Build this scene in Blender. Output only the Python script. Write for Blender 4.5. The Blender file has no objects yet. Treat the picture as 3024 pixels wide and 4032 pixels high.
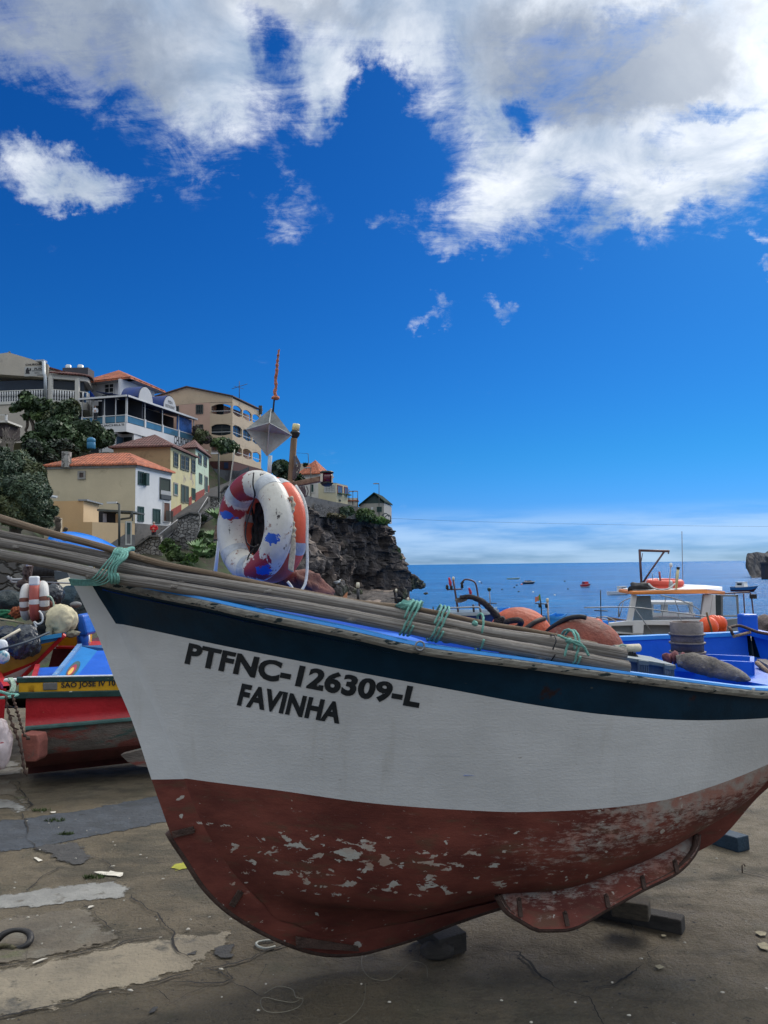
import bpy,math,random
import numpy as np
from mathutils import Vector,Matrix,noise as mnoise
scene = bpy.context.scene
COL = scene.collection
R = math.radians
rng = random.Random(7)

# ------------------------------------------------------------------ camera
F_PX,W_PX,H_PX = 2950.0,3024.0,4032.0
PITCH = math.atan(207.7 / F_PX)
ROLL = 0.0122
CAM_Z = 1.6
fwd = np.array([0,math.cos(PITCH),math.sin(PITCH)])
_u0 = np.array([0,-math.sin(PITCH),math.cos(PITCH)])
_r0 = np.array([1.0,0,0])
cup = math.cos(ROLL) * _u0 + math.sin(ROLL) * _r0
cri = math.cos(ROLL) * _r0 - math.sin(ROLL) * _u0
cd = bpy.data.cameras.new('camera')
cam = bpy.data.objects.new('camera',cd)
COL.objects.link(cam)
cd.sensor_fit = 'HORIZONTAL'
cd.sensor_width = 36.0
cd.lens = 36.0 * F_PX / W_PX
cd.clip_start = 0.05
cd.clip_end = 30000
m = Matrix.Identity(4)
for i in range(3):
    m[i][0],m[i][1],m[i][2] = cri[i],cup[i],-fwd[i]
m[2][3] = CAM_Z
cam.matrix_world = m
scene.camera = cam
CAMP = np.array([0,0,CAM_Z])

# ------------------------------------------------------------------ world and sun
SUN_AZ,SUN_EL = R(36),R(38)
w = bpy.data.worlds.new('World')
scene.world = w
w.use_nodes = True
sunl = bpy.data.lights.new('sun','SUN')
sunl.energy = 2.0
sunl.angle = R(30)
sunl.color = (1.0,0.93,0.82)
sun = bpy.data.objects.new('sun',sunl)
COL.objects.link(sun)
sd = Vector((math.sin(SUN_AZ) * math.cos(SUN_EL),math.cos(SUN_AZ) * math.cos(SUN_EL),math.sin(SUN_EL)))
sun.rotation_euler = sd.to_track_quat('Z','Y').to_euler()
sun.location = (30,40,60)
vs = scene.view_settings
vs.view_transform = 'Standard'
vs.look = 'None'
vs.exposure = 0.5
vs.gamma = 1.0
vs.use_curve_mapping = False

def ray(p):
    return fwd * F_PX + cri * (p[0] - W_PX / 2) - cup * (p[1] - H_PX / 2)
def P(p,Y):                       # a pixel of the photo at distance Y in front of the camera
    d = ray(p); return CAMP + d * (Y / d[1])
def Pz(p,z):                      # the same at height z
    d = ray(p); return CAMP + d * ((z - CAM_Z) / d[2])
def proj(q):
    v = np.asarray(q,float) - CAMP
    k = F_PX / (v @ fwd)
    return np.array([W_PX / 2 + (v @ cri) * k,H_PX / 2 - (v @ cup) * k])
def zz(ox,oy,s):
    return lambda x,y: (ox + x / s,oy + y / s)
D = zz(0,0,.54861); Z1 = zz(0,1360,2.37); Z2 = zz(600,1340,1.50818); Z3 = zz(0,2000,2.0113)
Z4 = zz(1500,2050,1.08858); Z5 = zz(600,2400,1.3825); Z6 = zz(500,2900,1.27615); Z7 = zz(1724,2900,1.27615)
Z8 = zz(0,2900,1.84333); ZA = zz(0,1360,3.95); ZB = zz(560,1480,3.318); ZC = zz(1100,1780,2.765)
ZD = zz(2300,2080,2.2914); ZE = zz(1650,2220,2.37); ZF = zz(0,2180,3.6864); ZG = zz(800,1340,2.1686)
ZH = zz(560,1780,4.1475)
G_SL = 0.075
def gz(y):                         # the slipway falls away from the camera
    z = -G_SL * y
    if y > 14: z -= 0.10 * (y - 14)
    return z
def Pg(p,up=0.0):                 # a pixel on the near slipway
    d = ray(p)
    t = (CAM_Z - up) / (-d[2] - G_SL * d[1])
    return CAMP + d * t
# ------------------------------------------------------------------ node helper
class NT:
    def __init__(s,tree): s.t = tree
    def n(s,typ,ins=None,out=0,**props):
        nd = s.t.nodes.new(typ)
        for k,v in props.items(): setattr(nd,k,v)
        for k,v in (ins or {}).items():
            sock = nd.inputs[k]
            if isinstance(v,bpy.types.NodeSocket): s.t.links.new(v,sock)
            else: sock.default_value = v
        return nd.outputs[out]
    def math(s,op,a,b=0.0,c=None,clamp=False):
        d = {0: a,1: b}
        if c is not None: d[2] = c
        return s.n('ShaderNodeMath',d,operation=op,use_clamp=clamp)
    def vmath(s,op,a,b=None,out=0):
        d = {0: a}
        if b is not None: d[1] = b
        return s.n('ShaderNodeVectorMath',d,out=out,operation=op)
    def mix(s,f,a,b):
        return s.n('ShaderNodeMix',{0: f,6: a,7: b},out=2,data_type='RGBA')
    def mapr(s,v,a,b,c=0.0,d=1.0,smooth=True):
        return s.n('ShaderNodeMapRange',{0: v,1: a,2: b,3: c,4: d},interpolation_type='SMOOTHSTEP' if smooth else 'LINEAR')
    def noise(s,vec,scale,detail=6,rough=.6,dist=0.0,out=0):
        return s.n('ShaderNodeTexNoise',{'Vector': vec,'Scale': scale,'Detail': detail,'Roughness': rough,'Distortion': dist},out=out)
    def mapping(s,vec,loc=(0,0,0),rot=(0,0,0),sc=(1,1,1),kind='POINT'):
        return s.n('ShaderNodeMapping',{'Vector': vec,'Location': loc,'Rotation': rot,'Scale': sc},vector_type=kind)
def c4(c,k=1.0): return (min(1,c[0] * k),min(1,c[1] * k),min(1,c[2] * k),1)
def hexc(h):                       # sRGB hex to linear
    v = [int(h[i:i + 2],16) / 255 for i in (0,2,4)]
    return tuple(x / 12.92 if x <= .04045 else ((x + .055) / 1.055) ** 2.4 for x in v)

# ------------------------------------------------------------------ sky: Nishita air, and a broken cloud deck laid out by compass direction
def build_world():
    t = NT(w.node_tree); w.node_tree.nodes.clear()
    gen = t.n('ShaderNodeTexCoord',out=0)
    xyz = w.node_tree.nodes.new('ShaderNodeSeparateXYZ'); w.node_tree.links.new(gen,xyz.inputs[0])
    x,y,z = xyz.outputs
    az = t.math('ARCTAN2',x,y)
    el = t.math('ARCSINE',z)
    sky = t.n('ShaderNodeTexSky',sky_type='NISHITA',sun_disc=False,sun_elevation=SUN_EL,sun_rotation=SUN_AZ,altitude=0.0,air_density=1.0,dust_density=.3,ozone_density=3.0)
    sky = t.n('ShaderNodeHueSaturation',{'Saturation': 1.32,'Value': 1.0,'Color': sky})
    sky = t.vmath('MULTIPLY',sky,t.mix(t.mapr(el,0.0,R(9)),SKY_LOW + (1,),SKY_TINT + (1,)))
    azel = t.n('ShaderNodeCombineXYZ',{0: az,1: el,2: 0.0})
    warp = t.noise(gen,9.0,7,.62,out=1)
    warp = t.vmath('SUBTRACT',warp,(.5,.5,.5))
    warp = t.n('ShaderNodeVectorMath',{0: warp,'Scale': .20},operation='SCALE')
    v = t.vmath('ADD',azel,warp)
    def blob(dx,dy,rx,ry,wt,rot=0):
        d = ray(D(dx,dy)); d = d / np.linalg.norm(d)
        a0,e0 = math.atan2(d[0],d[1]),math.asin(d[2])
        k = .000618 * (F_PX / np.linalg.norm(ray(D(dx,dy))))
        mp = t.mapping(v,(a0,e0,0),(0,0,R(rot)),(rx * k,ry * k,1),'TEXTURE')
        ln = t.vmath('LENGTH',mp,out=1)
        return t.mapr(ln,.15,1.45,wt,0.0)
    acc = None
    for b in CLOUDS:
        q = blob(*b)
        acc = q if acc is None else t.math('ADD',acc,q)
    # outside the picture: a mostly cloudy sky overhead and behind
    back = t.mapr(y,.45,.1,0.0,.72)
    up = t.mapr(el,R(36),R(46),0.0,.8)
    acc = t.math('ADD',acc,t.math('MAXIMUM',back,up))
    low = t.mapr(el,R(-1),R(4),.0,1.0)
    # detail that flattens towards the horizon like a real deck
    den = t.math('ADD',t.math('MAXIMUM',z,0.0),.32)
    q = t.n('ShaderNodeCombineXYZ',{0: t.math('DIVIDE',x,den),1: t.math('DIVIDE',y,den),2: 0.0})
    n1 = t.noise(q,3.2,10,.66,.5)
    n2 = t.noise(q,12.0,9,.72,1.1)
    n3 = t.noise(t.mapping(q,rot=(0,0,.6),sc=(2.2,9,1)),2.4,9,.7,1.6)
    nz = t.math('ADD',t.math('MULTIPLY_ADD',n3,.9,-.45),t.math('ADD',t.math('MULTIPLY_ADD',n1,2.1,-1.08),t.math('MULTIPLY_ADD',n2,1.25,-.625)))
    dens = t.math('ADD',acc,t.math('MULTIPLY',nz,t.mapr(acc,-.05,.30,.45,1.0)))
    dens = t.math('MULTIPLY',dens,low)
    mask = t.mapr(dens,.13,1.14)
    gsum = None
    for b in GREYS:
        qq_ = blob(*b); gsum = qq_ if gsum is None else t.math('ADD',gsum,qq_)
    gsum = t.math('ADD',gsum,t.math('MAXIMUM',t.mapr(y,.45,.1,0.0,.6),t.mapr(el,R(36),R(46),0.0,.7)))
    core = t.math('MULTIPLY',t.mapr(t.math('ADD',gsum,t.math('MULTIPLY_ADD',n1,.9,-.45)),.2,.95),t.mapr(dens,.25,.9))
    # light: rims and thin parts bright, thick bases grey; brighter towards the sun
    sdn = t.vmath('DOT_PRODUCT',gen,tuple(sd),out=1)
    glow = t.math('POWER',t.math('MAXIMUM',sdn,0.0),60.0)
    tex = t.noise(q,5.0,10,.6,.4)
    white = t.mix(t.mapr(tex,.33,.70),(.25,.33,.45,1),(.72,.75,.79,1))
    grey = t.mix(t.mapr(tex,.25,.75),(.185,.23,.31,1),(.30,.345,.41,1))
    ccol = t.mix(core,white,grey)
    ccol = t.vmath('ADD',ccol,t.n('ShaderNodeVectorMath',{0: (1.0,.97,.90),'Scale': t.math('MULTIPLY',glow,.5)},operation='SCALE'))
    right = t.math('MULTIPLY',t.mapr(az,R(36),R(62)),t.mapr(az,R(165),R(120)))
    bk = t.math('MAXIMUM',t.math('MAXIMUM',t.mapr(y,.3,-.25),right),t.mapr(el,R(39),R(56)))
    # behind the camera the village and its hill keep the lowest sky dark
    bk_low = t.math('MULTIPLY',t.mapr(y,-.05,-.4),t.mapr(el,R(44),R(14)))
    ccol = t.vmath('MULTIPLY',ccol,t.mix(bk,(1,1,1,1),(CLOUD_BACK * 1.06,CLOUD_BACK * .98,CLOUD_BACK * .84,1)))
    ccol = t.vmath('MULTIPLY',ccol,t.mix(bk_low,(1,1,1,1),(.16,.15,.13,1)))
    # thin bank of far cloud standing on the horizon
    hb = t.math('MULTIPLY',t.mapr(el,R(4.6),R(2.2)),t.mapr(t.noise(t.mapping(azel,sc=(5,40,1)),1.0,7,.55),.30,.62))
    hb = t.math('MULTIPLY',hb,.6)
    bg_sky = t.n('ShaderNodeBackground',{'Color': sky,'Strength': SKY_STR})
    bg_far = t.n('ShaderNodeBackground',{'Color': (.40,.56,.76,1),'Strength': 1.0})
    bg_c = t.n('ShaderNodeBackground',{'Color': ccol,'Strength': 1.0})
    s1 = t.n('ShaderNodeMixShader',{0: hb,1: bg_sky,2: bg_far})
    s2 = t.n('ShaderNodeMixShader',{0: t.math('MULTIPLY',mask,.96),1: s1,2: bg_c})
    t.n('ShaderNodeOutputWorld',{0: s2}) if False else None
    o = w.node_tree.nodes.new('ShaderNodeOutputWorld'); w.node_tree.links.new(s2,o.inputs[0])
SKY_STR = 0.077
SKY_LOW = (.17,.37,1.02)
SKY_TINT = (.10,.45,.80)
CLOUD_BACK = 4.6
CLOUDS = [(250,30,430,165,.95),(425,205,185,150,.68,-25),(620,190,170,150,.55),(705,245,80,90,.35),
          (180,378,160,46,.85,12),(785,60,190,120,.62),(720,225,85,110,.40),(905,200,60,140,.38),(1035,170,130,150,.62),(1330,120,430,230,.95),
          (1050,400,190,140,.70),(1300,390,300,125,.72),(1570,385,210,150,.66),(1620,110,210,200,.7),
          (829,-40,1000,110,.9),(1460,440,150,55,.42),(960,515,130,40,.46),(965,678,60,22,.50),(1095,655,52,26,.56),
          (830,490,32,36,.46),(1645,580,30,16,.6),(625,440,70,60,.40,-30),(1640,515,30,30,.5),
          (565,120,75,70,-.5),(800,190,60,50,-.3),(860,140,50,40,-.25),(1130,260,80,50,-.6),(1540,225,120,45,-.8,10),(1470,345,70,60,-.6),(330,215,40,30,-.2),(820,330,120,130,-.5)]
GREYS = [(120,90,420,190,1.0),(1270,130,380,170,1.0,-10),(1480,60,200,120,.5),(650,30,300,80,.6),(210,400,160,50,.35)]
build_world()
w.cycles.sampling_method = 'MANUAL'
w.cycles.sample_map_resolution = 512

# ------------------------------------------------------------------ mesh builder
class MB:
    def __init__(s): s.v = []; s.f = []; s.m = []; s.sm = []; s.uv = None
    def add(s,vs,fs,mi=0,smooth=False):
        o = len(s.v)
        s.v += [tuple(map(float,p)) for p in vs]
        for f in fs:
            s.f.append(tuple(o + i for i in f)); s.m.append(mi); s.sm.append(smooth)
        return s
    def hexa(s,b,t,mi=0):                     # bottom quad, top quad
        vs = list(b) + list(t)
        s.add(vs,[(3,2,1,0),(4,5,6,7),(0,1,5,4),(1,2,6,5),(2,3,7,6),(3,0,4,7)],mi); return s
    def box(s,c,d,rz=0.0,mi=0,rot=None):
        mt = rot if rot is not None else Matrix.Rotation(rz,3,'Z')
        hx,hy,hz = d[0] / 2,d[1] / 2,d[2] / 2
        q = [Vector(c) + mt @ Vector(p) for p in [(-hx,-hy,-hz),(hx,-hy,-hz),(hx,hy,-hz),(-hx,hy,-hz),(-hx,-hy,hz),(hx,-hy,hz),(hx,hy,hz),(-hx,hy,hz)]]
        return s.hexa(q[:4],q[4:],mi)
    def bar(s,p0,p1,wd,ht,mi=0,up=(0,0,1)):  # box from p0 to p1
        p0,p1 = Vector(p0),Vector(p1); a = (p1 - p0).normalized()
        sd_ = a.cross(Vector(up))
        if sd_.length < 1e-5: sd_ = a.cross(Vector((0,1,0)))
        sd_.normalize(); u = sd_.cross(a)
        o = [sd_ * (i * wd / 2) + u * (j * ht / 2) for i,j in ((-1,-1),(1,-1),(1,1),(-1,1))]
        return s.hexa([p0 + q for q in o],[p1 + q for q in o],mi)
    def tube(s,pts,r,n=10,mi=0,closed=False,cap=True,flat=None,jit=0.0):
        pts = [Vector(p) for p in pts]; k = len(pts)
        rr = list(r) if hasattr(r,'__len__') else [r] * k
        vs = []; prev = None
        for i,p in enumerate(pts):
            if closed: tg = pts[(i + 1) % k] - pts[i - 1]
            else: tg = pts[min(i + 1,k - 1)] - pts[max(i - 1,0)]
            if tg.length < 1e-9: tg = Vector((0,0,1))
            tg.normalize()
            if prev is None:
                a = Vector((0,0,1)) if abs(tg.z) < .9 else Vector((1,0,0))
                nrm = (a - tg * a.dot(tg)).normalized()
            else:
                nrm = prev - tg * prev.dot(tg)
                if nrm.length < 1e-6: nrm = Vector((0,0,1)).cross(tg)
                nrm.normalize()
            prev = nrm; bn = tg.cross(nrm)
            for j in range(n):
                a = 2 * math.pi * j / n
                q = rr[i] * (1 + (jit * (mnoise.noise(Vector((i * .45,math.cos(a) * 1.3 + 7.1 * rr[0],math.sin(a) * 1.3)))) if jit else 0))
                vs.append(p + nrm * (math.cos(a) * q) + bn * (math.sin(a) * q * (flat or 1)))
        fs = []
        for i in range(k if closed else k - 1):
            i2 = (i + 1) % k
            for j in range(n):
                j2 = (j + 1) % n
                fs.append((i * n + j,i * n + j2,i2 * n + j2,i2 * n + j))
        s.add(vs,fs,mi,True)
        if cap and not closed:
            o = len(s.v) - len(vs)
            s.f.append(tuple(o + j for j in reversed(range(n)))); s.m.append(mi); s.sm.append(False)
            s.f.append(tuple(o + (k - 1) * n + j for j in range(n))); s.m.append(mi); s.sm.append(False)
        return s
    def cyl(s,p0,p1,r0,r1=None,n=16,mi=0):
        return s.tube([p0,p1],[r0,r0 if r1 is None else r1],n,mi)
    def lathe(s,c,prof,n=24,mi=0,axis=(0,0,1)):  # prof: (radius, height)
        ax = Vector(axis).normalized(); q = ax.to_track_quat('Z','Y')
        vs = []; k = len(prof)
        for r_,h in prof:
            for j in range(n):
                a = 2 * math.pi * j / n
                vs.append(Vector(c) + q @ Vector((r_ * math.cos(a),r_ * math.sin(a),h)))
        fs = [(i * n + j,i * n + (j + 1) % n,(i + 1) * n + (j + 1) % n,(i + 1) * n + j) for i in range(k - 1) for j in range(n)]
        s.add(vs,fs,mi,True)
        o = len(s.v) - len(vs)
        if prof[0][0] > 1e-4: s.f.append(tuple(o + j for j in reversed(range(n)))); s.m.append(mi); s.sm.append(False)
        if prof[-1][0] > 1e-4: s.f.append(tuple(o + (k - 1) * n + j for j in range(n))); s.m.append(mi); s.sm.append(False)
        return s
    def grid(s,rows,mi=0,smooth=True,mfun=None,flip=False):  # rows of equal-length point lists
        a,b = len(rows),len(rows[0]); o = len(s.v)
        s.v += [tuple(map(float,p)) for r_ in rows for p in r_]
        for i in range(a - 1):
            for j in range(b - 1):
                f = (o + i * b + j,o + i * b + j + 1,o + (i + 1) * b + j + 1,o + (i + 1) * b + j)
                s.f.append(f[::-1] if flip else f); s.m.append(mfun(i,j) if mfun else mi); s.sm.append(smooth)
        return s
    def prism(s,poly,off,mi=0):               # polygon (3-D points, planar) pushed along off
        k = len(poly); a = [Vector(p) for p in poly]; b = [p + Vector(off) for p in a]
        s.add(a + b,[tuple(range(k)),tuple(reversed(range(k,2 * k)))] + [(i,k + i,k + (i + 1) % k,(i + 1) % k) for i in range(k)],mi); return s
    def blob(s,c,r,seed=0,amp=.2,fr=1.5,sub=3,mi=0,rot=None,flatten=None,fold=False):   # lumpy ellipsoid
        import bmesh
        bm = bmesh.new(); bmesh.ops.create_icosphere(bm,subdivisions=sub,radius=1.0)
        vs = []
        for v_ in bm.verts:
            d = v_.co.normalized()
            if fold:
                o_ = Vector((seed * 3.7,seed * 1.3,-seed)); k = 1 + amp * .35 * mnoise.noise(d * 1.2 + o_); f_ = fr; a_ = amp * .55
                for _ in range(3):
                    k += a_ * (.28 - abs(mnoise.noise(Vector((d.x * f_,d.y * f_,d.z * f_ * .45)) + o_ + mnoise.noise_vector(d * 1.7 + o_) * .5))); f_ *= 1.9; a_ *= .55
            else: k = 1 + amp * mnoise.fractal(d * fr + Vector((seed * 3.7,seed * 1.3,-seed)),.8,2.0,4)
            q = Vector((d.x * r[0],d.y * r[1],d.z * r[2])) * k
            if flatten is not None and q.z < -flatten * r[2]: q.z = -flatten * r[2]
            if rot is not None: q = rot @ q
            vs.append(Vector(c) + q)
        s.add(vs,[tuple(x.index for x in f.verts) for f in bm.faces],mi,True); bm.free(); return s
    def build(s,name,mats,parent=None,origin=None,bevel=0.0,sub=0,kind=None):
        me = bpy.data.meshes.new(name)
        o = bpy.data.objects.new(name,me)
        COL.objects.link(o)
        if parent is not None:
            r0 = parent
            while r0.parent is not None: r0 = r0.parent
            org = Vector(r0.location); o.parent = parent
        else:
            if origin is None:
                a = np.array(s.v); org = Vector(((a[:,0].min() + a[:,0].max()) / 2,(a[:,1].min() + a[:,1].max()) / 2,a[:,2].min()))
            else: org = Vector(origin)
            o.location = org
        me.from_pydata([(p[0] - org.x,p[1] - org.y,p[2] - org.z) for p in s.v],[],s.f)
        for mt in (mats if isinstance(mats,(list,tuple)) else [mats]): me.materials.append(mt)
        me.polygons.foreach_set('material_index',s.m); me.polygons.foreach_set('use_smooth',s.sm)
        me.validate(); me.update()
        import bmesh as _b
        bm = _b.new(); bm.from_mesh(me); _b.ops.recalc_face_normals(bm,faces=bm.faces); bm.to_mesh(me); bm.free()
        if s.uv is not None:
            uvl = me.uv_layers.new(name='UVMap')
            li = np.empty(len(me.loops),dtype=np.int32); me.loops.foreach_get('vertex_index',li)
            uvl.data.foreach_set('uv',np.array(s.uv,dtype=np.float32)[li].ravel())
        if bevel:
            b = o.modifiers.new('bevel','BEVEL'); b.width = bevel; b.segments = 2; b.limit_method = 'ANGLE'
        if sub:
            b = o.modifiers.new('sub','SUBSURF'); b.levels = sub; b.render_levels = sub
        if kind: o['kind'] = kind
        return o
def empty(name,loc):
    o = bpy.data.objects.new(name,None); COL.objects.link(o); o.location = tuple(map(float,loc)); o.empty_display_size = .2
    return o
def tag(o,label,cat,group=None,kind=None):
    o['label'] = label; o['category'] = cat
    if group: o['group'] = group
    if kind: o['kind'] = kind
    return o
def thing(name,loc,label,cat,group=None): return tag(empty(name,loc),label,cat,group)
def children(o): return [c for c in bpy.data.objects if c.parent == o]
def copy_tree(o,parent=None):
    c = o.copy(); COL.objects.link(c)
    if parent is not None: c.parent = parent
    for ch in children(o): copy_tree(ch,c)
    return c
def spline(pts,n):                # smooth resample of a 3-D polyline
    a = np.array([tuple(map(float,p)) for p in pts]); d = np.r_[0,np.cumsum(np.linalg.norm(np.diff(a,axis=0),axis=1))]
    if len(a) == 2: return [a[0] + (a[1] - a[0]) * t for t in np.linspace(0,1,n)]
    t = np.linspace(0,d[-1],n)
    # Catmull-Rom with chord parameter
    out = []
    for x in t:
        i = min(max(np.searchsorted(d,x) - 1,0),len(a) - 2)
        h = d[i + 1] - d[i]; u = (x - d[i]) / h
        m0 = (a[i + 1] - a[i - 1]) / (d[i + 1] - d[i - 1]) if i > 0 else (a[1] - a[0]) / h
        m1 = (a[i + 2] - a[i]) / (d[i + 2] - d[i]) if i + 2 < len(a) else (a[i + 1] - a[i]) / h
        out.append((2*u**3-3*u**2+1)*a[i] + (u**3-2*u**2+u)*h*m0 + (-2*u**3+3*u**2)*a[i+1] + (u**3-u**2)*h*m1)
    return out

# ------------------------------------------------------------------ materials
def mat(name,col,rough=.6,var=.14,vs=5.0,bump=.15,bs=45.0,metal=0.0,chips=(),stretch=(1,1,1),spec=.4,col2=None,trans=0.0,alpha=None,coord='Object',dirt=None):
    mt = bpy.data.materials.new(name); mt.use_nodes = True
    t = NT(mt.node_tree); mt.node_tree.nodes.clear()
    tc = t.n('ShaderNodeTexCoord',out={'Generated': 0,'Normal': 1,'UV': 2,'Object': 3}[coord])
    v = t.mapping(tc,sc=stretch)
    n = t.noise(v,vs,8,.62)
    f = t.mapr(n,.3,.7)
    c = t.mix(f,c4(col,1 - var),c4(col2 or col,1 + (var if col2 is None else 0)))
    if dirt:                                     # (colour, scale, lo, hi)
        dn = t.noise(t.mapping(tc,(3,1,2)),dirt[1],9,.65)
        c = t.mix(t.mapr(dn,dirt[2],dirt[3]),c,c4(dirt[0]))
    for ch in chips:                             # (colour, scale, lo, hi, stretch)
        cn = t.noise(t.mapping(tc,(ch[1] * .37,2,5),sc=ch[4] if len(ch) > 4 else (1,1,1)),ch[1],10,.6)
        c = t.mix(t.mapr(cn,ch[2],ch[3]),c,c4(ch[0]))
    b = mt.node_tree.nodes.new('ShaderNodeBsdfPrincipled')
    mt.node_tree.links.new(c,b.inputs['Base Color'])
    rn = t.mapr(n,.25,.75,max(0,rough - .1),min(1,rough + .1))
    mt.node_tree.links.new(rn,b.inputs['Roughness'])
    b.inputs['Metallic'].default_value = metal
    b.inputs['Specular IOR Level'].default_value = spec
    if trans: b.inputs['Transmission Weight'].default_value = trans
    if alpha is not None: b.inputs['Alpha'].default_value = alpha
    if bump:
        bn = t.noise(v,bs,6,.6)
        bp = t.n('ShaderNodeBump',{'Strength': bump,'Distance': .02 if bs > 10 else .1,'Height': bn})
        mt.node_tree.links.new(bp,b.inputs['Normal'])
    o = mt.node_tree.nodes.new('ShaderNodeOutputMaterial'); mt.node_tree.links.new(b.outputs[0],o.inputs[0])
    mt['t'] = 1
    return mt
_M = {}
def ragged(mt):                    # edge of a thin patch broken up by noise
    b = next(n for n in mt.node_tree.nodes if n.type == 'BSDF_PRINCIPLED'); t = NT(mt.node_tree)
    at = t.n('ShaderNodeAttribute',out=2,attribute_name='edge'); ob = t.n('ShaderNodeTexCoord',out=3)
    a = t.math('ADD',at,t.math('MULTIPLY_ADD',t.noise(ob,11,9,.68),2.4,-1.25))
    mt.node_tree.links.new(t.mapr(a,.38,.62),b.inputs['Alpha']); return mt
def M(name,*a,**k):
    if name not in _M: _M[name] = mat(name,*a,**k)
    return _M[name]
def text_mesh(s,size=1.0,bold=.0,shear=0.0,spacing=1.0,depth=0.0):
    cu = bpy.data.curves.new('t','FONT'); cu.body = s; cu.size = size; cu.offset = bold; cu.shear = shear; cu.space_character = spacing; cu.resolution_u = 4; cu.extrude = depth
    o = bpy.data.objects.new('t',cu); COL.objects.link(o)
    dg = bpy.context.evaluated_depsgraph_get()
    me = bpy.data.meshes.new_from_object(o.evaluated_get(dg))
    vs = np.array([tuple(v.co) for v in me.vertices]); fs = [tuple(p.vertices) for p in me.polygons]
    bpy.data.objects.remove(o); bpy.data.curves.remove(cu); bpy.data.meshes.remove(me)
    return vs,fs
# ------------------------------------------------------------------ lines of the white fishing boat (boat frame: s aft, h to port, z up)
BO = np.array([-1.05,3.46]); BA = np.array([.978,.207]); BA = BA / np.linalg.norm(BA)
BN = np.array([BA[1],-BA[0]])
def bl(s,h,z):
    q = BO + BA * s + BN * h
    return np.array([q[0],q[1],z])
def ray_plan(p,hb,lo=-1.9,hi=4.6):
    d = ray(p); dx,dy = d[0],d[1]
    ss = np.linspace(lo,hi,2601)
    q = BO[None] + BA[None] * ss[:,None] + BN[None] * np.array([hb(s) for s in ss])[:,None]
    g = q[:,0] * dy - q[:,1] * dx
    k = np.where(g[:-1] * g[1:] <= 0)[0]
    if len(k) == 0: return None
    k = k[0]; f = g[k] / (g[k] - g[k + 1]); s = ss[k] + f * (ss[1] - ss[0])
    t = (BO + BA * s + BN * hb(s))[1] / dy
    return s,hb(s),CAM_Z + d[2] * t
def interp(x,xs,ys):             # smooth (cubic Hermite, finite differences) 1-D interpolation
    xs = np.asarray(xs,float); ys = np.asarray(ys,float)
    dd = np.diff(ys) / np.diff(xs)
    mm = np.empty_like(ys); mm[0] = dd[0]; mm[-1] = dd[-1]
    for i in range(1,len(xs) - 1):
        a,b = dd[i - 1],dd[i]
        mm[i] = 0 if a * b <= 0 else 2 * a * b / (a + b)
    x = np.clip(x,xs[0],xs[-1]); i = np.clip(np.searchsorted(xs,x) - 1,0,len(xs) - 2)
    h = xs[i + 1] - xs[i]; t = (x - xs[i]) / h
    return ((2*t**3-3*t**2+1)*ys[i] + (t**3-2*t**2+t)*h*mm[i] + (-2*t**3+3*t**2)*ys[i+1] + (t**3-t**2)*h*mm[i+1])
S_END = 3.56
HC = .05
def plan(s0,H,Hend,e,L=2.05):
    def f(s):
        if s <= s0: return HC
        if s < s0 + L: return HC + (H - HC) * (1 - (1 - (s - s0) / L) ** e)
        t = (s - s0 - L) / (S_END - s0 - L)
        return H + (Hend - H) * t ** 2
    return f
STEM = [D(*p) for p in [(138,1222),(144,1235),(169,1283),(213,1378),(245.5,1463),(286.5,1561),(328,1686),(367,1797),(403,1853),(442,1913),(489,1961),(554,2004),(631,2040),(683,2056),(730,2061),(777,2058),(833,2048)]]
CREASE = [D(*p) for p in [(176,1222),(192,1252),(215,1292),(250,1347),(313,1493),(340,1545),(373,1632),(397,1682),(416,1733),(459,1819),(532,1918),(618,1985),(705,2022)]]
stem = [ray_plan(p,lambda s: .022) for p in STEM]
crease = [ray_plan(p,lambda s: HC) for p in CREASE]
cz = np.array([c[2] for c in crease]); cs = np.array([c[0] for c in crease])
def crease_s(z): return float(interp(z,cz[::-1],cs[::-1]))
SHEER = [D(*p) for p in [(200,1243),(340,1277),(439,1296),(535,1318),(760,1364),(900,1396),(1125,1427),(1300,1451),(1478,1474),(1560,1484),(1659,1493)]]
BAND = [D(*p) for p in [(250,1350),(329,1362),(478,1394),(647,1428),(987,1492),(1150,1522),(1300,1543),(1420,1553),(1500,1556),(1580,1555),(1659,1551)]]
WATER = [D(*p) for p in [(396,1682),(575,1704),(803,1735),(987,1749),(1131,1754),(1250,1750),(1367,1739),(1450,1725),(1513,1707),(1590,1680),(1659,1651)]]
hb_sheer = plan(crease_s(1.5),.84,.60,2.5)
hb_band = plan(crease_s(1.28),.81,.56,2.3)
hb_wl = plan(crease_s(.62),.72,.30,2.0,1.9)
def fit(pts,hb):
    a = np.array([ray_plan(p,hb) for p in pts]); return a
l_sheer,l_band,l_wl = fit(SHEER,hb_sheer),fit(BAND,hb_band),fit(WATER,hb_wl)
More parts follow.
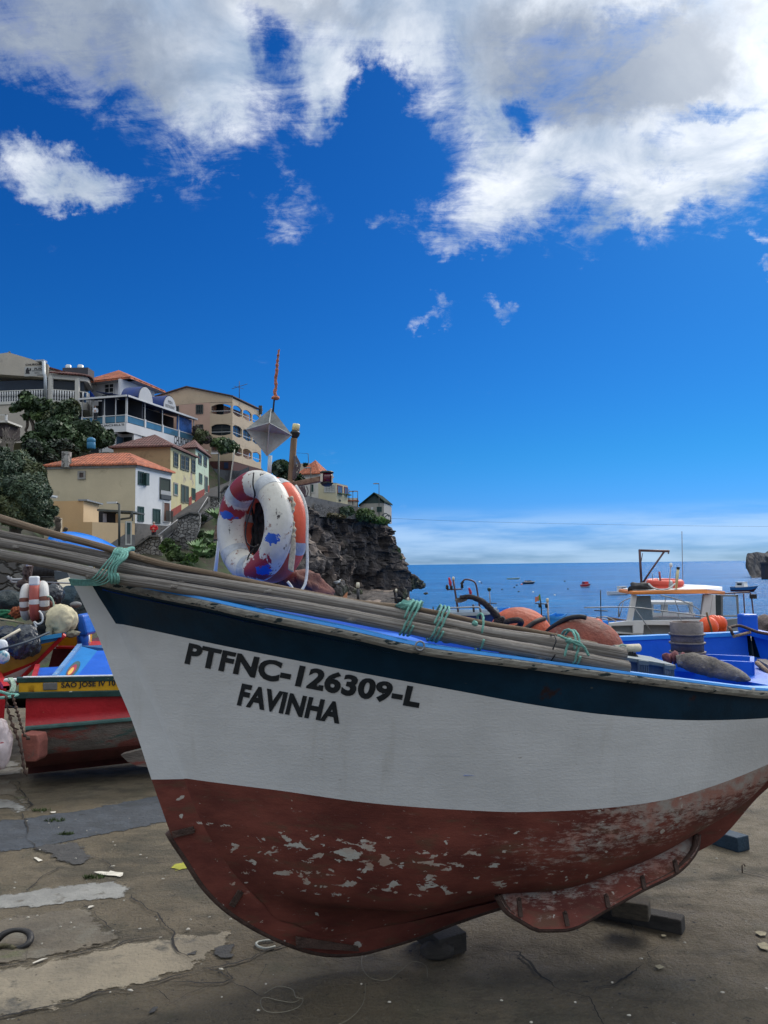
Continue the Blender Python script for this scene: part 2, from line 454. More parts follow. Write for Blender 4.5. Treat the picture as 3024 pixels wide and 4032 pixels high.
# ------------------------------------------------------------------ paints shared by many things
WOODU = M('weathered_pole_wood',(.23,.19,.15),.85,.35,2.2,.9,22,stretch=(1.0,42,1),coord='UV',col2=(.54,.50,.46),chips=[((.03,.15,.42),2.2,.66,.70,(.6,9,1)),((.05,.042,.036),5,.58,.70,(.22,24,1)),((.44,.42,.39),4,.62,.76,(.3,20,1))])
WOODBU = M('brown_pole_wood',(.17,.10,.055),.8,.3,2.4,.7,22,stretch=(1.0,42,1),coord='UV',col2=(.33,.25,.17),chips=[((.42,.39,.33),3,.60,.72,(.5,14,1)),((.07,.045,.03),5,.6,.72,(.3,20,1))])
WOOD = M('weathered_wood',(.20,.165,.13),.85,.35,3.0,.6,30,stretch=(1.2,26,26),col2=(.36,.33,.30),chips=[((.03,.16,.45),5,.66,.70,(.5,6,6)),((.06,.05,.045),9,.60,.72,(.25,14,14))])
WOODB = M('brown_wood',(.20,.12,.065),.8,.3,3.0,.5,30,stretch=(1.2,26,26),col2=(.30,.22,.15),chips=[((.45,.42,.36),8,.62,.72,(.4,8,8))])
DARKWOOD = M('dark_timber',(.05,.045,.04),.85,.3,4,.5,30,stretch=(3,3,12))
RUST = M('rusty_iron',(.075,.045,.035),.75,.4,14,.5,90,metal=.3)
IRON = M('dark_iron',(.045,.045,.05),.55,.3,12,.35,90,metal=.6)
STEEL = M('steel_tube',(.24,.25,.27),.4,.1,8,.05,60,metal=.3)
TURQ = M('turquoise_rope',(.16,.38,.32),.85,.25,60,.6,300)
CREAMROPE = M('cream_rope',(.50,.44,.34),.9,.25,60,.6,300)
WHITEROPE = M('white_rope',(.62,.62,.60),.8,.15,60,.4,300)
BLACKCORD = M('black_cord',(.012,.012,.014),.6,.2,30,.3,200)
BLUE = M('blue_paint',(.006,.10,.52),.38,.10,3,.12,25,chips=[((.02,.20,.62),3,.55,.75),((.30,.36,.42),14,.70,.73)])
LBLUE = M('light_blue_paint',(.03,.24,.62),.45,.1,4,.15,30,chips=[((.45,.45,.42),18,.66,.70,(.4,1,1))])
TEAL = M('dark_teal_paint',(.002,.020,.040),.42,.25,5,.10,50,spec=.18,chips=[((.06,.065,.06),26,.70,.73,(.35,1,1.3)),((.02,.012,.014),5,.62,.68)])
WHITEP = M('white_paint',(.66,.67,.66),.5,.05,3,.12,60)
BLACKP = M('black_paint',(.012,.014,.016),.55,.2,10,.1,80)

def hull_material(kind):
    mt = bpy.data.materials.new('hull_' + kind); mt.use_nodes = True; mt.node_tree.nodes.clear(); t = NT(mt.node_tree)
    uv = t.n('ShaderNodeTexCoord',out=2)
    sx = mt.node_tree.nodes.new('ShaderNodeSeparateXYZ'); mt.node_tree.links.new(uv,sx.inputs[0]); su,sv = sx.outputs[0],sx.outputs[1]
    if kind == 'white':
        c = t.mix(t.mapr(t.noise(uv,3.2,8,.6),.3,.7),(.55,.56,.555,1),(.63,.64,.635,1))
        st = t.noise(t.mapping(uv,sc=(6,.8,1)),2.2,7,.6)
        c = t.mix(t.math('MULTIPLY',t.mapr(st,.56,.74),.35),c,(.44,.43,.39,1))
        c = t.mix(t.math('MULTIPLY',t.mapr(t.noise(uv,9,8,.7),.66,.78),.45),c,(.50,.42,.32,1)); c = t.mix(t.math('MULTIPLY',t.mapr(t.noise(t.mapping(uv,(2,5,0),sc=(1.1,11,1)),2.8,9,.68),.5,.72),.15),c,(.44,.45,.44,1)); c = t.mix(t.mapr(t.noise(t.mapping(uv,(8,1,0),sc=(.5,1.6,1)),24,6,.6),.70,.73),c,(.36,.34,.31,1))
        rough = .5
    else:
        c = t.mix(t.mapr(t.noise(t.mapping(uv,sc=(1,2.2,1)),3.0,9,.62),.32,.68),(.095,.022,.016,1),(.190,.050,.034,1))
        c = t.mix(t.math('MULTIPLY',t.mapr(t.noise(t.mapping(uv,sc=(1,3,1)),5.0,8,.6),.52,.68),.7),c,(.10,.055,.032,1))
        def gau(x,c0,wd): 
            q = t.math('DIVIDE',t.math('SUBTRACT',x,c0),wd)
            return t.math('EXPONENT',t.math('MULTIPLY',t.math('MULTIPLY',q,q),-1.0))
        ch = t.noise(t.mapping(uv,(1.7,4.3,0),sc=(1.0,1.75,1)),12.5,10,.6,.35)
        band = t.math('MULTIPLY',t.math('ADD',gau(sv,.38,.10),t.math('MULTIPLY',gau(sv,.23,.06),.8)),gau(su,.85,.6))
        m1 = t.mapr(t.math('ADD',ch,t.math('MULTIPLY',band,.13)),.662,.675)
        m0 = t.mapr(t.noise(t.mapping(uv,(9,3,0),sc=(1,1.2,1)),13,5,.5),.685,.70)
        ab = t.noise(t.mapping(uv,(3,8,0),sc=(1,2.8,1)),12,14,.82,.2)
        z2 = t.math('MULTIPLY',gau(t.math('SUBTRACT',sv,t.math('MULTIPLY',t.math('MAXIMUM',t.math('SUBTRACT',su,1.5),0.0),.20)),.40,.13),t.mapr(su,1.0,1.9))
        z3 = t.math('MULTIPLY',gau(t.math('SUBTRACT',sv,.615),t.math('MULTIPLY_ADD',t.math('MAXIMUM',t.math('SUBTRACT',su,2.0),0.0),.14,.0),.05),t.mapr(su,1.5,2.4)) if False else t.math('MULTIPLY',gau(t.math('SUBTRACT',sv,t.math('MULTIPLY',t.math('MAXIMUM',t.math('SUBTRACT',su,2.0),0.0),.14)),.595,.05),t.mapr(su,1.6,2.4))
        m2 = t.mapr(t.math('ADD',ab,t.math('ADD',t.math('MULTIPLY',z2,.15),t.math('MULTIPLY',z3,.21))),.59,.70)
        pale = t.mix(t.mapr(t.noise(uv,14,6,.6),.35,.65),(.36,.34,.30,1),(.34,.17,.13,1))
        pale2 = t.mix(t.mapr(t.noise(uv,9,6,.6),.35,.65),(.46,.45,.40,1),(.38,.28,.22,1))
        c = t.mix(t.math('MULTIPLY',m2,.85),c,pale)
        c = t.mix(t.math('MAXIMUM',m1,m0),c,pale2)
        rough = .72
    b = mt.node_tree.nodes.new('ShaderNodeBsdfPrincipled'); mt.node_tree.links.new(c,b.inputs['Base Color'])
    b.inputs['Roughness'].default_value = rough; b.inputs['Specular IOR Level'].default_value = .35
    br = t.noise(t.mapping(uv,sc=(1.1,15,1)),2.6,8,.65)
    pl = t.n('ShaderNodeTexWave',{'Vector': t.mapping(uv,sc=(.12,1,1)),'Scale': 2.3,'Distortion': 1.2,'Detail': 2.0,'Detail Scale': 1.5},out=1,bands_direction='Y',wave_profile='SAW')
    h = t.math('ADD',t.math('MULTIPLY',t.noise(t.mapping(uv,sc=(1,1.5,1)),70,6,.6),.7),t.math('ADD',t.noise(uv,9,4,.5),t.math('ADD',t.math('MULTIPLY',br,.45),t.math('MULTIPLY',pl,.5))))
    bp = t.n('ShaderNodeBump',{'Strength': .22,'Distance': .012,'Height': h}); mt.node_tree.links.new(bp,b.inputs['Normal'])
    o = mt.node_tree.nodes.new('ShaderNodeOutputMaterial'); mt.node_tree.links.new(b.outputs[0],o.inputs[0])
    return mt
HW,HR = hull_material('white'),hull_material('red')

# ------------------------------------------------------------------ the white boat on the slip
boat_z = gz(4.0) + .06
boat = thing('fishing_boat',bl(1.6,0,boat_z),'large white boat with dark teal top band and red bottom, lettered FAVINHA','fishing boat')
def ln_img(arr,hb,s0,z0,ends):           # a fitted line, carried on to the transom
    ss = np.r_[s0,arr[arr[:,0] > s0 + .06,0],[e[0] for e in ends]]
    zs = np.r_[z0,arr[arr[:,0] > s0 + .06,2],[e[1] for e in ends]]
    return (lambda s: hb(s)),(lambda s: interp(s,ss,zs)),s0
LB_IMG = [D(*p) for p in [(1079,1932),(1204,1923),(1333,1884),(1418,1849),(1517,1793),(1608,1733),(1655,1681)]]
hb_LB = plan(crease_s(.2),.55,.20,1.8,1.7)
l_LB = fit(LB_IMG,hb_LB)
lb_ss = np.r_[crease_s(.2),.75,1.1,l_LB[:,0],S_END]; lb_zs = np.r_[.2,.135,.118,l_LB[:,2],.80]
z_LB = lambda s: interp(s,lb_ss,lb_zs)
def sec_line(hb,z,s0): return dict(hb=hb,z=z,s0=s0)
L0 = sec_line(*ln_img(l_sheer,hb_sheer,crease_s(1.565),1.565,[(3.0,1.035),(S_END,1.05)]))
L1 = sec_line(*ln_img(l_band,hb_band,crease_s(1.352),1.352,[(3.0,.925),(S_END,.93)]))
L2 = sec_line(*ln_img(l_wl,hb_wl,crease_s(.653),.653,[(3.1,.78),(S_END,.86)]))
sA = crease_s(.42)
L3 = sec_line(plan(sA,.665,.26,1.9,1.8),lambda s: .42 + 0 * s if s <= sA else z_LB(s) + (L2['z'](s) - z_LB(s)) * (.5 - .04 * min(1,(s - sA))),sA)
L4 = sec_line(hb_LB,z_LB,crease_s(.2))
L5 = sec_line(plan(crease_s(.03),.33,.12,1.5,1.7),lambda s: z_LB(s) - .05 - .12 * max(0,1 - (s - .5) / .6) if s > .5 else z_LB(s) - .17,crease_s(.03))
L6s = np.array([.55,.768,1.0,1.6,2.2,2.8,3.2,S_END])
L6 = sec_line(lambda s: HC,lambda s: min(z_LB(s) - .06,interp(s,[.55,.768,1.0,1.5,2.0,2.5,3.0,S_END],[.02,-.098,-.09,-.03,.02,.16,.42,.72])),.60)
LN = [L0,L1,L2,L3,L4,L5,L6]
def line_pt(i,u):
    L = LN[i]; s = L['s0'] + (S_END - L['s0']) * u
    return np.array([s,L['hb'](s),float(L['z'](s))])
NU = 90
us = np.linspace(0,1,NU) ** 1.25
TAB = np.array([[line_pt(i,u) for u in us] for i in range(7)])      # line, station, (s,h,z)
def hull_q(tab,q):                          # Catmull-Rom across the lines
    i = min(int(q),5); t = q - i
    p0,p1,p2,p3 = tab[max(i - 1,0)],tab[i],tab[i + 1],tab[min(i + 2,6)]
    if i == 0: p0 = 2 * p1 - p2
    return .5 * (2 * p1 + (-p0 + p2) * t + (2 * p0 - 5 * p1 + 4 * p2 - p3) * t * t + (-p0 + 3 * p1 - 3 * p2 + p3) * t ** 3)
def hull_uq(u,q):
    x = np.interp(u,us,np.arange(NU)); j = min(int(x),NU - 2); f = x - j
    return hull_q(TAB[:,j] * (1 - f) + TAB[:,j + 1] * f,q)
SUBQ = [5,9,6,5,5,4]
qs = np.concatenate([np.linspace(i,i + 1,SUBQ[i],endpoint=False) for i in range(6)] + [[6.0]])
hullmb = MB(); uvs = []
for side in (1,-1):
    rows = []
    for q in qs:
        row = []
        for j in range(NU):
            s,h,z = hull_q(TAB[:,j],q)
            h = max(h,HC)
            if j == 0:
                h = HC
                if z > .06: s = crease_s(z)
            zz_ = z + (0 if side > 0 else .09 * max(0,min(1,(s - 1) / 2)) * max(0,1 - q))
            row.append(bl(s,side * h,zz_)); uvs.append((s,z))
        rows.append(row)
    hullmb.grid(rows,mfun=lambda i,j: 0 if qs[i] < .999 else (1 if qs[i] < 1.999 else 2),flip=side < 0)
n0 = len(hullmb.v)                           # transom
tr = [bl(*line_pt(i,1.0)) for i in range(7)]; trm = [bl(line_pt(i,1)[0],-line_pt(i,1)[1],line_pt(i,1)[2] + (.09 if i == 0 else 0)) for i in range(7)]
for i in range(6):
    hullmb.add([tr[i],tr[i + 1],trm[i + 1],trm[i]],[(0,1,2,3)],(0,1,2,2,2,2)[i]); uvs += [(S_END,.5)] * 4
hullmb.uv = uvs
hull = hullmb.build('hull',[TEAL,HW,HR],boat)

# stem and keel timber
so = np.array(stem); co = np.array(crease)
so = np.vstack([so[:-1],[[1.05,.022,-.19],[1.2,.022,-.165],[1.4,.022,-.115],[1.7,.022,-.06],[2.2,.022,-.02],[2.8,.022,.13],[3.1,.022,.36],[3.5,.022,.6]]])
eb_shift = .006
kt = [(1.05,-.085),(1.6,-.03),(2.2,.03),(2.8,.27),(3.1,.42),(3.3,.52),(3.5,.66)]
co = np.vstack([co,[[s,HC,min(z,float(L6['z'](s)))] for s,z in kt]])
def resamp(a,n):
    d = np.r_[0,np.cumsum(np.linalg.norm(np.diff(a,axis=0),axis=1))]; t = np.linspace(0,d[-1],n)
    return np.stack([interp(t,d,a[:,k]) for k in range(3)],1)
# match the two edges section by section so that the timber's face does not twist
def resamp_pair(n_up,n_low):
    zs = np.array(sorted(list(np.linspace(1.61,.45,n_up,endpoint=False)) + [.6515],reverse=True))
    so_s = [interp(z,so[:8,2][::-1],so[:8,0][::-1]) for z in zs]; co_s = [crease_s(z) for z in zs]
    a = [(s,.022,z) for s,z in zip(so_s,zs)]; b = [(s,HC,z) for s,z in zip(co_s,zs)]
    la = np.vstack([[interp(.45,so[:8,2][::-1],so[:8,0][::-1]),.022,.45],so[7:]]); lb = np.vstack([[crease_s(.45),HC,.45],co[9:]])
    return np.vstack([a,resamp(la,n_low)]),np.vstack([b,resamp(lb,n_low)])
ea,eb = resamp_pair(40,110)
km = MB(); kuv = []
def krow(e,sgn,off=0.0): return [bl(p[0] - off,sgn * p[1],p[2]) for p in e]
mid = [(a * .5 + b * .5) + np.array([0,.001,0]) for a,b in zip(ea,eb)]
ef = [p + np.array([.03,-.012,0]) for p in eb]
rows = [krow(ef,-1),krow(eb,-1),krow(mid,-1),krow(ea,-1),krow(ea,1),krow(mid,1),krow(eb,1),krow(ef,1)]
for e in (ef,eb,mid,ea,ea,mid,eb,ef): kuv += [(p[0] - .1,p[2]) for p in e]
km.grid(rows,smooth=False,mfun=lambda i,j: 0 if ea[j + 1][2] > .6514 else 1)
km.uv = kuv
km.build('stem_and_keel',[HW,HR],boat)
# iron band round the forefoot with its straps
ib = MB(); sel = [p for p in ea if p[2] < .43 and p[0] < 1.9]
for sgn in (1,-1): pass
ib.tube([bl(p[0] - .004,0,p[2] - .004) for p in sel],.021,8,flat=1.0)
ib.build('iron_keel_band',RUST,boat)
def strap(p0,p1,hb0,wdt=.022):
    a = ray_plan(p0,lambda s: hb0); b = ray_plan(p1,lambda s: hb0 + .015)
    mb = MB(); mb.bar(bl(a[0],a[1] + .006,a[2]),bl(b[0],b[1] + .006,b[2]),wdt,.008,up=(BN[0],BN[1],0)); 
    c = bl(b[0],b[1] + .012,b[2]); mb.blob(c,(.007,.007,.007),sub=1,amp=0)
    return mb.build('iron_strap',RUST,boat,bevel=.002)
strap(Z6(228,492),Z6(338,465),.035,.03); strap(Z6(525,850),Z6(572,775),.035,.03)
mb = MB(); e = [ray_plan(Z6(x,y),lambda s: .045) for x,y in [(845,1000),(850,1055),(1165,1075),(1160,1050)]]
mb.prism([bl(q[0],q[1] + .004,q[2]) for q in e],(0,0,0.0) if False else tuple(np.r_[BN * .006,0])); mb.build('iron_patch_plate',RUST,boat)

# bilge keel with its iron shoe and straps
BKT = [D(1079,1927),(D(1140,1925)),D(1204,1918),D(1270,1900),D(1333,1878),D(1418,1843),D(1470,1818),D(1505,1796)]
BKB = [Z7(*p) for p in [(308,800),(350,872),(430,925),(520,968),(640,966),(860,860),(1040,762),(1200,682),(1275,612),(1312,545),(1316,492)]]
bt = np.array([ray_plan(p,lambda s: hb_LB(s) - .04) for p in BKT]); bb = np.array([ray_plan(p,lambda s: hb_LB(s) + .02) for p in BKB])
bt,bb = resamp(bt,40),resamp(bb,40)
mb = MB(); uv = []
rows = [[bl(p[0],p[1] + .0,p[2]) for p in bt],[bl(*(a * .35 + b * .65 + np.array([0,-.022,0]))) for a,b in zip(bt,bb)],[bl(*p) for p in bb],[bl(p[0],p[1] - .05,p[2]) for p in bb],[bl(p[0],p[1] - .12,p[2] + .02) for p in bt]]
for r_,e in zip(rows,(bt,bt * .35 + bb * .65,bb,bb,bt)): uv += [(p[0] + .7,p[2] + .35) for p in e]
mb.grid(rows,smooth=False); mb.uv = uv
bk = mb.build('bilge_keel',HR,boat)
mb = MB(); mb.tube([bl(p[0],p[1] - .02,p[2] - .006) for p in bb],.017,8); mb.build('iron_shoe',RUST,bk)
for x0,y0,x1,y1 in [(415,905,405,810),(650,950,635,878),(855,858,842,792),(1036,764,1024,700),(1200,682,1187,620)]:
    a = ray_plan(Z7(x0,y0),lambda s: hb_LB(s) + .02); b = ray_plan(Z7(x1,y1),lambda s: hb_LB(s) + .0)
    mb = MB(); mb.bar(bl(a[0],a[1] + .004,a[2]),bl(b[0],b[1] + .004,b[2]),.018,.01,up=(BN[0],BN[1],0)); mb.blob(bl(b[0],b[1] + .01,b[2]),(.008,) * 3,sub=1,amp=0)
    mb.build('iron_strap',RUST,bk)

# gunwale: weathered rubbing strake, blue cap
def sweep(path,prof):                       # path of (s,h,z), profile of (outward, up)
    a = np.array(path); tg = np.gradient(a[:,:2],axis=0); tg /= np.linalg.norm(tg,axis=1)[:,None]
    rows = []
    for dh,dz in list(prof) + [prof[0]]:
        rows.append([bl(p[0] - t_[1] * dh,p[1] + t_[0] * dh,p[2] + dz) for p,t_ in zip(a,tg)])
    return rows
def sheer_path(side,n=80):
    out = []
    for u in np.linspace(0,1,n) ** 1.2:
        s,h,z = line_pt(0,u); out.append((s,side * h,z + (0 if side > 0 else .09 * max(0,min(1,(s - 1) / 2)))))
    return out
STRAKE = M('weathered_strake',(.27,.25,.21),.85,.3,4,.8,40,stretch=(2,18,18),col2=(.42,.40,.34),chips=[((.008,.025,.03),22,.56,.60,(.5,1,2)),((.09,.08,.06),9,.6,.7,(.3,6,6))])
for side in (1,-1):
    sg = side
    mb = MB(); mb.grid(sweep(sheer_path(side),[(.0,-.030),(sg * .018,-.028),(sg * .026,-.016),(sg * .026,-.002),(sg * .016,.004),(.0,.004)]),smooth=False); mb.build('rubbing_strake',STRAKE,boat)
    mb = MB(); mb.grid(sweep(sheer_path(side),[(-sg * .055,-.01),(-sg * .055,.014),(sg * .014,.014),(sg * .018,.005),(sg * .010,-.01)]),smooth=False); mb.build('gunwale_cap',LBLUE,boat)
    rows = []
    for q in (0,.5,1.0,1.4):
        rows.append([])
        for j in range(NU):
            s_,h_,z_ = hull_q(TAB[:,j],q)
            if .3 < s_ < S_END - .03: rows[-1].append(bl(s_,side * max(.01,h_ - .05),z_ + (.09 * max(0,min(1,(s_ - 1) / 2)) * max(0,1 - q) if side < 0 else 0)))
    k_ = min(len(r_) for r_ in rows); mb = MB(); mb.grid([r_[-k_:] for r_ in rows]); mb.build('inner_bulwark',BLUE,boat)
mb = MB(); a_,b_ = line_pt(0,1),line_pt(0,1)
tq = [bl(S_END - .03,.54,1.05),bl(S_END - .03,-.54,1.14),bl(S_END - .03,-.46,.95),bl(S_END - .03,.46,.95)]
mb.prism(tq,tuple(np.r_[BA * .02,0])); mb.bar(bl(S_END - .02,.58,1.064),bl(S_END - .02,-.58,1.152),.09,.03); mb.build('transom',BLUE,boat)

# deck: raised foredeck, far side deck, stern deck, open well on the near side
DZ = 1.0
def to_sh(q): v = np.array([q[0],q[1]]) - BO; return float(v @ BA),float(v @ BN)
wa,wb = to_sh(Pz(ZD(800,1255),DZ)),to_sh(Pz(ZD(1600,1410),DZ))
def well_edge(s):
    h = wa[1] + (wb[1] - wa[1]) * (s - wa[0]) / (wb[0] - wa[0])
    return min(max(h,-.55),hb_sheer(s) - .05)
mb = MB()
ss = np.linspace(L0['s0'] + .03,1.25,24)
mb.grid([[bl(s,f * (hb_sheer(s) - .03),float(L0['z'](s)) - .05 + .03 * (1 - f * f)) for f in np.linspace(-1,1,9)] for s in ss])
ss = np.linspace(1.25,S_END - .02,30)
mb.grid([[bl(s,-(hb_sheer(s) - .045) * (1 - f) + well_edge(s) * f,DZ) for f in np.linspace(0,1,7)] for s in ss],smooth=False)
mb.grid([[bl(s,well_edge(s),DZ - dz) for dz in (0,.27)] for s in ss],smooth=False)
mb.grid([[bl(s,well_edge(s) - .02,.75),bl(s,hb_band(s) - .10,.75)] for s in ss],smooth=False)
mb.grid([[bl(1.25,f * (hb_sheer(1.25) - .06),z) for f in np.linspace(-.85,.85,9)] for z in (.9,1.19)],smooth=False)
mb.build('deck',BLUE,boat)

# registration and name painted on the bow
def find_uq(p,u0=.25,q0=1.3):
    x = np.array([u0,q0])
    for _ in range(30):
        f = lambda x: proj(bl(*hull_uq(min(max(x[0],0),1),min(max(x[1],0),6)))) - np.array(p)
        f0 = f(x); J = np.stack([(f(x + [1e-4,0]) - f0) / 1e-4,(f(x + [0,1e-4]) - f0) / 1e-4],1)
        dx = np.linalg.solve(J,-f0); x = x + np.clip(dx,-.1,.1)
        if np.abs(f0).max() < .05: break
    return x
def letter(txt,quad,name,bold=.022,sp=1.0):
    vs,fs = text_mesh(txt,1.0,bold,0,sp)
    lo,hi = vs.min(0),vs.max(0); n = (vs - lo)[:,:2] / (hi - lo)[:2]
    TL,TR,BR,BL_ = [find_uq(p) for p in quad]
    out = []
    for a,b in n:
        x = (TL * (1 - a) + TR * a) * b + (BL_ * (1 - a) + BR * a) * (1 - b)
        p0 = hull_uq(x[0],x[1]); p1 = hull_uq(x[0] + 1e-3,x[1]); p2 = hull_uq(x[0],x[1] + 1e-3)
        A,B,C = bl(*p0),bl(*p1),bl(*p2)
        nr = np.cross(B - A,C - A); nr /= np.linalg.norm(nr)
        if nr @ np.array([BN[0],BN[1],0]) < 0: nr = -nr
        out.append(A + nr * .0025)
    mb = MB(); mb.add(out,fs); return mb.build(name,LETTER,boat)
LETTER = M('hull_lettering_paint',(.010,.014,.018),.6,.3,40,.05,80,chips=[((.30,.31,.31),60,.68,.72)])
letter('PTFNC-126309-L',[Z5(203,177),Z5(1476,424),Z5(1450,539),Z5(175,297)],'registration_lettering',.045,1.04)
letter('FAVINHA',[Z5(490,400),Z5(1044,508),Z5(1018,622),Z5(460,520)],'name_lettering',.045,1.04)

# mooring eye on the strake
mb = MB(); a = ray_plan(D(907,1395),lambda s: hb_sheer(s) + .03); c = np.array(bl(*a)); 
ex = np.r_[BA,0]; ez = np.array([0,0,1.0])
mb.tube([c + (ex * math.cos(t) + ez * math.sin(t)) * .017 for t in np.linspace(0,2 * math.pi,25)[:-1]],.0035,8,closed=True); mb.build('mooring_eye',STEEL,boat)

# ------------------------------------------------------------------ long poles lashed along the rail
def hp(off): return lambda s: float(interp(s,[-1.9,-.9,-.3,.4,.8,1.2,1.7,2.3,3.2],[-.34,.02,.24,.50,.68,.77,.81,.805,.77])) + off
def pole_pts(img,off,n=70):
    a = [ray_plan(D(*p),hp(off),-2.6) for p in img]
    return [Vector(q) for q in spline([bl(*p) for p in a],n)]
POLES = {}
def pole(key,img,off,r0,r1,mtl,label):
    pts = pole_pts(img,off)
    mb = MB(); mb.tube(pts,[r0 + (r1 - r0) * i / 69 for i in range(70)],14,jit=.10)
    ln_ = np.r_[0,np.cumsum([(pts[i + 1] - pts[i]).length for i in range(69)])]
    mb.uv = [(ln_[i] + hash(key) % 7 * 0 + ord(key) * 3.3,.16 * abs(2 * j / 14 - 1)) for i in range(70) for j in range(14)]
    for k_ in range(7):
        i_ = 4 + k_ * 9 + ord(key) % 5; p_ = pts[i_]; r_ = r0 + (r1 - r0) * i_ / 69; a_ = 1.2 + 2.3 * ((k_ * .618 + ord(key) * .37) % 1); n0_ = len(mb.v); mb.blob(p_ + Vector((.0,-math.sin(a_) * r_ * .8,math.cos(a_) * r_ * .8)),(r_ * .9,r_ * .42,r_ * .42),k_,.3,1.5,2); mb.uv += [(9.0 + k_,.05 + .001 * q_) for q_ in range(len(mb.v) - n0_)]
    o = mb.build('wooden_pole',mtl); tag(o,label,'pole','wooden poles lashed along the white boat rail'); POLES[key] = pts
pole('a',[(-90,1178),(0,1197),(147,1225),(245,1248),(340,1262),(480,1285),(700,1321),(905,1360),(1035,1386),(1199,1415),(1355,1443)],.0,.0215,.029,WOODU,'lowest thick grey pole lying directly on the white boat rail, nearest its hull')
pole('b',[(-90,1150),(0,1172),(147,1201),(245,1222),(340,1240),(480,1262),(700,1299),(905,1337),(1035,1365),(1199,1390),(1348,1415)],-.05,.021,.029,WOODU,'thick grey pole on top of the lowest pole, its aft end above the crate')
pole('c',[(-90,1131),(0,1153),(115,1176),(218,1198),(330,1224),(450,1249),(560,1273)],-.10,.019,.014,WOODU,'shorter grey pole sticking out past the bow, between the brown pole and the thick ones')
pole('d',[(-90,1092),(0,1119),(95,1148),(191,1173),(340,1216),(387,1226),(466,1241),(540,1257),(616,1273),(782,1303),(881,1313),(1067,1350),(1137,1361),(1289,1392)],-.085,.0175,.009,WOODBU,'thin brown barked pole lying topmost on the bundle, rising to the upper left')

def pole_at(key,px):
    pts = POLES[key]; best = min(pts,key=lambda q: abs(proj(q)[0] - px)); i = pts.index(best)
    tg = (pts[min(i + 1,len(pts) - 1)] - pts[max(i - 1,0)]).normalized(); return best,tg
def lashing(px,loops,keys,r,mtl,label,tail=None,name='lashing_rope',lean=.0,topk=None):
    cs_ = [pole_at(k,D(px,0)[0]) for k in keys]; tg = cs_[0][1]
    up = Vector((0,0,1)); up = (up - tg * up.dot(tg)).normalized(); nn = tg.cross(up).normalized()
    if nn.y > 0: nn = -nn
    c = sum((q[0] for q in cs_),Vector()) / len(cs_)
    ups = [(q[0] - c).dot(up) for q in cs_]; nns = [(q[0] - c).dot(nn) for q in cs_]
    hu,hn = (max(ups) - min(ups)) / 2 + .029 + r,(max(nns) - min(nns)) / 2 + .029 + r
    cu,cn = (max(ups) + min(ups)) / 2,(max(nns) + min(nns)) / 2
    mb = MB(); pts = []
    for k in range(loops):
        for a in np.linspace(0,2 * math.pi,28)[:-1]:
            ca,sa = math.cos(a),math.sin(a); e = .8
            x = math.copysign(abs(ca) ** e,ca) * (hn + .004 * rng.random()); y = math.copysign(abs(sa) ** e,sa) * (hu + .004 * rng.random())
            pts.append(c + nn * (cn + x) + up * (cu + y) + tg * (.016 * (k + a / 6.28) - .008 * loops + lean * y + .004 * rng.random()))
    mb.tube(spline(pts,len(pts) * 2),r,7)
    if tail:
        for tl in tail:
            pp = [np.array(bl(*ray_plan(D(*p),hp(.04)))) for p in tl]; mb.tube(spline(pp,24),r,7)
        k0 = np.array(bl(*ray_plan(D(*tail[0][0]),hp(.04)))); mb.blob(k0,(r * 2.8,r * 2.5,r * 2.5),3,.3,2.0,2)
    o = mb.build(name,mtl); tag(o,label,'rope','ropes lashing the poles'); return o
lashing(884,3,'abd',.0045,TURQ,'triple turquoise rope lashing left of the anchor arm, beside the mooring eye',lean=.25)
lashing(946,3,'abd',.0045,TURQ,'triple turquoise rope lashing below the raised anchor fluke',lean=.25)
lashing(1033,1,'abd',.0045,TURQ,'single turquoise rope loop around the poles left of the anchor block',tail=[[(1026,1347),(1024,1340)]])
lashing(1183,1,'ab',.003,BLACKCORD,'thin dark cord looped around the two thick poles beside the last turquoise knot',lean=.2)
lashing(1224,2,'abd',.005,TURQ,'turquoise rope lashing with a knot and frayed tail near the aft end of the poles',tail=[[(1229,1384),(1245,1391),(1262,1398),(1268,1410),(1272,1416)],[(1229,1384),(1250,1388),(1264,1402),(1270,1412)],[(1205,1372),(1216,1377),(1229,1384),(1224,1400),(1220,1418)]])
# bow lashing: several strands from the stem head over the poles
mb = MB()
def rp(x,y,off=.05): return bl(*ray_plan(Z3(x,y),hp(off),-2.6))
for k in range(5):
    dx,dy = (k - 2) * 22,(k - 2) * 13
    mb.tube(spline([rp(548 + k * 4,565 + k * 11,-.14),rp(690,572 + k * 10,-.05),rp(800 + dx,555 + dy + 12,.045),rp(868 + dx,480 + dy,.05),rp(915 + dx * .8,390,.03),rp(948 + dx * .8,325 + k * 5,-.04),rp(990 + dx * .5,318 + k * 6,-.13)],30),.0036,7)
for k in range(3):
    dx = k * 24
    mb.tube(spline([rp(985 + dx * .4,325,-.10),rp(950 + dx,395,.03),rp(872 + dx,470,.05),rp(868 + dx,560,.05),rp(885 + dx,598,.035),rp(892 + dx,560,.055),rp(880 + dx,520,.05)],26),.0052,7)
mb.tube(spline([rp(930,375,.02),rp(1000,345,-.05),rp(1030,325,-.1),rp(1060,325,-.12)],16),.010,8)
mb.blob(rp(935,370,.0),(.022,.02,.02),4,.35,2,3)
o = mb.build('lashing_rope',TURQ); tag(o,'thick bunch of turquoise rope tying the poles to the white stem head','rope','ropes lashing the poles')
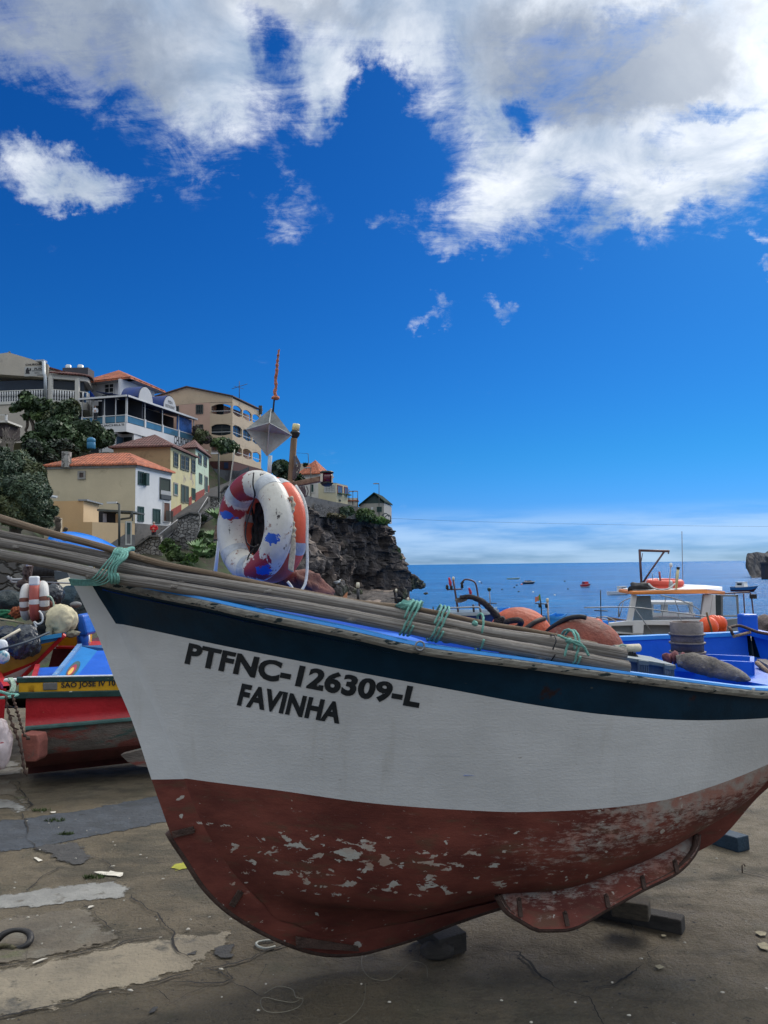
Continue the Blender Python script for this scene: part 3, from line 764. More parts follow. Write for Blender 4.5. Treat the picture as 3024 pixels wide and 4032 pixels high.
# ------------------------------------------------------------------ ground and sea
def ground_material():
    mt = bpy.data.materials.new('slipway_concrete'); mt.use_nodes = True; mt.node_tree.nodes.clear(); t = NT(mt.node_tree)
    ob = t.n('ShaderNodeTexCoord',out=3)
    n1 = t.noise(ob,.9,8,.6,.2); n2 = t.noise(t.mapping(ob,(3,3,0)),5,9,.65); n3 = t.noise(ob,60,6,.7)
    c = t.mix(t.mapr(n1,.34,.66),(.158,.122,.072,1),(.250,.200,.128,1))
    c = t.mix(t.math('MULTIPLY',t.mapr(n2,.45,.72),.75),c,(.090,.078,.058,1))
    c = t.mix(t.math('MULTIPLY',t.mapr(t.noise(t.mapping(ob,(7,1,0)),2.2,8,.6),.52,.72),.55),c,(.10,.098,.058,1))
    c = t.mix(t.math('MULTIPLY',t.mapr(n3,.35,.75),.35),c,(.24,.22,.18,1))
    c = t.mix(t.mapr(t.noise(ob,24,5,.6),.63,.70),c,(.045,.040,.034,1))
    c = t.mix(t.math('MULTIPLY',t.mapr(t.noise(t.mapping(ob,(1,8,0),sc=(.7,1.6,1)),1.3,9,.68),.5,.64),.6),c,(.062,.058,.042,1))
    c = t.mix(t.math('MULTIPLY',t.mapr(t.noise(ob,120,3,.6),.4,.7),.35),c,(.05,.045,.036,1))
    c = t.mix(t.mapr(t.noise(t.mapping(ob,(5,9,2)),31,3,.5),.725,.75),c,(.34,.32,.27,1))
    b = mt.node_tree.nodes.new('ShaderNodeBsdfPrincipled'); mt.node_tree.links.new(c,b.inputs['Base Color'])
    b.inputs['Specular IOR Level'].default_value = .3
    mt.node_tree.links.new(t.mapr(n2,.3,.7,.62,.9),b.inputs['Roughness'])
    h = t.math('ADD',t.math('MULTIPLY',n3,.8),t.math('ADD',t.math('MULTIPLY',n2,1.2),t.math('MULTIPLY',t.noise(ob,18,8,.65),.8)))
    bp = t.n('ShaderNodeBump',{'Strength': 1.0,'Distance': .05,'Height': h}); mt.node_tree.links.new(bp,b.inputs['Normal'])
    o = mt.node_tree.nodes.new('ShaderNodeOutputMaterial'); mt.node_tree.links.new(b.outputs[0],o.inputs[0])
    return mt
GM = ground_material()
mb = MB()
ys = [-400,-40,-6,0,2,4,6,9,14,20,30,45,75,110]
mb.grid([[(x,y,gz(y) if y > 0 else 0) for x in (-400,-60,-16,-8,-4,0,4,8,20,60,400)] for y in ys],smooth=False)
ground = mb.build('ground',GM,origin=(0,0,0),kind='structure')

def wobble(poly,amp=.012,step=.05,seed=0):      # irregular edge for a patch, in plan
    out = []; k = len(poly)
    for i in range(k):
        a,b = np.array(poly[i]),np.array(poly[(i + 1) % k]); n = max(1,int(np.linalg.norm(b - a) / step))
        for j in range(n):
            q = a + (b - a) * j / n
            d = mnoise.noise_vector(Vector((q[0] * 6 + seed,q[1] * 6,seed * 1.7))) * amp + mnoise.noise_vector(Vector((q[0] * 25 + seed,q[1] * 25,3))) * amp * .4
            out.append((q[0] + d.x,q[1] + d.y))
    return out
def patch(name,img,up,mtl,amp=.012,seed=0,zf=Z8,step=.04):
    pl = wobble([Pg(zf(*p))[:2] for p in img],amp,step,seed)
    a_ = np.array(pl); b_ = np.roll(a_,-1,0); ar = abs(.5 * np.sum(a_[:,0] * b_[:,1] - b_[:,0] * a_[:,1])); wd = min(.07,.16 * math.sqrt(ar)); st = .025
    gx,gy = np.arange(a_[:,0].min() - wd,a_[:,0].max() + wd + st,st),np.arange(a_[:,1].min() - wd,a_[:,1].max() + wd + st,st)
    q = np.stack(np.meshgrid(gx,gy),-1).reshape(-1,2); best = np.full(len(q),9.0); ins_ = np.zeros(len(q),bool)
    for u,v_ in zip(a_,b_):
        e_ = v_ - u; t_ = np.clip(((q - u) @ e_) / (e_ @ e_ + 1e-12),0,1); best = np.minimum(best,np.linalg.norm(q - u - t_[:,None] * e_,axis=1))
        c_ = (u[1] > q[:,1]) != (v_[1] > q[:,1]); ins_ ^= c_ & (q[:,0] < (v_[0] - u[0]) * (q[:,1] - u[1]) / (v_[1] - u[1] + 1e-12) + u[0])
    at_ = np.clip((np.where(ins_,best,-best) + .6 * wd) / (1.6 * wd),0,1); nx = len(gx); idx = np.arange(len(q)).reshape(len(gy),nx)
    f_ = np.stack([idx[:-1,:-1],idx[:-1,1:],idx[1:,1:],idx[1:,:-1]],-1).reshape(-1,4); f_ = f_[at_[f_].max(1) > 0]; use = np.unique(f_); rm = -np.ones(len(q),int); rm[use] = np.arange(len(use))
    mb = MB(); mb.add([(x,y,-G_SL * y + up) for x,y in q[use]],[tuple(rm[r_]) for r_ in f_])
    ob_ = mb.build(name,mtl,ground); at = ob_.data.attributes.new('edge','FLOAT','POINT'); at.data.foreach_set('value',at_[use].astype(np.float32))
    if not mtl.get('rag'): ragged(mtl); mtl['rag'] = 1
    return ob_
DARKBAND = M('dark_painted_strip',(.040,.046,.055),.8,.25,6,.9,25,chips=[((.20,.18,.14),30,.67,.72),((.03,.035,.04),5,.5,.65)])
GREYP = M('grey_mortar',(.205,.20,.182),.85,.2,5,.6,30,chips=[((.11,.10,.08),9,.55,.7)])
TAR = M('dark_tar',(.05,.048,.046),.85,.3,10,.9,40)
SLABL = M('pale_concrete',(.215,.182,.13),.85,.25,3,.9,40,chips=[((.085,.078,.064),6,.55,.68),((.045,.04,.036),26,.68,.72),((.17,.09,.05),2.2,.68,.74)])
SLABD = M('dark_concrete',(.12,.10,.072),.85,.3,3,.9,40,chips=[((.14,.125,.095),5,.5,.65),((.10,.10,.05),3,.58,.7)])
YEL = M('yellow_stain',(.28,.27,.03),.8,.2,20,.3,80)
MOSS = M('moss',(.035,.06,.012),.95,.4,30,1.0,60)
CRACK = M('crack_shadowed_dirt',(.018,.016,.014),.95,.3,30,.3,80)
patch('painted_strip',[(-300,640),(0,610),(170,596),(560,540),(1150,430),(1420,385),(1480,590),(1225,622),(560,755),(330,800),(0,845),(-300,880)],.004,DARKBAND,.006,1)
patch('mortar_patch',[(-300,1165),(0,1150),(420,1090),(860,1045),(940,1085),(970,1130),(900,1170),(560,1210),(0,1262),(-300,1285)],.004,GREYP,.02,2)
patch('tar_patch',[(250,812),(420,780),(560,768),(620,812),(690,880),(640,905),(560,945),(470,930),(370,880)],.008,TAR,.015,3)
patch('pale_slab',[(-300,1715),(0,1680),(230,1655),(520,1590),(900,1495),(1240,1460),(1659,1410),(1659,1500),(1400,1690),(1100,1800),(700,1870),(350,1985),(0,2065),(-300,2140)],.004,SLABL,.02,4)
patch('dark_slab',[(-300,1410),(0,1330),(600,1235),(700,1300),(905,1485),(520,1575),(230,1640),(-300,1700)],.004,SLABD,.02,5)
patch('pale_patch',[(-200,470),(60,455),(140,480),(235,545),(120,560),(60,525),(-200,530)],.007,GREYP,.01,6)
patch('pale_patch',[(-200,190),(60,175),(150,195),(130,225),(-200,235)],.006,GREYP,.01,7)
patch('pale_patch',[(-200,270),(60,225),(190,225),(130,275),(-200,305)],.006,GREYP,.01,8)
patch('dark_slab',[(-200,340),(90,318),(150,400),(240,490),(150,490),(70,430),(-200,450)],.004,SLABD,.015,9)
patch('paint_spill',[(1225,960),(1260,930),(1370,912),(1440,925),(1400,960),(1290,972)],.005,YEL,.012,10)
patch('oil_stain',[(1060,2010),(1100,1978),(1165,1975),(1140,2012),(1090,2025)],.008,TAR,.01,11)
patch('oil_stain',[(1340,1590),(1420,1570),(1430,1590),(1370,1605)],.008,TAR,.01,12)
patch('oil_stain',[(1550,1545),(1700,1510),(1700,1610),(1600,1620),(1545,1590)],.008,TAR,.012,13)
def crack(img,zf,wd=.008,seed=0):
    pts = [Pg(zf(*p))[:2] for p in img]; pp = []
    for a,b in zip(pts[:-1],pts[1:]):
        n = max(2,int(np.linalg.norm(b - a) / .02))
        for j in range(n): pp.append(a + (b - a) * j / n)
    pp.append(pts[-1]); l,r_ = [],[]
    for i,q in enumerate(pp):
        d = mnoise.noise_vector(Vector((q[0] * 7 + seed,q[1] * 7,seed))) * .022 + mnoise.noise_vector(Vector((q[0] * 30 + seed,q[1] * 30,5))) * .012
        t_ = pp[min(i + 1,len(pp) - 1)] - pp[max(i - 1,0)]; t_ = t_ / (np.linalg.norm(t_) + 1e-9)
        k = wd * max(.12,.55 + 1.1 * mnoise.noise(Vector((q[0] * 5,q[1] * 5,seed + 9)))) * min(1,.3 + min(i,len(pp) - 1 - i) / 8)
        x,y = q[0] + d.x,q[1] + d.y
        l.append((x - t_[1] * k / 2,y + t_[0] * k / 2)); r_.append((x + t_[1] * k / 2,y - t_[0] * k / 2))
    mb = MB(); mb.grid([[(x,y,-G_SL * y + .0105) for x,y in e] for e in (l,r_)],smooth=False); mb.build('crack',CRACK,ground)
crack([(-200,1700),(0,1680),(230,1650),(450,1605),(700,1560),(830,1545),(880,1500),(1000,1480),(1200,1462)],Z8,.012,1)
crack([(-200,2110),(0,2060),(300,1990),(560,1930),(700,1875),(960,1830),(1080,1815),(1250,1750),(1500,1700),(1600,1720),(1659,1760)],Z8,.016,2)
crack([(590,1215),(660,1280),(730,1340),(800,1385),(850,1440),(910,1490)],Z8,.009,3)
crack([(950,1155),(1060,1240),(1110,1300),(1180,1350),(1270,1430),(1240,1480),(1300,1570),(1390,1620)],Z8,.010,4)
crack([(200,1130),(250,1070),(330,1010),(470,945)],Z8,.012,5)
crack([(130,330),(170,420),(230,500),(160,570),(200,650),(200,750),(260,820),(340,860)],Z8,.016,6)
crack([(690,880),(760,920),(830,970)],Z8,.014,7)
crack([(0,1560),(60,1610),(120,1665)],Z8,.007,8)
crack([(830,1045),(700,1090),(620,1130),(490,1160),(380,1180)],Z6,.014,9)
crack([(490,1160),(520,1230),(470,1250),(330,1250),(170,1240)],Z6,.010,10)
crack([(520,1230),(580,1270),(640,1310),(760,1330)],Z6,.008,11)
crack([(690,1160),(660,1240),(620,1275)],Z6,.006,12)
crack([(90,1010),(190,1040),(300,1085),(410,1095),(480,1160),(510,1215),(600,1280),(760,1315),(790,1370),(830,1445),(850,1500)],Z7,.012,13)
crack([(770,1310),(790,1270),(900,1255),(960,1220),(1000,1190),(1040,1150)],Z7,.008,14)
crack([(1070,1150),(1060,1100),(1100,1065),(1060,1040),(990,1000),(970,950),(880,930)],Z7,.006,15)
crack([(1340,630),(1450,655),(1550,690),(1700,720)],Z7,.010,16)
crack([(1530,350),(1590,390),(1700,420)],Z7,.010,17)
crack([(860,1330),(1100,1345),(1400,1350),(1659,1320)],Z7,.004,18)
crack([(1100,1065),(1250,1090),(1400,1130),(1659,1120)],Z7,.004,19)
crack([(1230,1960),(1350,1880),(1500,1830),(1659,1790)],Z8,.006,20)
crack([(1000,2100),(1230,1960),(1200,1890),(1080,1815)],Z8,.006,21)
crack([(200,1640),(190,1420),(240,1380)],Z8,.004,22)
crack([(1240,700),(1240,760),(1250,850)],Z8,.004,23)

def sea_material():
    mt = bpy.data.materials.new('sea_water'); mt.use_nodes = True; mt.node_tree.nodes.clear(); t = NT(mt.node_tree)
    ob = t.n('ShaderNodeTexCoord',out=3)
    big = t.noise(t.mapping(ob,sc=(.6,1.6,1)),.012,6,.6)
    c = t.mix(t.mapr(big,.35,.65),(.008,.10,.28,1),(.016,.15,.37,1))
    rip = t.noise(t.mapping(ob,sc=(.5,2.6,1)),.16,8,.68,.3)
    c = t.mix(t.math('MULTIPLY',t.mapr(rip,.45,.62),.7),c,(.003,.035,.14,1)); c = t.mix(t.math('MULTIPLY',t.mapr(rip,.42,.30),.6),c,(.05,.19,.42,1))
    b = mt.node_tree.nodes.new('ShaderNodeBsdfPrincipled'); mt.node_tree.links.new(c,b.inputs['Base Color'])
    b.inputs['Roughness'].default_value = .25; b.inputs['IOR'].default_value = 1.12
    h = t.math('ADD',t.noise(t.mapping(ob,sc=(1,1.7,1)),.35,9,.62,.4),t.math('MULTIPLY',t.noise(t.mapping(ob,rot=(0,0,.5),sc=(1,2.0,1)),.07,5,.55),2.2))
    bp = t.n('ShaderNodeBump',{'Strength': 1.0,'Distance': 1.0,'Height': h}); mt.node_tree.links.new(bp,b.inputs['Normal'])
    o = mt.node_tree.nodes.new('ShaderNodeOutputMaterial'); mt.node_tree.links.new(b.outputs[0],o.inputs[0])
    return mt
SEA_Z = -6.0
mb = MB()
mb.grid([[(x,y,SEA_Z) for x in (-12000,-2000,-300,0,300,2000,12000)] for y in (30,120,300,1000,4000,14000)],smooth=False)
sea = mb.build('sea',sea_material(),origin=(0,0,SEA_Z),kind='structure')
# ------------------------------------------------------------------ things on and around the white boat
def G3(x,y,Y): return Vector(P(ZG(x,y),Y))
def ring_material(name,base,blotches,dirty):
    mt = bpy.data.materials.new(name); mt.use_nodes = True; mt.node_tree.nodes.clear(); t = NT(mt.node_tree)
    ob = t.n('ShaderNodeTexCoord',out=3); c = t.mix(t.mapr(t.noise(ob,9,8,.65),.3,.7),c4(base,.82),c4(base,1.0))
    c = t.mix(t.mapr(t.noise(ob,30,8,.7),.585,.64),c,c4(dirty))
    c = t.mix(t.mapr(t.noise(t.mapping(ob,(4,4,4),sc=(1,1,.45)),26,7,.7),.63,.66),c,(.035,.03,.03,1))
    c = t.mix(t.math('MULTIPLY',t.mapr(t.noise(ob,5,6,.6),.5,.7),.5),c,(.36,.33,.27,1))
    for col,sc,lo,off,k in blotches:          # a worn coat of paint left where the float was once striped
        at = t.n('ShaderNodeAttribute',out=2,attribute_name=k)
        c = t.mix(t.mapr(t.math('ADD',at,t.math('MULTIPLY_ADD',t.noise(t.mapping(ob,off),sc,9,.68,.4),2.2,-1.1)),lo,lo + .03),c,c4(col))
    b = mt.node_tree.nodes.new('ShaderNodeBsdfPrincipled'); mt.node_tree.links.new(c,b.inputs['Base Color']); b.inputs['Roughness'].default_value = .5
    bp = t.n('ShaderNodeBump',{'Strength': .25,'Distance': .008,'Height': t.noise(ob,60,6,.6)}); mt.node_tree.links.new(bp,b.inputs['Normal'])
    o = mt.node_tree.nodes.new('ShaderNodeOutputMaterial'); mt.node_tree.links.new(b.outputs[0],o.inputs[0]); return mt
RINGW = ring_material('white_lifebuoy',(.60,.58,.52),[((.24,.012,.02),13,.40,(1,2,3),'red'),((.01,.08,.42),17,.42,(4,2,3),'blue')],(.20,.08,.05))
RINGO = M('orange_lifebuoy',(.60,.095,.045),.45,.18,7,.15,60,chips=[((.40,.045,.04),6,.6,.7)])
TAPE = M('reflective_tape',(.38,.40,.42),.45,.2,25,.2,90,metal=.2)
def ring_basis(nrm,up):
    n_ = Vector(nrm).normalized(); u = Vector(up); u = (u - n_ * u.dot(n_)).normalized(); return n_,u.cross(n_),u
def lifebuoy(c,nrm,up,Rm,r,mtl,label,bands,attrs=None,flat=1.0,group=None,seg=(96,36),bandw=.13,bandmat=None,rx=1.0):
    n_,e1,e2 = ring_basis(nrm,up); c = Vector(c)
    def pt(a,b,k=1.0):
        d = e1 * (math.cos(a) * rx) + e2 * math.sin(a)
        return c + d * Rm + (e1 * math.cos(a) + e2 * math.sin(a)) * (math.cos(b) * r * k) + n_ * (math.sin(b) * r * k * flat)
    A,B = seg; mb = MB()
    rows = [[pt(2 * math.pi * i / A,2 * math.pi * j / B) for j in range(B + 1)] for i in range(A + 1)]
    root = thing('lifebuoy',c - e2 * (Rm + r),label,'lifebuoy',group)
    mb.grid(rows); o = mb.build('ring',mtl,root)
    if attrs:
        for k,spots in attrs.items():
            at = o.data.attributes.new(k,'FLOAT','POINT'); val = []
            for i in range(A + 1):
                for j in range(B + 1):
                    a = math.degrees(2 * math.pi * i / A); b = math.degrees(2 * math.pi * j / B); v_ = 0
                    for a0,b0,wa_,wb_ in spots:
                        da = (a - a0 + 180) % 360 - 180; db = (b - b0 + 180) % 360 - 180
                        v_ = max(v_,1 - .62 * math.hypot(da / wa_,db / wb_))
                    val.append(v_)
            at.data.foreach_set('value',val)
    for a0 in bands:
        m2 = MB(); m2.grid([[pt(R(a0) + f * bandw,2 * math.pi * j / B,1.02) for j in range(B + 1)] for f in np.linspace(-1,1,8)]); m2.build('reflective_band',bandmat or TAPE,root)
    return root,pt
# white and orange lifebuoys standing on the foredeck
WN = (-.72,-.69,.02)
wc = G3(433,1590,3.56)
wb_,wpt = lifebuoy(wc,WN,(.16,-.12,1),  .203,.066,RINGW,'big scuffed white lifebuoy with red and blue paint smears standing on the white boat foredeck',
    [66,140,232,276],{'red': [(163,100,13,110),(118,110,17,100),(-52,70,20,75),(-38,110,8,50)],'blue': [(-6,62,7,34),(-44,40,9,26),(170,130,6,40)]})
oc = wc + Vector((.066,.115,-.012))
ob_,opt = lifebuoy(oc,WN,(.22,-.16,1),.206,.054,RINGO,'orange lifebuoy leaning right behind the big white lifebuoy on the foredeck',[-8,172,82,262],bandw=.12)
mb = MB(); mb.tube(spline([opt(R(28),1.2,1.05),opt(R(35),1.0,1.3),opt(R(44),1.1,1.25),opt(R(46),1.4,1.05)],14),.008,8); mb.build('grab_loop',WHITEROPE,ob_)
# ropes on the buoys
mb = MB(); mb.tube(spline([G3(745,1335,3.42),G3(770,1400,3.42),G3(752,1500,3.41),G3(775,1620,3.41),G3(765,1700,3.40)],40),[.009 + .003 * math.sin(i * 1.1) for i in range(40)],9)
for k in range(4): mb.tube(spline([G3(765 + k * 4,1690,3.40),G3(752 + 9 * k,1800,3.40),G3(738 + 11 * k,1900 - 8 * k,3.40),G3(735 + 8 * k,1960 + 6 * k,3.40)],20),.006,7)
tag(mb.build('frayed_rope',CREAMROPE),'frayed beige rope hanging down the right limb of the white lifebuoy','rope')
mb = MB(); mb.tube(spline([G3(790,1240,3.50),G3(850,1340,3.48),G3(885,1480,3.46),G3(886,1700,3.45),G3(888,1950,3.44),G3(870,2080,3.42),G3(830,2150,3.40)],50),.0065,8)
mb.tube(spline([G3(720,2060,3.42),G3(745,2090,3.42),G3(765,2125,3.42)],12),.0065,8)
tag(mb.build('rope',WHITEROPE),'long white rope hanging in a curve to the right of the orange lifebuoy','rope')
mb = MB()
for k in range(14):
    x0 = 445 + k * 8; pts = [G3(x0 + rng.uniform(-14,14),1335 + rng.uniform(-20,25),3.74)]
    for j in range(1,7): pts.append(G3(x0 + rng.uniform(-26,26) - j * 3,1335 + j * 92,3.74 + rng.uniform(-.03,.03)))
    mb.tube(spline(pts,30),rng.uniform(.006,.012),6)
tag(mb.build('fishing_net',M('black_net',(.02,.022,.026),.85,.4,40,.8,150)),'hank of black fishing net hanging behind the hole of the white lifebuoy','fishing net')
mb = MB()
mb.tube(spline([G3(432,1130,3.44),G3(425,1230,3.42),G3(440,1320,3.45),G3(400,1470,3.5),G3(362,1620,3.5),G3(375,1730,3.5),G3(430,1765,3.5),G3(470,1745,3.52)],50),.0035,6)
mb.tube(spline([G3(440,1320,3.45),G3(500,1345,3.5),G3(540,1330,3.5)],12),.0035,6)
mb.tube(spline([G3(430,1780,3.5),G3(385,1850,3.5),G3(375,1940,3.5),G3(400,2010,3.5)],20),.0035,6)
tag(mb.build('cable',BLACKCORD),'thin black cable looped over the top of the white lifebuoy','cable')
# radar reflector and flag on a thin staff
ALU = M('dull_aluminium',(.36,.37,.36),.55,.22,8,.25,40,metal=.35,chips=[((.22,.21,.18),7,.6,.72)])
Ym = 3.86
mast = thing('reflector_staff',G3(560,2050,Ym),'thin blue and white staff carrying a grey diamond radar reflector and furled orange flag','mast')
mb = MB(); mb.tube([G3(545,2080,Ym),G3(562,1170,Ym)],.012,12); mb.build('lower_staff',M('faded_blue_paint',(.10,.24,.48),.6,.3,6,.2,40),mast)
mb = MB(); mb.tube([G3(562,1170,Ym),G3(572,985,Ym)],.011,12); mb.build('staff',M('pale_paint',(.42,.47,.50),.6,.15,8,.2,40),mast)
mb = MB(); mb.tube([G3(597,610,Ym),G3(607,500,Ym),G3(650,75,Ym)],[.0045,.0045,.003],8); mb.build('rod',IRON,mast)
mb = MB(); fl = [(607,505),(618,480),(612,440),(622,390),(618,330),(630,260),(632,200),(640,140),(646,84)]
mb.tube(spline([G3(x,y,Ym) for x,y in fl],60),[(.0105 - .005 * i / 59) * (1 + .5 * mnoise.noise(Vector((i * .33,2.2,1.1)))) for i in range(60)],10,jit=.35)
mb.blob(G3(618,492,Ym - .01),(.022,.014,.012),3,.4,2,2)
mb.build('furled_flag',M('faded_orange_cloth',(.42,.15,.085),.9,.3,25,.7,80),mast)
rc = G3(563,785,Ym); a1 = (G3(600,572,Ym) - G3(562,992,Ym)).normalized(); a2 = Vector((.96,.28,.10)); a2 = (a2 - a1 * a2.dot(a1)).normalized(); a3 = a1.cross(a2)
if a3.y > 0: a3 = -a3
a3 = (a3 - a2 * .15 + a1 * .26).normalized()
Ls = [.127,.121,.120]
for nm,(u,lu),(v_,lv) in (('reflector_plate',(a1,Ls[0]),(a2,Ls[1])),('reflector_plate',(a2,Ls[1]),(a3,Ls[2])),('reflector_plate',(a1,Ls[0]),(a3,Ls[2]))):
    q = [rc + u * lu,rc + v_ * lv,rc - u * lu,rc - v_ * lv]; n_ = u.cross(v_).normalized() * .0022
    mb = MB(); mb.prism([p_ - n_ for p_ in q],n_ * 2); mb.build(nm,ALU,mast)
# wooden light post with its lamp, cross arm and red side light
post = thing('light_post',G3(735,2120,3.95),'wooden post with cream lamp on top and a red side lantern on its cross arm','light post')
TIMB = M('post_timber',(.25,.155,.085),.8,.25,3,.5,40,stretch=(20,20,1.5),col2=(.34,.25,.16))
mb = MB(); mb.bar(G3(680,2120,3.95),G3(776,835,3.95),.032,.030,up=(0,1,0)); mb.build('post',TIMB,post,bevel=.004)
lc = G3(785,800,3.95); la = (G3(795,720,3.95) - lc).normalized()
mb = MB(); mb.lathe(lc - la * .022,[(.015,0),(.017,.005),(.024,.015),(.024,.022),(.026,.026),(.026,.032),(.02,.035),(.02,.04)],24,axis=la); mb.build('lamp_base',M('black_plastic',(.01,.012,.012),.45,.2,20,.1,80),post)
mb = MB(); mb.lathe(lc + la * .016,[(.020,0),(.020,.034),(.017,.038),(0,.039)],24,axis=la); mb.build('lamp_lens',M('yellowed_lens',(.62,.55,.28),.3,.1,10,.05,50),post)
mb = MB(); mb.bar(G3(735,1240,3.93),G3(1010,1183,3.78),.027,.028); mb.build('cross_arm',M('arm_timber',(.21,.13,.075),.8,.25,3,.5,40,stretch=(2,20,20),col2=(.30,.21,.14)),post,bevel=.004)
def C3(x,y,Y): return Vector(P(ZC(x,y),Y))
sc_ = C3(517,285,3.76)
mb = MB(); mb.lathe(sc_ + Vector((0,0,.024)),[(.031,0),(.035,.002),(.035,.008),(.027,.012),(0,.013)],26); mb.build('lantern_cap',M('black_green_casing',(.008,.018,.016),.4,.3,12,.1,60),post); mb = MB(); mb.lathe(sc_ - Vector((0,0,.041)),[(.015,0),(.025,.005),(.033,.015),(.033,.02)],26); mb.build('lantern_base',M('black_green_casing'),post)
mb = MB(); mb.lathe(sc_ - Vector((0,0,.022)),[(.029,0),(.029,.047)],26); mb.build('red_lens',M('dark_red_lens',(.085,.006,.022),.2,.2,10,.05,60,spec=.6),post)
M('cream_plastic',(.50,.46,.36),.5,.1,12,.05,60)
for a_,b_,w_ in ((C3(462,235,3.735),C3(458,322,3.735),.012),(C3(578,240,3.74),C3(572,335,3.74),.006)):
    mb = MB(); mb.bar(a_,b_,w_,.012,up=(0,1,0)); mb.build('cream_rib',M('cream_plastic'),post)
mb = MB()
for k in range(9):
    x0 = rng.uniform(775,800); mb.tube(spline([G3(x0,980 + 30 * rng.random(),3.92),G3(x0 + rng.uniform(0,36),1060 + 20 * rng.random(),3.9),G3(x0 + rng.uniform(-18,30),1120,3.9),G3(x0 + rng.uniform(-30,6),1165 + 30 * rng.random(),3.9)],20),.003,5)
tag(mb.build('wire_tangle',M('dull_wire',(.10,.085,.09),.7,.4,20,.1,80)),'tangle of thin wires hanging beside the wooden light post','wires')
mb = MB()
for k in range(8):
    x0 = rng.uniform(830,890); mb.tube(spline([G3(x0,1245,3.85),G3(x0 + rng.uniform(-10,20),1290,3.85),G3(x0 + rng.uniform(-20,15),1335,3.85),G3(x0 - 20,1250,3.85)],20),.003,5)
tag(mb.build('wire_tangle',M('dull_wire')),'bunch of coiled wire hung below the cross arm of the light post','wires')
# white pole light on the left of the buoys
wl = thing('signal_pole',P(ZH(1190,2000),3.95),'slim white pole with small lamp and long cream aerial left of the white lifebuoy','pole')
def H3(x,y,Y=3.95): return Vector(P(ZH(x,y),Y))
mb = MB(); mb.tube([H3(1175,2120),H3(1300,1010)],[.011,.005],14); mb.build('pole',WHITEP,wl)
mb = MB(); mb.tube([H3(1385,800),H3(1410,650)],.005,8); mb.build('aerial_socket',WHITEP,wl)
mb = MB(); mb.tube([H3(1412,640),H3(1500,30),H3(1508,-40)],[.0038,.0034,.003],8); mb.build('aerial',M('cream_rod',(.55,.54,.42),.5,.1,10,.05,50),wl)
mb = MB(); mb.tube([H3(1300,1010),H3(1335,880)],.005,8); mb.lathe(H3(1342,890),[(.012,0),(.013,.011),(.016,.013),(.016,.018),(.013,.022),(0,.023)],16); mb.build('lamp',M('cream_plastic'),wl)
mb = MB(); e_ = H3(1340,965,3.9); mb.tube([e_ + Vector((math.cos(a) * .016,0,math.sin(a) * .028)) for a in np.linspace(0,2 * math.pi,25)[:-1]],.004,8,closed=True); mb.build('bracket_ring',BLACKCORD,wl)
mb = MB(); mb.bar(H3(1195,1425,3.9),H3(1220,1200,3.9),.016,.014,up=(0,1,0)); mb.build('wood_handle',WOODB,wl)
for a_,b_ in ((H3(1170,1435,3.9),H3(1250,1430,3.9)),(H3(1200,1196,3.9),H3(1275,1205,3.9))):
    mb = MB(); mb.bar(a_,b_,.007,.01); mb.build('handle_bracket',IRON,wl)

# brown canvas bundle
mb = MB()
prof = [[(160,1310),(185,1278),(230,1310),(290,1360),(340,1400),(395,1420),(408,1480),(405,1540)],[(150,1540),(200,1545),(300,1545),(405,1545)]]
cv = C3(270,1480,3.75); mb.blob(cv,(.135,.08,.085),5,.22,1.6,4,rot=Matrix.Rotation(.36,3,'Y'))
for k in range(6):
    mb.tube(spline([C3(165 + k * 8,1290 + k * 6,3.72),C3(210 + k * 20,1390 + 10 * k,3.67),C3(250 + 28 * k,1520,3.70)],16),[.012 * math.sin(math.pi * (i + .5) / 16) + .004 for i in range(16)],8)
tag(mb.build('canvas_bundle',M('brown_canvas',(.17,.075,.06),.9,.25,9,.5,45,chips=[((.09,.04,.035),7,.55,.7)])),'crumpled brown canvas bundle to the right of the lifebuoys','canvas')

# grapnel / folding anchor on the rail
def E3(x,y,Y): return Vector(P(ZE(x,y),Y))
YA = 3.22
an = thing('anchor',E3(770,620,YA),'rusty dark iron anchor with curved arm and flat fluke lying on the poles','anchor')
AIRON = M('scaly_iron',(.045,.035,.033),.85,.45,22,1.0,90,metal=.2)
mb = MB(); mb.tube(spline([E3(385,320,YA - .02),E3(470,308,YA - .03),E3(560,335,YA - .03),E3(640,395,YA - .02),E3(700,460,YA - .01),E3(740,520,YA)],40),[.010 + .006 * i / 39 for i in range(40)],12,jit=.25); mb.build('arm',AIRON,an)
mb = MB(); q = [E3(333,345,YA - .04),E3(355,332,YA - .03),E3(420,315,YA - .02),E3(470,318,YA - .03),E3(440,348,YA - .05),E3(385,366,YA - .055),E3(345,364,YA - .05)]; mb.prism(q,(0,.012,.006)); mb.build('fluke',AIRON,an,bevel=.003)
mb = MB(); mb.prism([E3(690,545,YA - .02),E3(712,505,YA - .02),E3(790,492,YA - .02),E3(815,540,YA - .02),E3(848,600,YA - .02),E3(830,622,YA - .02),E3(778,634,YA - .02),E3(706,588,YA - .02)],(.01,.06,0)); mb.build('crown_block',AIRON,an,bevel=.006)
mb = MB(); mb.tube(spline([E3(805,565,YA),E3(815,545,YA - .03),E3(860,530,YA - .04),E3(910,525,YA - .04),E3(950,535,YA - .02),E3(950,560,YA),E3(930,585,YA + .02),E3(910,600,YA + .02)],40),.0125,10,jit=.2); mb.build('second_arm',AIRON,an)

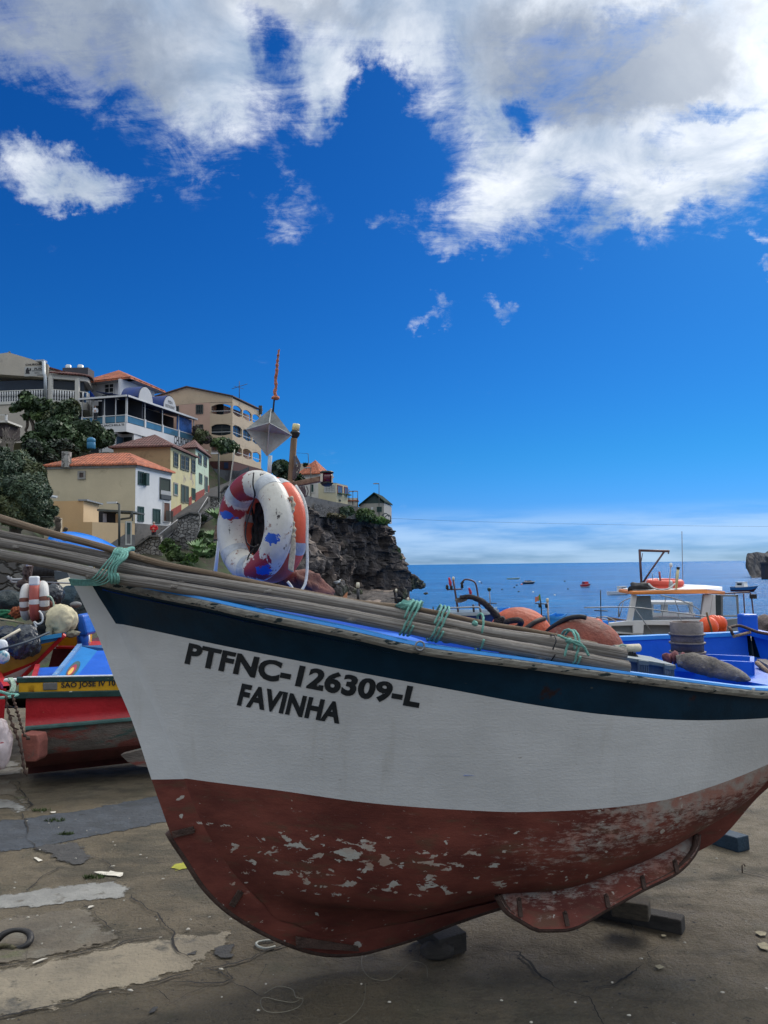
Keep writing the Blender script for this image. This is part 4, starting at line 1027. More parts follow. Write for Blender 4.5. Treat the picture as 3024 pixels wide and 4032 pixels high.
# two big orange floats strapped down behind the poles
FLOAT1 = M('weathered_orange_float',(.44,.085,.035),.7,.3,5,.5,40,chips=[((.30,.16,.12),13,.58,.72),((.10,.16,.24),2.5,.66,.72)])
FLOAT2 = M('brown_orange_float',(.22,.055,.032),.75,.35,4,.6,40,chips=[((.12,.07,.055),6,.5,.68),((.24,.17,.13),19,.6,.72)])
RUBBER = M('black_rubber',(.02,.018,.018),.7,.3,20,.3,80)
def zball(x,y,r,Y): c = Vector(P(Z4(x,y),Y)); return c,r / 1.08858 * Y / F_PX
f1,r1 = zball(603,490,116,3.9); f2,r2 = zball(868,560,148,3.72)
def float_buoy(c,r,mtl,label,strap_pts,axis):
    root = thing('float',c - Vector((0,0,r)),label,'float','orange floats behind the poles')
    mb = MB(); q = Vector(axis).to_track_quat('X','Z').to_matrix()
    mb.blob(c,(r * 1.18,r,r),int(r * 100),.015,2,4,rot=q); mb.build('ball',mtl,root)
    mb = MB(); mb.tube(spline(strap_pts,40),.012,10); mb.build('strap',RUBBER,root)
def on_ball(c,r,px,Y0,k=1.02):              # nearest point of the ball along the sight line of a pixel
    d = Vector(ray(px)).normalized(); o_ = Vector(CAMP) - c; b_ = d.dot(o_); disc = max(0,b_ * b_ - (o_.dot(o_) - (r * k) ** 2)); return Vector(CAMP) + d * (-b_ - math.sqrt(disc))
float_buoy(f1,r1,FLOAT1,'round orange float with blue smudge, farther left of the two floats',[on_ball(f1,r1 * 1.03,Z4(x,y),0) for x,y in [(600,480),(625,460),(660,435),(700,420)]],(1,.1,-.35))
float_buoy(f2,r2,FLOAT2,'larger rusty brown float strapped beside the aft end of the poles',[on_ball(f2,r2 * 1.12,Z4(x,y),0) for x,y in [(706,486),(725,465),(760,440),(800,420),(850,412),(880,416)]],(1,.0,-.3))

# grey plastic crate
CR = M('grey_plastic',(.085,.12,.14),.55,.15,8,.15,60,chips=[((.20,.22,.22),20,.62,.7)])
YC = 3.3
def X3(x,y,Y=YC): return Vector(P(ZD(x,y),Y))
cr = thing('plastic_crate',X3(600,1320),'grey plastic fish crate with ribbed ends tucked under the aft ends of the poles','crate')
mb = MB(); t0,t1 = X3(365,1160),X3(830,1235); dv = (t1 - t0); dv2 = Vector((-dv.y,dv.x,0)).normalized() * .30
mb.hexa([t0 + Vector((0,0,-.018)),t1 + Vector((0,0,-.018)),t1 + dv2 + Vector((0,0,-.018)),t0 + dv2 + Vector((0,0,-.018))],[t0,t1,t1 + dv2,t0 + dv2]); mb.build('rim',CR,cr,bevel=.003)
mb = MB(); b0,b1 = X3(370,1185) + dv2 * .05,X3(800,1255) + dv2 * .05; dn = Vector((0,0,-.062))
mb.hexa([b0 + dn + dv2 * .06,b1 + dn + dv2 * .06 - dv * .03,b1 + dn + dv2 * .8 - dv * .03,b0 + dn + dv2 * .8],[b0,b1,b1 + dv2 * .9,b0 + dv2 * .9]); mb.build('body',CR,cr)
for x0,x1,y0 in ((490,570,1205),(725,800,1245)):
    mb = MB()
    for k in range(6):
        x = x0 + (x1 - x0) * k / 5; mb.bar(X3(x,y0 + k * 1.5,YC - .006),X3(x + 2,y0 + 105 - abs(k - 2.5) * 6,YC - .0),.005,.02,up=(0,1,0))
    mb.bar(X3(x0 - 5,y0 + 2,YC - .002),X3(x1 + 5,y0 + 12,YC - .002),.03,.018); mb.build('ribbed_handle',CR,cr)
mb = MB(); mb.tube([X3(270,1088,3.45),X3(495,1078,3.5)],[.0175,.0185],16); tag(mb.build('cork_roll',M('cream_foam',(.46,.42,.33),.8,.2,16,.4,60)),'short cream foam roll lying behind the grey crate','foam roll')
mb = MB()
for k in range(5): mb.tube(spline([X3(360 + 25 * k,1110 + 10 * rng.random(),3.42),X3(400 + 15 * k,1150,3.42),X3(380 + 25 * k,1170,3.42),X3(350 + 30 * k,1140,3.43)],16),.005,6)
tag(mb.build('cord',BLACKCORD),'coil of dark cord stuffed between the foam roll and the grey crate','cord')
mb = MB(); mb.tube(spline([X3(388,1290,3.1),X3(430,1318,3.1),X3(500,1345,3.1),X3(578,1348,3.1)],20),.0045,6); tag(mb.build('rope',M('pale_green_rope',(.36,.46,.36),.9,.2,40,.5,200)),'loose end of pale green rope lying on the rail below the crate','rope')
mb = MB(); mb.tube(spline([X3(300,1105,3.44),X3(315,1070,3.44),X3(345,1050,3.44),X3(380,1062,3.44)],16),.004,6); tag(mb.build('rope',M('pale_green_rope')),'thin pale rope looped over the cream foam roll','rope')

# stubby fender, engine exhaust, open tray, bitt and gaffs
mb = MB(); fx = [X3(835,1200,3.95),X3(880,1198,3.94),X3(1000,1215,3.90),X3(1150,1255,3.85),X3(1300,1300,3.80),X3(1420,1340,3.77),X3(1500,1370,3.74)]
mb.tube(spline(fx,40),[.05 * max(.12,math.sin(math.pi * min(1,.14 + i / 39 * .86)) ** .55) if i > 20 else .052 * min(1,.55 + i / 18) for i in range(40)],18,jit=.12)
fen = tag(mb.build('fender',M('mouldy_fender',(.16,.14,.12),.9,.4,9,.9,40,chips=[((.33,.31,.27),14,.54,.68),((.07,.06,.05),7,.56,.68)])),'long mouldy grey fender lying on the blue deck','fender')
mb = MB(); mb.tube(spline([X3(725,1195,4.0),X3(790,1165,4.0),X3(860,1175,3.98),X3(930,1180,3.96)],20),[.03 - .008 * math.cos(i) for i in range(20)],10,jit=.4); tag(mb.build('cloth',M('dusky_pink_cloth',(.17,.06,.065),.9,.3,14,.6,60)),'crumpled dusky pink cloth at the end of the grey fender','cloth')
EXM = M('stained_steel',(.16,.14,.135),.65,.3,6,.4,40,metal=.35,chips=[((.10,.06,.05),5,.55,.68)])
ex_t,ex_b = X3(922,845,4.35),X3(920,1125,4.35); er = 139 / 2.2914 * 4.35 / F_PX
exh = thing('exhaust_stack',Vector((ex_b.x,ex_b.y,DZ)),'squat stained steel exhaust cylinder with three flanges on the blue deck','exhaust')
eh = ex_t.z - ex_b.z; eb_ = Vector((ex_t.x,ex_t.y,ex_b.z))
mb = MB(); mb.lathe(eb_,[(er,0),(er,eh),(er * .93,eh),(er * .93,eh * .6),(0,eh * .58)],36); mb.build('drum',EXM,exh)
for f in (.0,.30,.58):
    mb = MB(); mb.lathe(eb_ + Vector((0,0,eh * f)),[(er,0),(er * 1.12,.001),(er * 1.12,.010),(er,.011)],36); mb.build('flange',EXM,exh)
mb = MB(); mb.lathe(Vector((eb_.x,eb_.y,DZ)),[(er * .3,0),(er * .26,max(.02,eb_.z - DZ)),],20); mb.build('pipe',IRON,exh)
tr_ = thing('open_tray',X3(1150,1240,4.3),'low open blue wooden tray built on the deck behind the fender','tray')
c0,c1 = Vector(Pz(ZD(735,1165),DZ + .07)),Vector(Pz(ZD(1515,1205),DZ + .07)); c2 = Vector(Pz(ZD(1515,1155),DZ + .07)) ; c3_ = Vector(Pz(ZD(940,1128),DZ + .07))
for a_,b_ in ((c0,c1),(c1,c2),(c2,c3_),(c3_,c0)):
    mb = MB(); mb.bar(a_ - Vector((0,0,.035)),b_ - Vector((0,0,.035)),.02,.07); mb.build('side_board',BLUE,tr_)
bt_ = thing('mooring_bitt',X3(1475,895,4.75),'short bright blue mooring post at the far stern corner','mooring post')
mb = MB(); mb.box(X3(1475,855,4.75),(.095,.09,.115)); mb.build('post',BLUE,bt_,bevel=.012); mb = MB(); mb.bar(X3(1420,900,4.7),X3(1535,915,4.7),.05,.02); mb.build('foot',BLUE,bt_)
mb = MB(); mb.tube(spline([X3(1310,895,4.55),X3(1400,880,4.6),X3(1480,905,4.6),X3(1560,935,4.55),X3(1700,960,4.5)],30),.009,8); mb.tube(spline([X3(1310,895,4.55),X3(1325,920,4.5),X3(1345,965,4.5),X3(1365,975,4.5)],14),.009,8)
g_ = tag(mb.build('gaff_hook',RUST),'rusty iron gaff hook lying over the far stern rail','hook')
mb = MB(); mb.tube([X3(1350,976,4.48),X3(1495,940,4.6)],.009,10); tag(mb.build('short_stick',WOODB),'short pale wooden stick resting under the rusty gaff hook','stick')
mb = MB(); mb.blob(X3(1640,890,5.2),(.13,.1,.075),9,.3,2,3); tag(mb.build('net_heap',M('brown_net',(.11,.085,.08),.95,.35,18,.9,60)),'heap of brown net beyond the stern at the right edge of the picture','fishing net')
mb = MB(); mb.tube([X3(1562,1215,4.25),X3(1690,1330,4.0)],.014,8); tag(mb.build('broken_board',WOODB),'splintered brown stick lying on the blue stern deck, right picture edge','stick')
mb = MB(); mb.bar(X3(1600,1195,4.4),X3(1700,1250,4.2),.05,.02); tag(mb.build('board',WOOD),'grey weathered board lying on the blue stern deck, right picture edge','board')

# timbers under the boat
def beam(p0,p1,wdt,ht,label,mtl=DARKWOOD,lift=.0,ext=.5):
    a,b = Vector(Pg(p0,lift)),Vector(Pg(p1,lift)); d = (a - b).normalized(); a = a + d * ext
    mb = MB(); mb.bar(a + Vector((0,0,ht / 2)),b + Vector((0,0,ht / 2)),wdt,ht); o = mb.build('timber',mtl,bevel=.008); return tag(o,label,'timber','timbers propping the white boat')
beam(Z7(900,915),Z7(1236,985),.085,.075,'long dark timber on the ground under the aft end of the bilge keel')
beam(Z7(1000,905),Z7(1066,915),.10,.085,'short square brown block stacked on the dark timber',M('block_wood',(.085,.07,.05),.85,.35,5,.5,40,stretch=(4,4,14)),.075,.12)
beam(Z7(1290,500),Z7(1538,578),.12,.10,'dark blue painted timber farther aft beyond the bilge keel',M('blue_black_timber',(.012,.03,.05),.7,.4,5,.4,40,chips=[((.05,.05,.045),10,.6,.7)]),0,.4)
mb = MB(); q = Vector(Pg(Z6(1560,1110))); mb.box(q + Vector((.02,.12,.045)),(.16,.24,.09),.5); mb.blob(q + Vector((.0,.0,.035)),(.085,.06,.04),3,.2,1.5,3)
tag(mb.build('timber',DARKWOOD,bevel=.012),'knobbly dark wooden chock in shadow behind the red forefoot','timber','timbers propping the white boat')

# iron ring in the slipway, litter
mb = MB(); mb.tube(spline([Vector(Pg(Z8(-60,1530),.0)),Vector(Pg(Z8(20,1440),.05)),Vector(Pg(Z8(110,1405),.065)),Vector(Pg(Z8(200,1420),.05)),Vector(Pg(Z8(222,1470),.03)),Vector(Pg(Z8(190,1515),.015)),Vector(Pg(Z8(110,1545),-.005))],40),[.014 + .003 * math.sin(i * .3) for i in range(40)],14)
tag(mb.build('mooring_ring',M('worn_iron',(.04,.038,.037),.45,.3,10,.3,60,metal=.6)),'thick dark iron mooring ring set into the slipway at the lower left edge','mooring ring')
mb = MB(); mb.tube(spline([Vector(Pg(Z8(-80,1560),.003)),Vector(Pg(Z8(-20,1525),.02)),Vector(Pg(Z8(40,1520),.012)),Vector(Pg(Z8(110,1540),.005))],12),.012,6,jit=.6); tag(mb.build('dry_weed',M('dry_weed',(.09,.08,.045),.95,.4,40,1,80)),'scrap of dry weed caught under the iron mooring ring','weed')
def litter(img,zf,label,mtl,name='scrap',cat='litter',up=.008,grp=None):
    pts = [Vector(Pg(zf(*p),up)) for p in img]; mb = MB(); mb.prism(pts,(0,0,.0025)); o = mb.build(name,mtl); tag(o,label,cat,grp); return o
PALE = M('pale_shell',(.52,.48,.40),.8,.2,20,.3,80); LEAF = M('dry_leaf',(.34,.30,.20),.9,.25,20,.5,90)
litter([(680,985),(720,980),(790,985),(800,975),(840,985),(895,990),(890,1010),(870,1020),(840,1012),(740,1005)],Z8,'long pale paper scrap beside a moss tuft, above the grey mortar patch',PALE)
litter([(635,1250),(645,1232),(670,1228),(685,1232),(660,1242)],Z8,'small curled pale scrap just below the grey mortar patch',PALE)
litter([(365,548),(405,543),(402,555),(372,556)],Z8,'white scrap beside moss above the dark painted strip',PALE)
litter([(235,1645),(300,1615),(350,1608),(300,1628),(240,1650)],Z8,'thin white scrap lying on the pale concrete slab at left',PALE)
litter([(245,880),(265,878),(310,900),(280,908)],Z8,'flat white scrap left of the dark tar patch',PALE)
for i,(pts,lb) in enumerate([([(1592,985),(1610,978),(1650,985),(1648,1000),(1620,1003)],'upper of two dry leaves at the right picture edge'),([(1605,1042),(1640,1035),(1659,1045),(1659,1075),(1620,1065)],'lower of two dry leaves at the right picture edge'),([(1090,1155),(1115,1148),(1140,1160),(1110,1170)],'dry leaf lying alone on the dark concrete right of the long crack'),([(1120,998),(1140,996),(1148,1004),(1128,1006)],'yellowish dry leaf just below the dark timber')]):
    litter(pts,Z7,lb,LEAF,'leaf','leaf')
dots = [(205,1312),(945,1840),(1015,1395),(1365,1400),(1605,1687),(1183,1032),(1020,858),(820,940),(425,660),(355,628),(305,548),(630,683),(305,1503),(215,1512),(195,612),(290,822),(835,788),(550,884),(820,765),(440,1380),(515,1350),(540,1385),(75,1328),(110,1058),(105,1098),(1140,1330),(1385,1328),(1165,1458),(820,1408),(1520,1310),(270,1300),(1245,760),(900,1190),(800,1855),(1610,1890),(1065,880)]
for i,(x,y) in enumerate(dots):
    q = Vector(Pg(Z8(x,y),.012)); mb = MB(); big_ = i < 8
    mb.blob(q,((.011 if big_ else .006) * rng.uniform(.8,1.6),.006 if big_ else .004,.004),i,.3,1.5,1,rot=Matrix.Rotation(rng.uniform(-.5,.5),3,'Z')); o = mb.build('pebble',PALE); tag(o,'small white pebble lying on the cracked concrete','pebble','white pebbles scattered on the slipway')
for i,(x,y,zf) in enumerate([(67,593,Z6),(475,1167,Z6),(698,1243,Z6),(1178,1243,Z6),(1318,1333,Z6),(660,1375,Z6),(1240,1035,Z7),(1020,1115,Z7),(875,1235,Z7),(320,1325,Z7),(470,1435,Z7),(960,1400,Z7),(1430,1285,Z7),(1400,612,Z7),(1025,940,Z7),(180,715,Z6),(308,965,Z6),(520,918,Z6),(1650,1265,Z7),(690,1335,Z7)]):
    q = Vector(Pg(zf(x,y),.012)); mb = MB(); mb.blob(q,(.007 * rng.uniform(.8,1.6),.005,.004),i + 50,.3,1.5,1); o = mb.build('pebble',PALE); tag(o,'small white pebble lying on the cracked concrete','pebble','white pebbles scattered on the slipway')
def moss_tuft(x,y,zf,wd,label):
    q = Vector(Pg(zf(x,y),.004)); mb = MB()
    for k in range(90):
        a,r_ = rng.random() * 6.28,math.sqrt(rng.random()) * wd; b = q + Vector((math.cos(a) * r_ * 1.6,math.sin(a) * r_ * .7,0)); b.z = -G_SL * b.y + .004
        tip = b + Vector((rng.uniform(-.02,.02),rng.uniform(-.02,.02),rng.uniform(.012,.03))); s_ = Vector((rng.uniform(-.005,.005),.003,0)); mb.add([b - s_,b + s_,tip],[(0,1,2)])
    tag(mb.build('moss',MOSS),label,'moss')
moss_tuft(680,1025,Z8,.045,'green moss tuft beside the pale paper scrap'); moss_tuft(300,540,Z8,.05,'green moss tuft above the dark painted strip'); moss_tuft(400,612,Z8,.06,'brownish moss tuft on the dark painted strip'); moss_tuft(485,710,Z8,.04,'small yellowish moss line across the dark painted strip')
LINE = M('fishing_line',(.20,.18,.13),.5,.1,30,0,50)
mb = MB(); mb.tube([Vector(Pg(Z6(*p),.012)) for p in []] or spline([Vector(Pg(Z6(*p),.012)) for p in [(880,1310),(840,1335),(760,1325),(690,1310),(670,1335),(700,1380),(780,1385),(860,1360),(885,1320),(850,1310),(830,1270),(760,1255),(690,1290)]],80),.0016,5)
mb.tube(spline([Vector(Pg(Z6(*p),.012)) for p in [(1185,1085),(1180,1150),(1220,1210),(1300,1225),(1370,1180),(1440,1130),(1500,1150),(1510,1210)]],60),.0014,5)
mb.tube(spline([Vector(Pg(Z6(*p),.012)) for p in [(1200,1240),(1190,1330),(1150,1390),(1080,1440),(1000,1460)]],40),.0014,5)
tag(mb.build('fishing_line',LINE),'thin tangled fishing line lying on the concrete in front of the boat','fishing line')
mb = MB(); mb.tube(spline([Vector(Pg(Z6(*p),.01)) for p in [(745,1055),(700,1065),(660,1055),(650,1038),(680,1028),(740,1022)]],24),.006,7); tag(mb.build('wire_hook',M('pale_wire',(.34,.35,.31),.6,.2,20,.1,60)),'bent pale wire hook lying by the red forefoot','wire')
mb = MB(); q = Vector(Pg(Z7(1530,685),0)); mb.tube([q,q + Vector((0,0,.045)),q + Vector((.012,0,.055)),q + Vector((.02,0,.04))],.004,6); tag(mb.build('iron_peg',RUST),'small rusty bent peg standing in the concrete at right','peg')
# ------------------------------------------------------------------ other boats
class Boat:
    """local frame: x forward from amidships, y to port, z up from the keel"""
    def __init__(s,pos,head,L,B,H,tf=.7,sheer_bow=.35,sheer_st=.08,rake=.5,fine=2.2,p_mid=.0):
        s.pos = Vector(pos); h = Vector((head[0],head[1],0)).normalized(); s.h = h; s.n = Vector((-h.y,h.x,0))
        s.L,s.B,s.H,s.tf,s.sb,s.ss,s.rake,s.fine = L,B,H,tf,sheer_bow,sheer_st,rake,fine
    def W(s,x,y,z): return s.pos + s.h * x + s.n * y + Vector((0,0,z))
    def b(s,t):
        k = s.tf + (1 - s.tf) * min(1,t / .4) ** .8 if t < .4 else 1.0
        return s.B / 2 * k * (1 - max(0,(t - .42) / .58) ** s.fine)
    def top(s,t): return s.H * (1 + s.sb * max(0,(t - .35) / .65) ** 1.8 + s.ss * max(0,(.35 - t) / .35) ** 2)
    def pt(s,t,bf,zf,side=1):
        zk = s.H * .75 * max(0,(t - .72) / .28) ** 2.4
        top = s.top(t); z = zk + (top - zk) * zf
        bw = s.b(t); q = bf ** (1 + 1.2 * max(0,(t - .5) / .5))
        x = (t - .5) * s.L + s.rake * zf * max(0,(t - .55) / .45) ** 1.5
        return s.W(x,side * bw * q,z)
    def hull(s,prof,mats,parent,name='hull',n=40,sub=3):
        # prof: (breadth share, height share, material of the strake that starts here)
        mb = MB(); ts = np.linspace(0,1,n)
        pr = []
        for (b0,z0,m0),(b1,z1,_) in zip(prof[:-1],prof[1:]):
            for k in range(sub): f = k / sub; pr.append((b0 + (b1 - b0) * f,z0 + (z1 - z0) * f,m0))
        pr.append(prof[-1])
        for side in (1,-1):
            mb.grid([[s.pt(t,b_,z_,side) for t in ts] for b_,z_,_ in pr],smooth=True,mfun=lambda i,j: pr[i][2])
        st = [s.pt(0,b_,z_,1) for b_,z_,_ in pr]; st2 = [s.pt(0,b_,z_,-1) for b_,z_,_ in pr]
        for i in range(len(pr) - 1): mb.add([st[i],st[i + 1],st2[i + 1],st2[i]],[(0,1,2,3)],pr[i][2])
        return mb.build(name,mats,parent)
    def deck(s,mtl,parent,drop=.12,inset=.96,t0=.0,t1=.97):
        mb = MB(); ts = np.linspace(t0 + .005,t1,24)
        mb.grid([[s.pt(t,inset,1,f)[:] if False else s.W((t - .5) * s.L + s.rake * max(0,(t - .55) / .45) ** 1.5 * .95,s.b(t) * inset * f,s.top(t) - drop) for f in np.linspace(-1,1,5)] for t in ts],smooth=False)
        return mb.build('deck',mtl,parent)
    def rail(s,mtl,parent,wd=.06,ht=.05,t0=0,t1=1.0,name='gunwale',out=.0,dz=0):
        for side in (1,-1):
            mb = MB(); ts = np.linspace(t0,t1,40); pr = [(-wd / 2 + out,-ht / 2),(wd / 2 + out,-ht / 2),(wd / 2 + out,ht / 2),(-wd / 2 + out,ht / 2),(-wd / 2 + out,-ht / 2)]
            mb.grid([[s.pt(t,1,1,side) + s.n * (side * a) + Vector((0,0,c + dz)) for t in ts] for a,c in pr],smooth=False); mb.build(name,mtl,parent)
def plane_text(txt,A,ux,uz,width,height,mtl,parent,name='lettering',off=.004,bold=.03,sp=1.0,mirror=False):
    vs,fs = text_mesh(txt,1.0,bold,0,sp); lo,hi = vs.min(0),vs.max(0); n = (vs - lo)[:,:2] / (hi - lo)[:2]
    ux,uz = Vector(ux).normalized(),Vector(uz).normalized(); nr = ux.cross(uz)
    if nr.y > 0: nr = -nr
    mb = MB(); mb.add([Vector(A) + ux * (a * width) + uz * (b * height) + nr * off for a,b in n],fs); return mb.build(name,mtl,parent)
REDP = M('red_paint',(.36,.010,.016),.45,.2,4,.25,30,chips=[((.36,.16,.10),26,.69,.72,(.6,1,2))])
DGREEN = M('dark_green_paint',(.008,.035,.032),.5,.3,6,.2,30,chips=[((.34,.36,.32),20,.645,.66,(.5,1,1.5)),((.16,.11,.07),12,.68,.71)])
YELLOW = M('yellow_paint',(.55,.29,.008),.5,.15,4,.15,30,chips=[((.40,.20,.02),14,.68,.72)])
WORNBOT = M('worn_bottom_paint',(.12,.10,.085),.85,.3,3,.6,30,stretch=(1,1,3),chips=[((.16,.045,.035),4,.50,.62,(.6,1,2)),((.05,.09,.08),5,.56,.66,(.5,1,2)),((.23,.22,.19),12,.62,.72)])
REDBOT = M('red_brown_bottom',(.09,.022,.018),.85,.3,5,.4,30)
PINKRED = M('faded_red_board',(.24,.08,.06),.8,.25,6,.4,30,chips=[((.14,.10,.08),9,.58,.7)])

# SAO JOSE IV : red boat, stern to the left
RY = 7.25
zt = lambda y,Y=RY: P(Z3(300,y),Y)[2]
kb = gz(7.7) + .03; Hh = zt(1345) - kb
q0 = P(Z3(205,1500),RY)
ra_ = R(23); rb = Boat((q0[0] + 2.8 * math.cos(ra_) - .875 * math.sin(ra_),q0[1] + 2.8 * math.sin(ra_) + .875 * math.cos(ra_),kb),(math.cos(ra_),math.sin(ra_)),5.6,1.75,Hh,tf=1.0,sheer_bow=.4,sheer_st=0,rake=.6)
red = thing('fishing_boat',rb.pos,'red wooden boat with yellow name panel SAO JOSE IV, stern to the left','fishing boat')
zf = lambda y: (zt(y) - kb) / Hh
rb.hull([(.02,0,0),(.06,.10,0),(.62,.17,0),(.88,zf(1985),1),(.955,zf(1850),1),(.975,zf(1765),2),(1.0,zf(1762),2),(1.0,zf(1733),2),(.98,zf(1730),3),(1.0,zf(1512),3),(1.0,zf(1508),4)],[REDBOT,WORNBOT,M('grey_green_line',(.055,.12,.11),.6,.25,6,.2,30,chips=[((.3,.3,.28),16,.66,.7)]),REDP,DGREEN],red)
def rside(x,y,out=0.0):                     # a photo point on the flat near side of the red boat
    d = ray(Z3(x,y)); n_ = np.array(rb.n); p0 = np.array(rb.W(0,-rb.B / 2 - out,0)); t = ((p0 - CAMP) @ n_) / (d @ n_); return Vector(CAMP + d * t)
def rstrip(y0,y1,x0,x1,thick,mtl,name,out=0.0,dy=0.0):
    a,b,c,d = rside(x0,y0,out),rside(x1,y0 + dy,out),rside(x1,y1 + dy,out),rside(x0,y1,out)
    mb = MB(); mb.prism([a,b,c,d],rb.n * thick); return mb.build(name,mtl,red,bevel=.006)
rstrip(1464,1512,110,1500,.09,DGREEN,'rubbing_strake',.035,-30)
rstrip(1385,1464,148,1500,.05,YELLOW,'name_panel',.0,-28)
rstrip(1346,1386,130,1500,.09,DGREEN,'top_rail',.008,-25)
rstrip(1336,1348,180,1500,.03,M('white_edge',(.62,.64,.66),.4,.1,8,.1,40),'white_rail_edge',.012,-25)
rstrip(1385,1443,340,453,.012,M('grey_plate',(.13,.125,.12),.7,.2,10,.2,40),'blank_plate',.012,-2)
ta,tb_ = rside(483,1438,.006),rside(935,1418,.006); tc_ = rside(483,1382,.006)
plane_text('SAO JOSE IV 101',ta,tb_ - ta,(0,0,1),(tb_ - ta).length,(tc_ - ta).length,BLACKP,red,'name_lettering',.004,.035,1.05)
mb = MB(); ts = np.linspace(.01,.97,20); mb.grid([[rb.W((t - .5) * rb.L,rb.b(t) * .95 * f,zt(1440) - kb) for f in np.linspace(-1,1,5)] for t in ts],smooth=False); mb.build('deck',BLUE,red)
mb = MB(); a = rb.W(-rb.L / 2 + .02,rb.B / 2,zt(1508) - kb); b = rb.W(-rb.L / 2 + .02,-rb.B / 2,zt(1508) - kb); mb.prism([a,b,b + Vector((0,0,.12)),a + Vector((0,0,.12))],rb.h * .05); mb.build('transom_board',REDP,red)
# the blue hatch with its painted eye
a,b,c = (Vector(P(Z3(*p),7.75)) for p in ((430,1345),(600,1345),(900,1340)))
d,e,f = Vector(P(Z3(632,1092),8.75)),Vector(P(Z3(772,1130),8.45)),Vector(P(Z3(850,1128),8.45))
hatch = empty('hatch',a); hatch.parent = red; hatch.location = (0,0,0)
nrm = (b - a).cross(d - a).normalized(); nrm = nrm if nrm.z > 0 else -nrm
def on_panel(px): dd = ray(Z3(*px)); t = ((np.array(a) - CAMP) @ np.array(nrm)) / (dd @ np.array(nrm)); return Vector(CAMP + dd * t)
e = on_panel((772,1130)); f = e + (c - b) * .55
mb = MB(); mb.prism([a,b,e,d],-nrm * .03); mb.build('sloping_panel',M('mid_blue_paint',(.008,.17,.46),.4,.12,4,.12,30),hatch)
mb = MB(); mb.prism([b,c,f,e],(0,.03,-.02)); mb.build('deep_blue_panel',BLUE,hatch)
mb = MB(); mb.prism([d,e + Vector((0,.1,.02)),f + Vector((0,.1,.02)),Vector(P(Z3(800,1085),8.75))],(0,.0,-.04)); mb.build('hatch_top',M('slate_blue_paint',(.02,.09,.22),.5,.15,4,.15,30),hatch)
mb = MB(); mb.bar(a,d,.05,.05); mb.build('edge_batten',M('pale_blue_paint',(.10,.22,.42),.5,.2,6,.2,30,chips=[((.4,.4,.4),20,.62,.66)]),hatch)
ec = Vector((578,1281)); ea_ = Vector((52,-62)); eb2 = Vector((22,20))
for k,(sc_l,mtl) in enumerate(((1.0,M('eye_grey_green',(.045,.09,.085),.5,.2,10,.1,40)),(.72,M('eye_red',(.30,.03,.05),.5,.2,10,.1,40)),(.45,M('eye_yellow',(.62,.36,.07),.5,.1,10,.1,40)))):
    cc = ec - Vector((10,-11)) * k * .8
    mb = MB(); mb.add([on_panel(cc + ea_ * (math.cos(x) * sc_l) + eb2 * (math.sin(x) * sc_l * (1.0 if k else 1.15))) + nrm * (.004 + .003 * k) for x in np.linspace(0,2 * math.pi,33)[:-1]],[tuple(range(32))]); mb.build('painted_eye',mtl,hatch)
# rudder, rusty hangings at the stern
mb = MB(); mb.prism([Vector(P(Z3(*p),7.1)) for p in ((165,1790),(290,1800),(305,1860),(300,1985),(280,2012),(195,2010),(175,1900))],(.02,.16,0)); mb.build('rudder',PINKRED,red,bevel=.01)
for pp in ([(45,1490),(62,1600),(100,1720),(150,1850),(175,1960),(190,2060),(215,2120)],[(95,1480),(120,1560),(150,1660),(190,1790),(235,1835)]):
    mb = MB(); mb.tube(spline([Vector(P(Z3(*p),6.95)) for p in pp],40),[.012 + .007 * math.sin(i * 1.9) for i in range(40)],7,jit=.6); mb.build('rusty_chain',RUST,red)
for x0,y0,x1,y1 in ((60,1560,130,1575),(75,1640,150,1650),(105,1740,185,1755),(165,1930,205,1915)):
    mb = MB(); mb.bar(Vector(P(Z3(x0,y0),6.95)),Vector(P(Z3(x0 * .5 + x1 * .5,y1),6.98)),.02,.012); mb.build('rusty_rung',RUST,red)
mb = MB(); mb.prism([Vector(P(Z3(*p),7.3)) for p in ((955,1955),(1180,1900),(1250,2060),(1090,2045),(1010,2010))],(0,.1,0)); mb.build('bilge_keel',WORNBOT,red)
# bits at its stern
def Q(x,y,Y): return Vector(P(Z3(x,y),Y))
mb = MB(); mb.box(Q(85,1362,7.6),(.125,.05,.03),.1); tag(mb.build('tackle_box',WHITEP,bevel=.01),'small white tackle box on the red boat stern at left edge','box')
mb = MB()
for k in range(3): mb.tube(spline([Q(70 + 12 * k,1350,7.3),Q(100 + 10 * k,1400,7.2),Q(80 + 15 * k,1460,7.15)],14),.011,6)
tag(mb.build('rope',M('pale_green_rope')),'pale green rope dangling by the white tackle box on the red boat','rope')
mb = MB(); mb.tube(spline([Q(-60,1440,7.1),Q(20,1460,7.1),Q(70,1475,7.1),Q(140,1480,7.1),Q(60,1500,7.0),Q(-40,1505,7.0)],30),.014,6); tag(mb.build('rope',TURQ),'turquoise rope trailing over the red boat transom at left edge','rope')
mb = MB(); mb.blob(Q(-32,1870,6.9),(.13,.12,.24),21,.35,1.4,5,fold=True); tag(mb.build('plastic_sack',M('pink_white_sack',(.50,.42,.42),.5,.15,9,.3,30,chips=[((.35,.06,.07),7,.64,.67,(1,1,3))])),'white sack with red streaks at the left edge beside the red boat','sack')

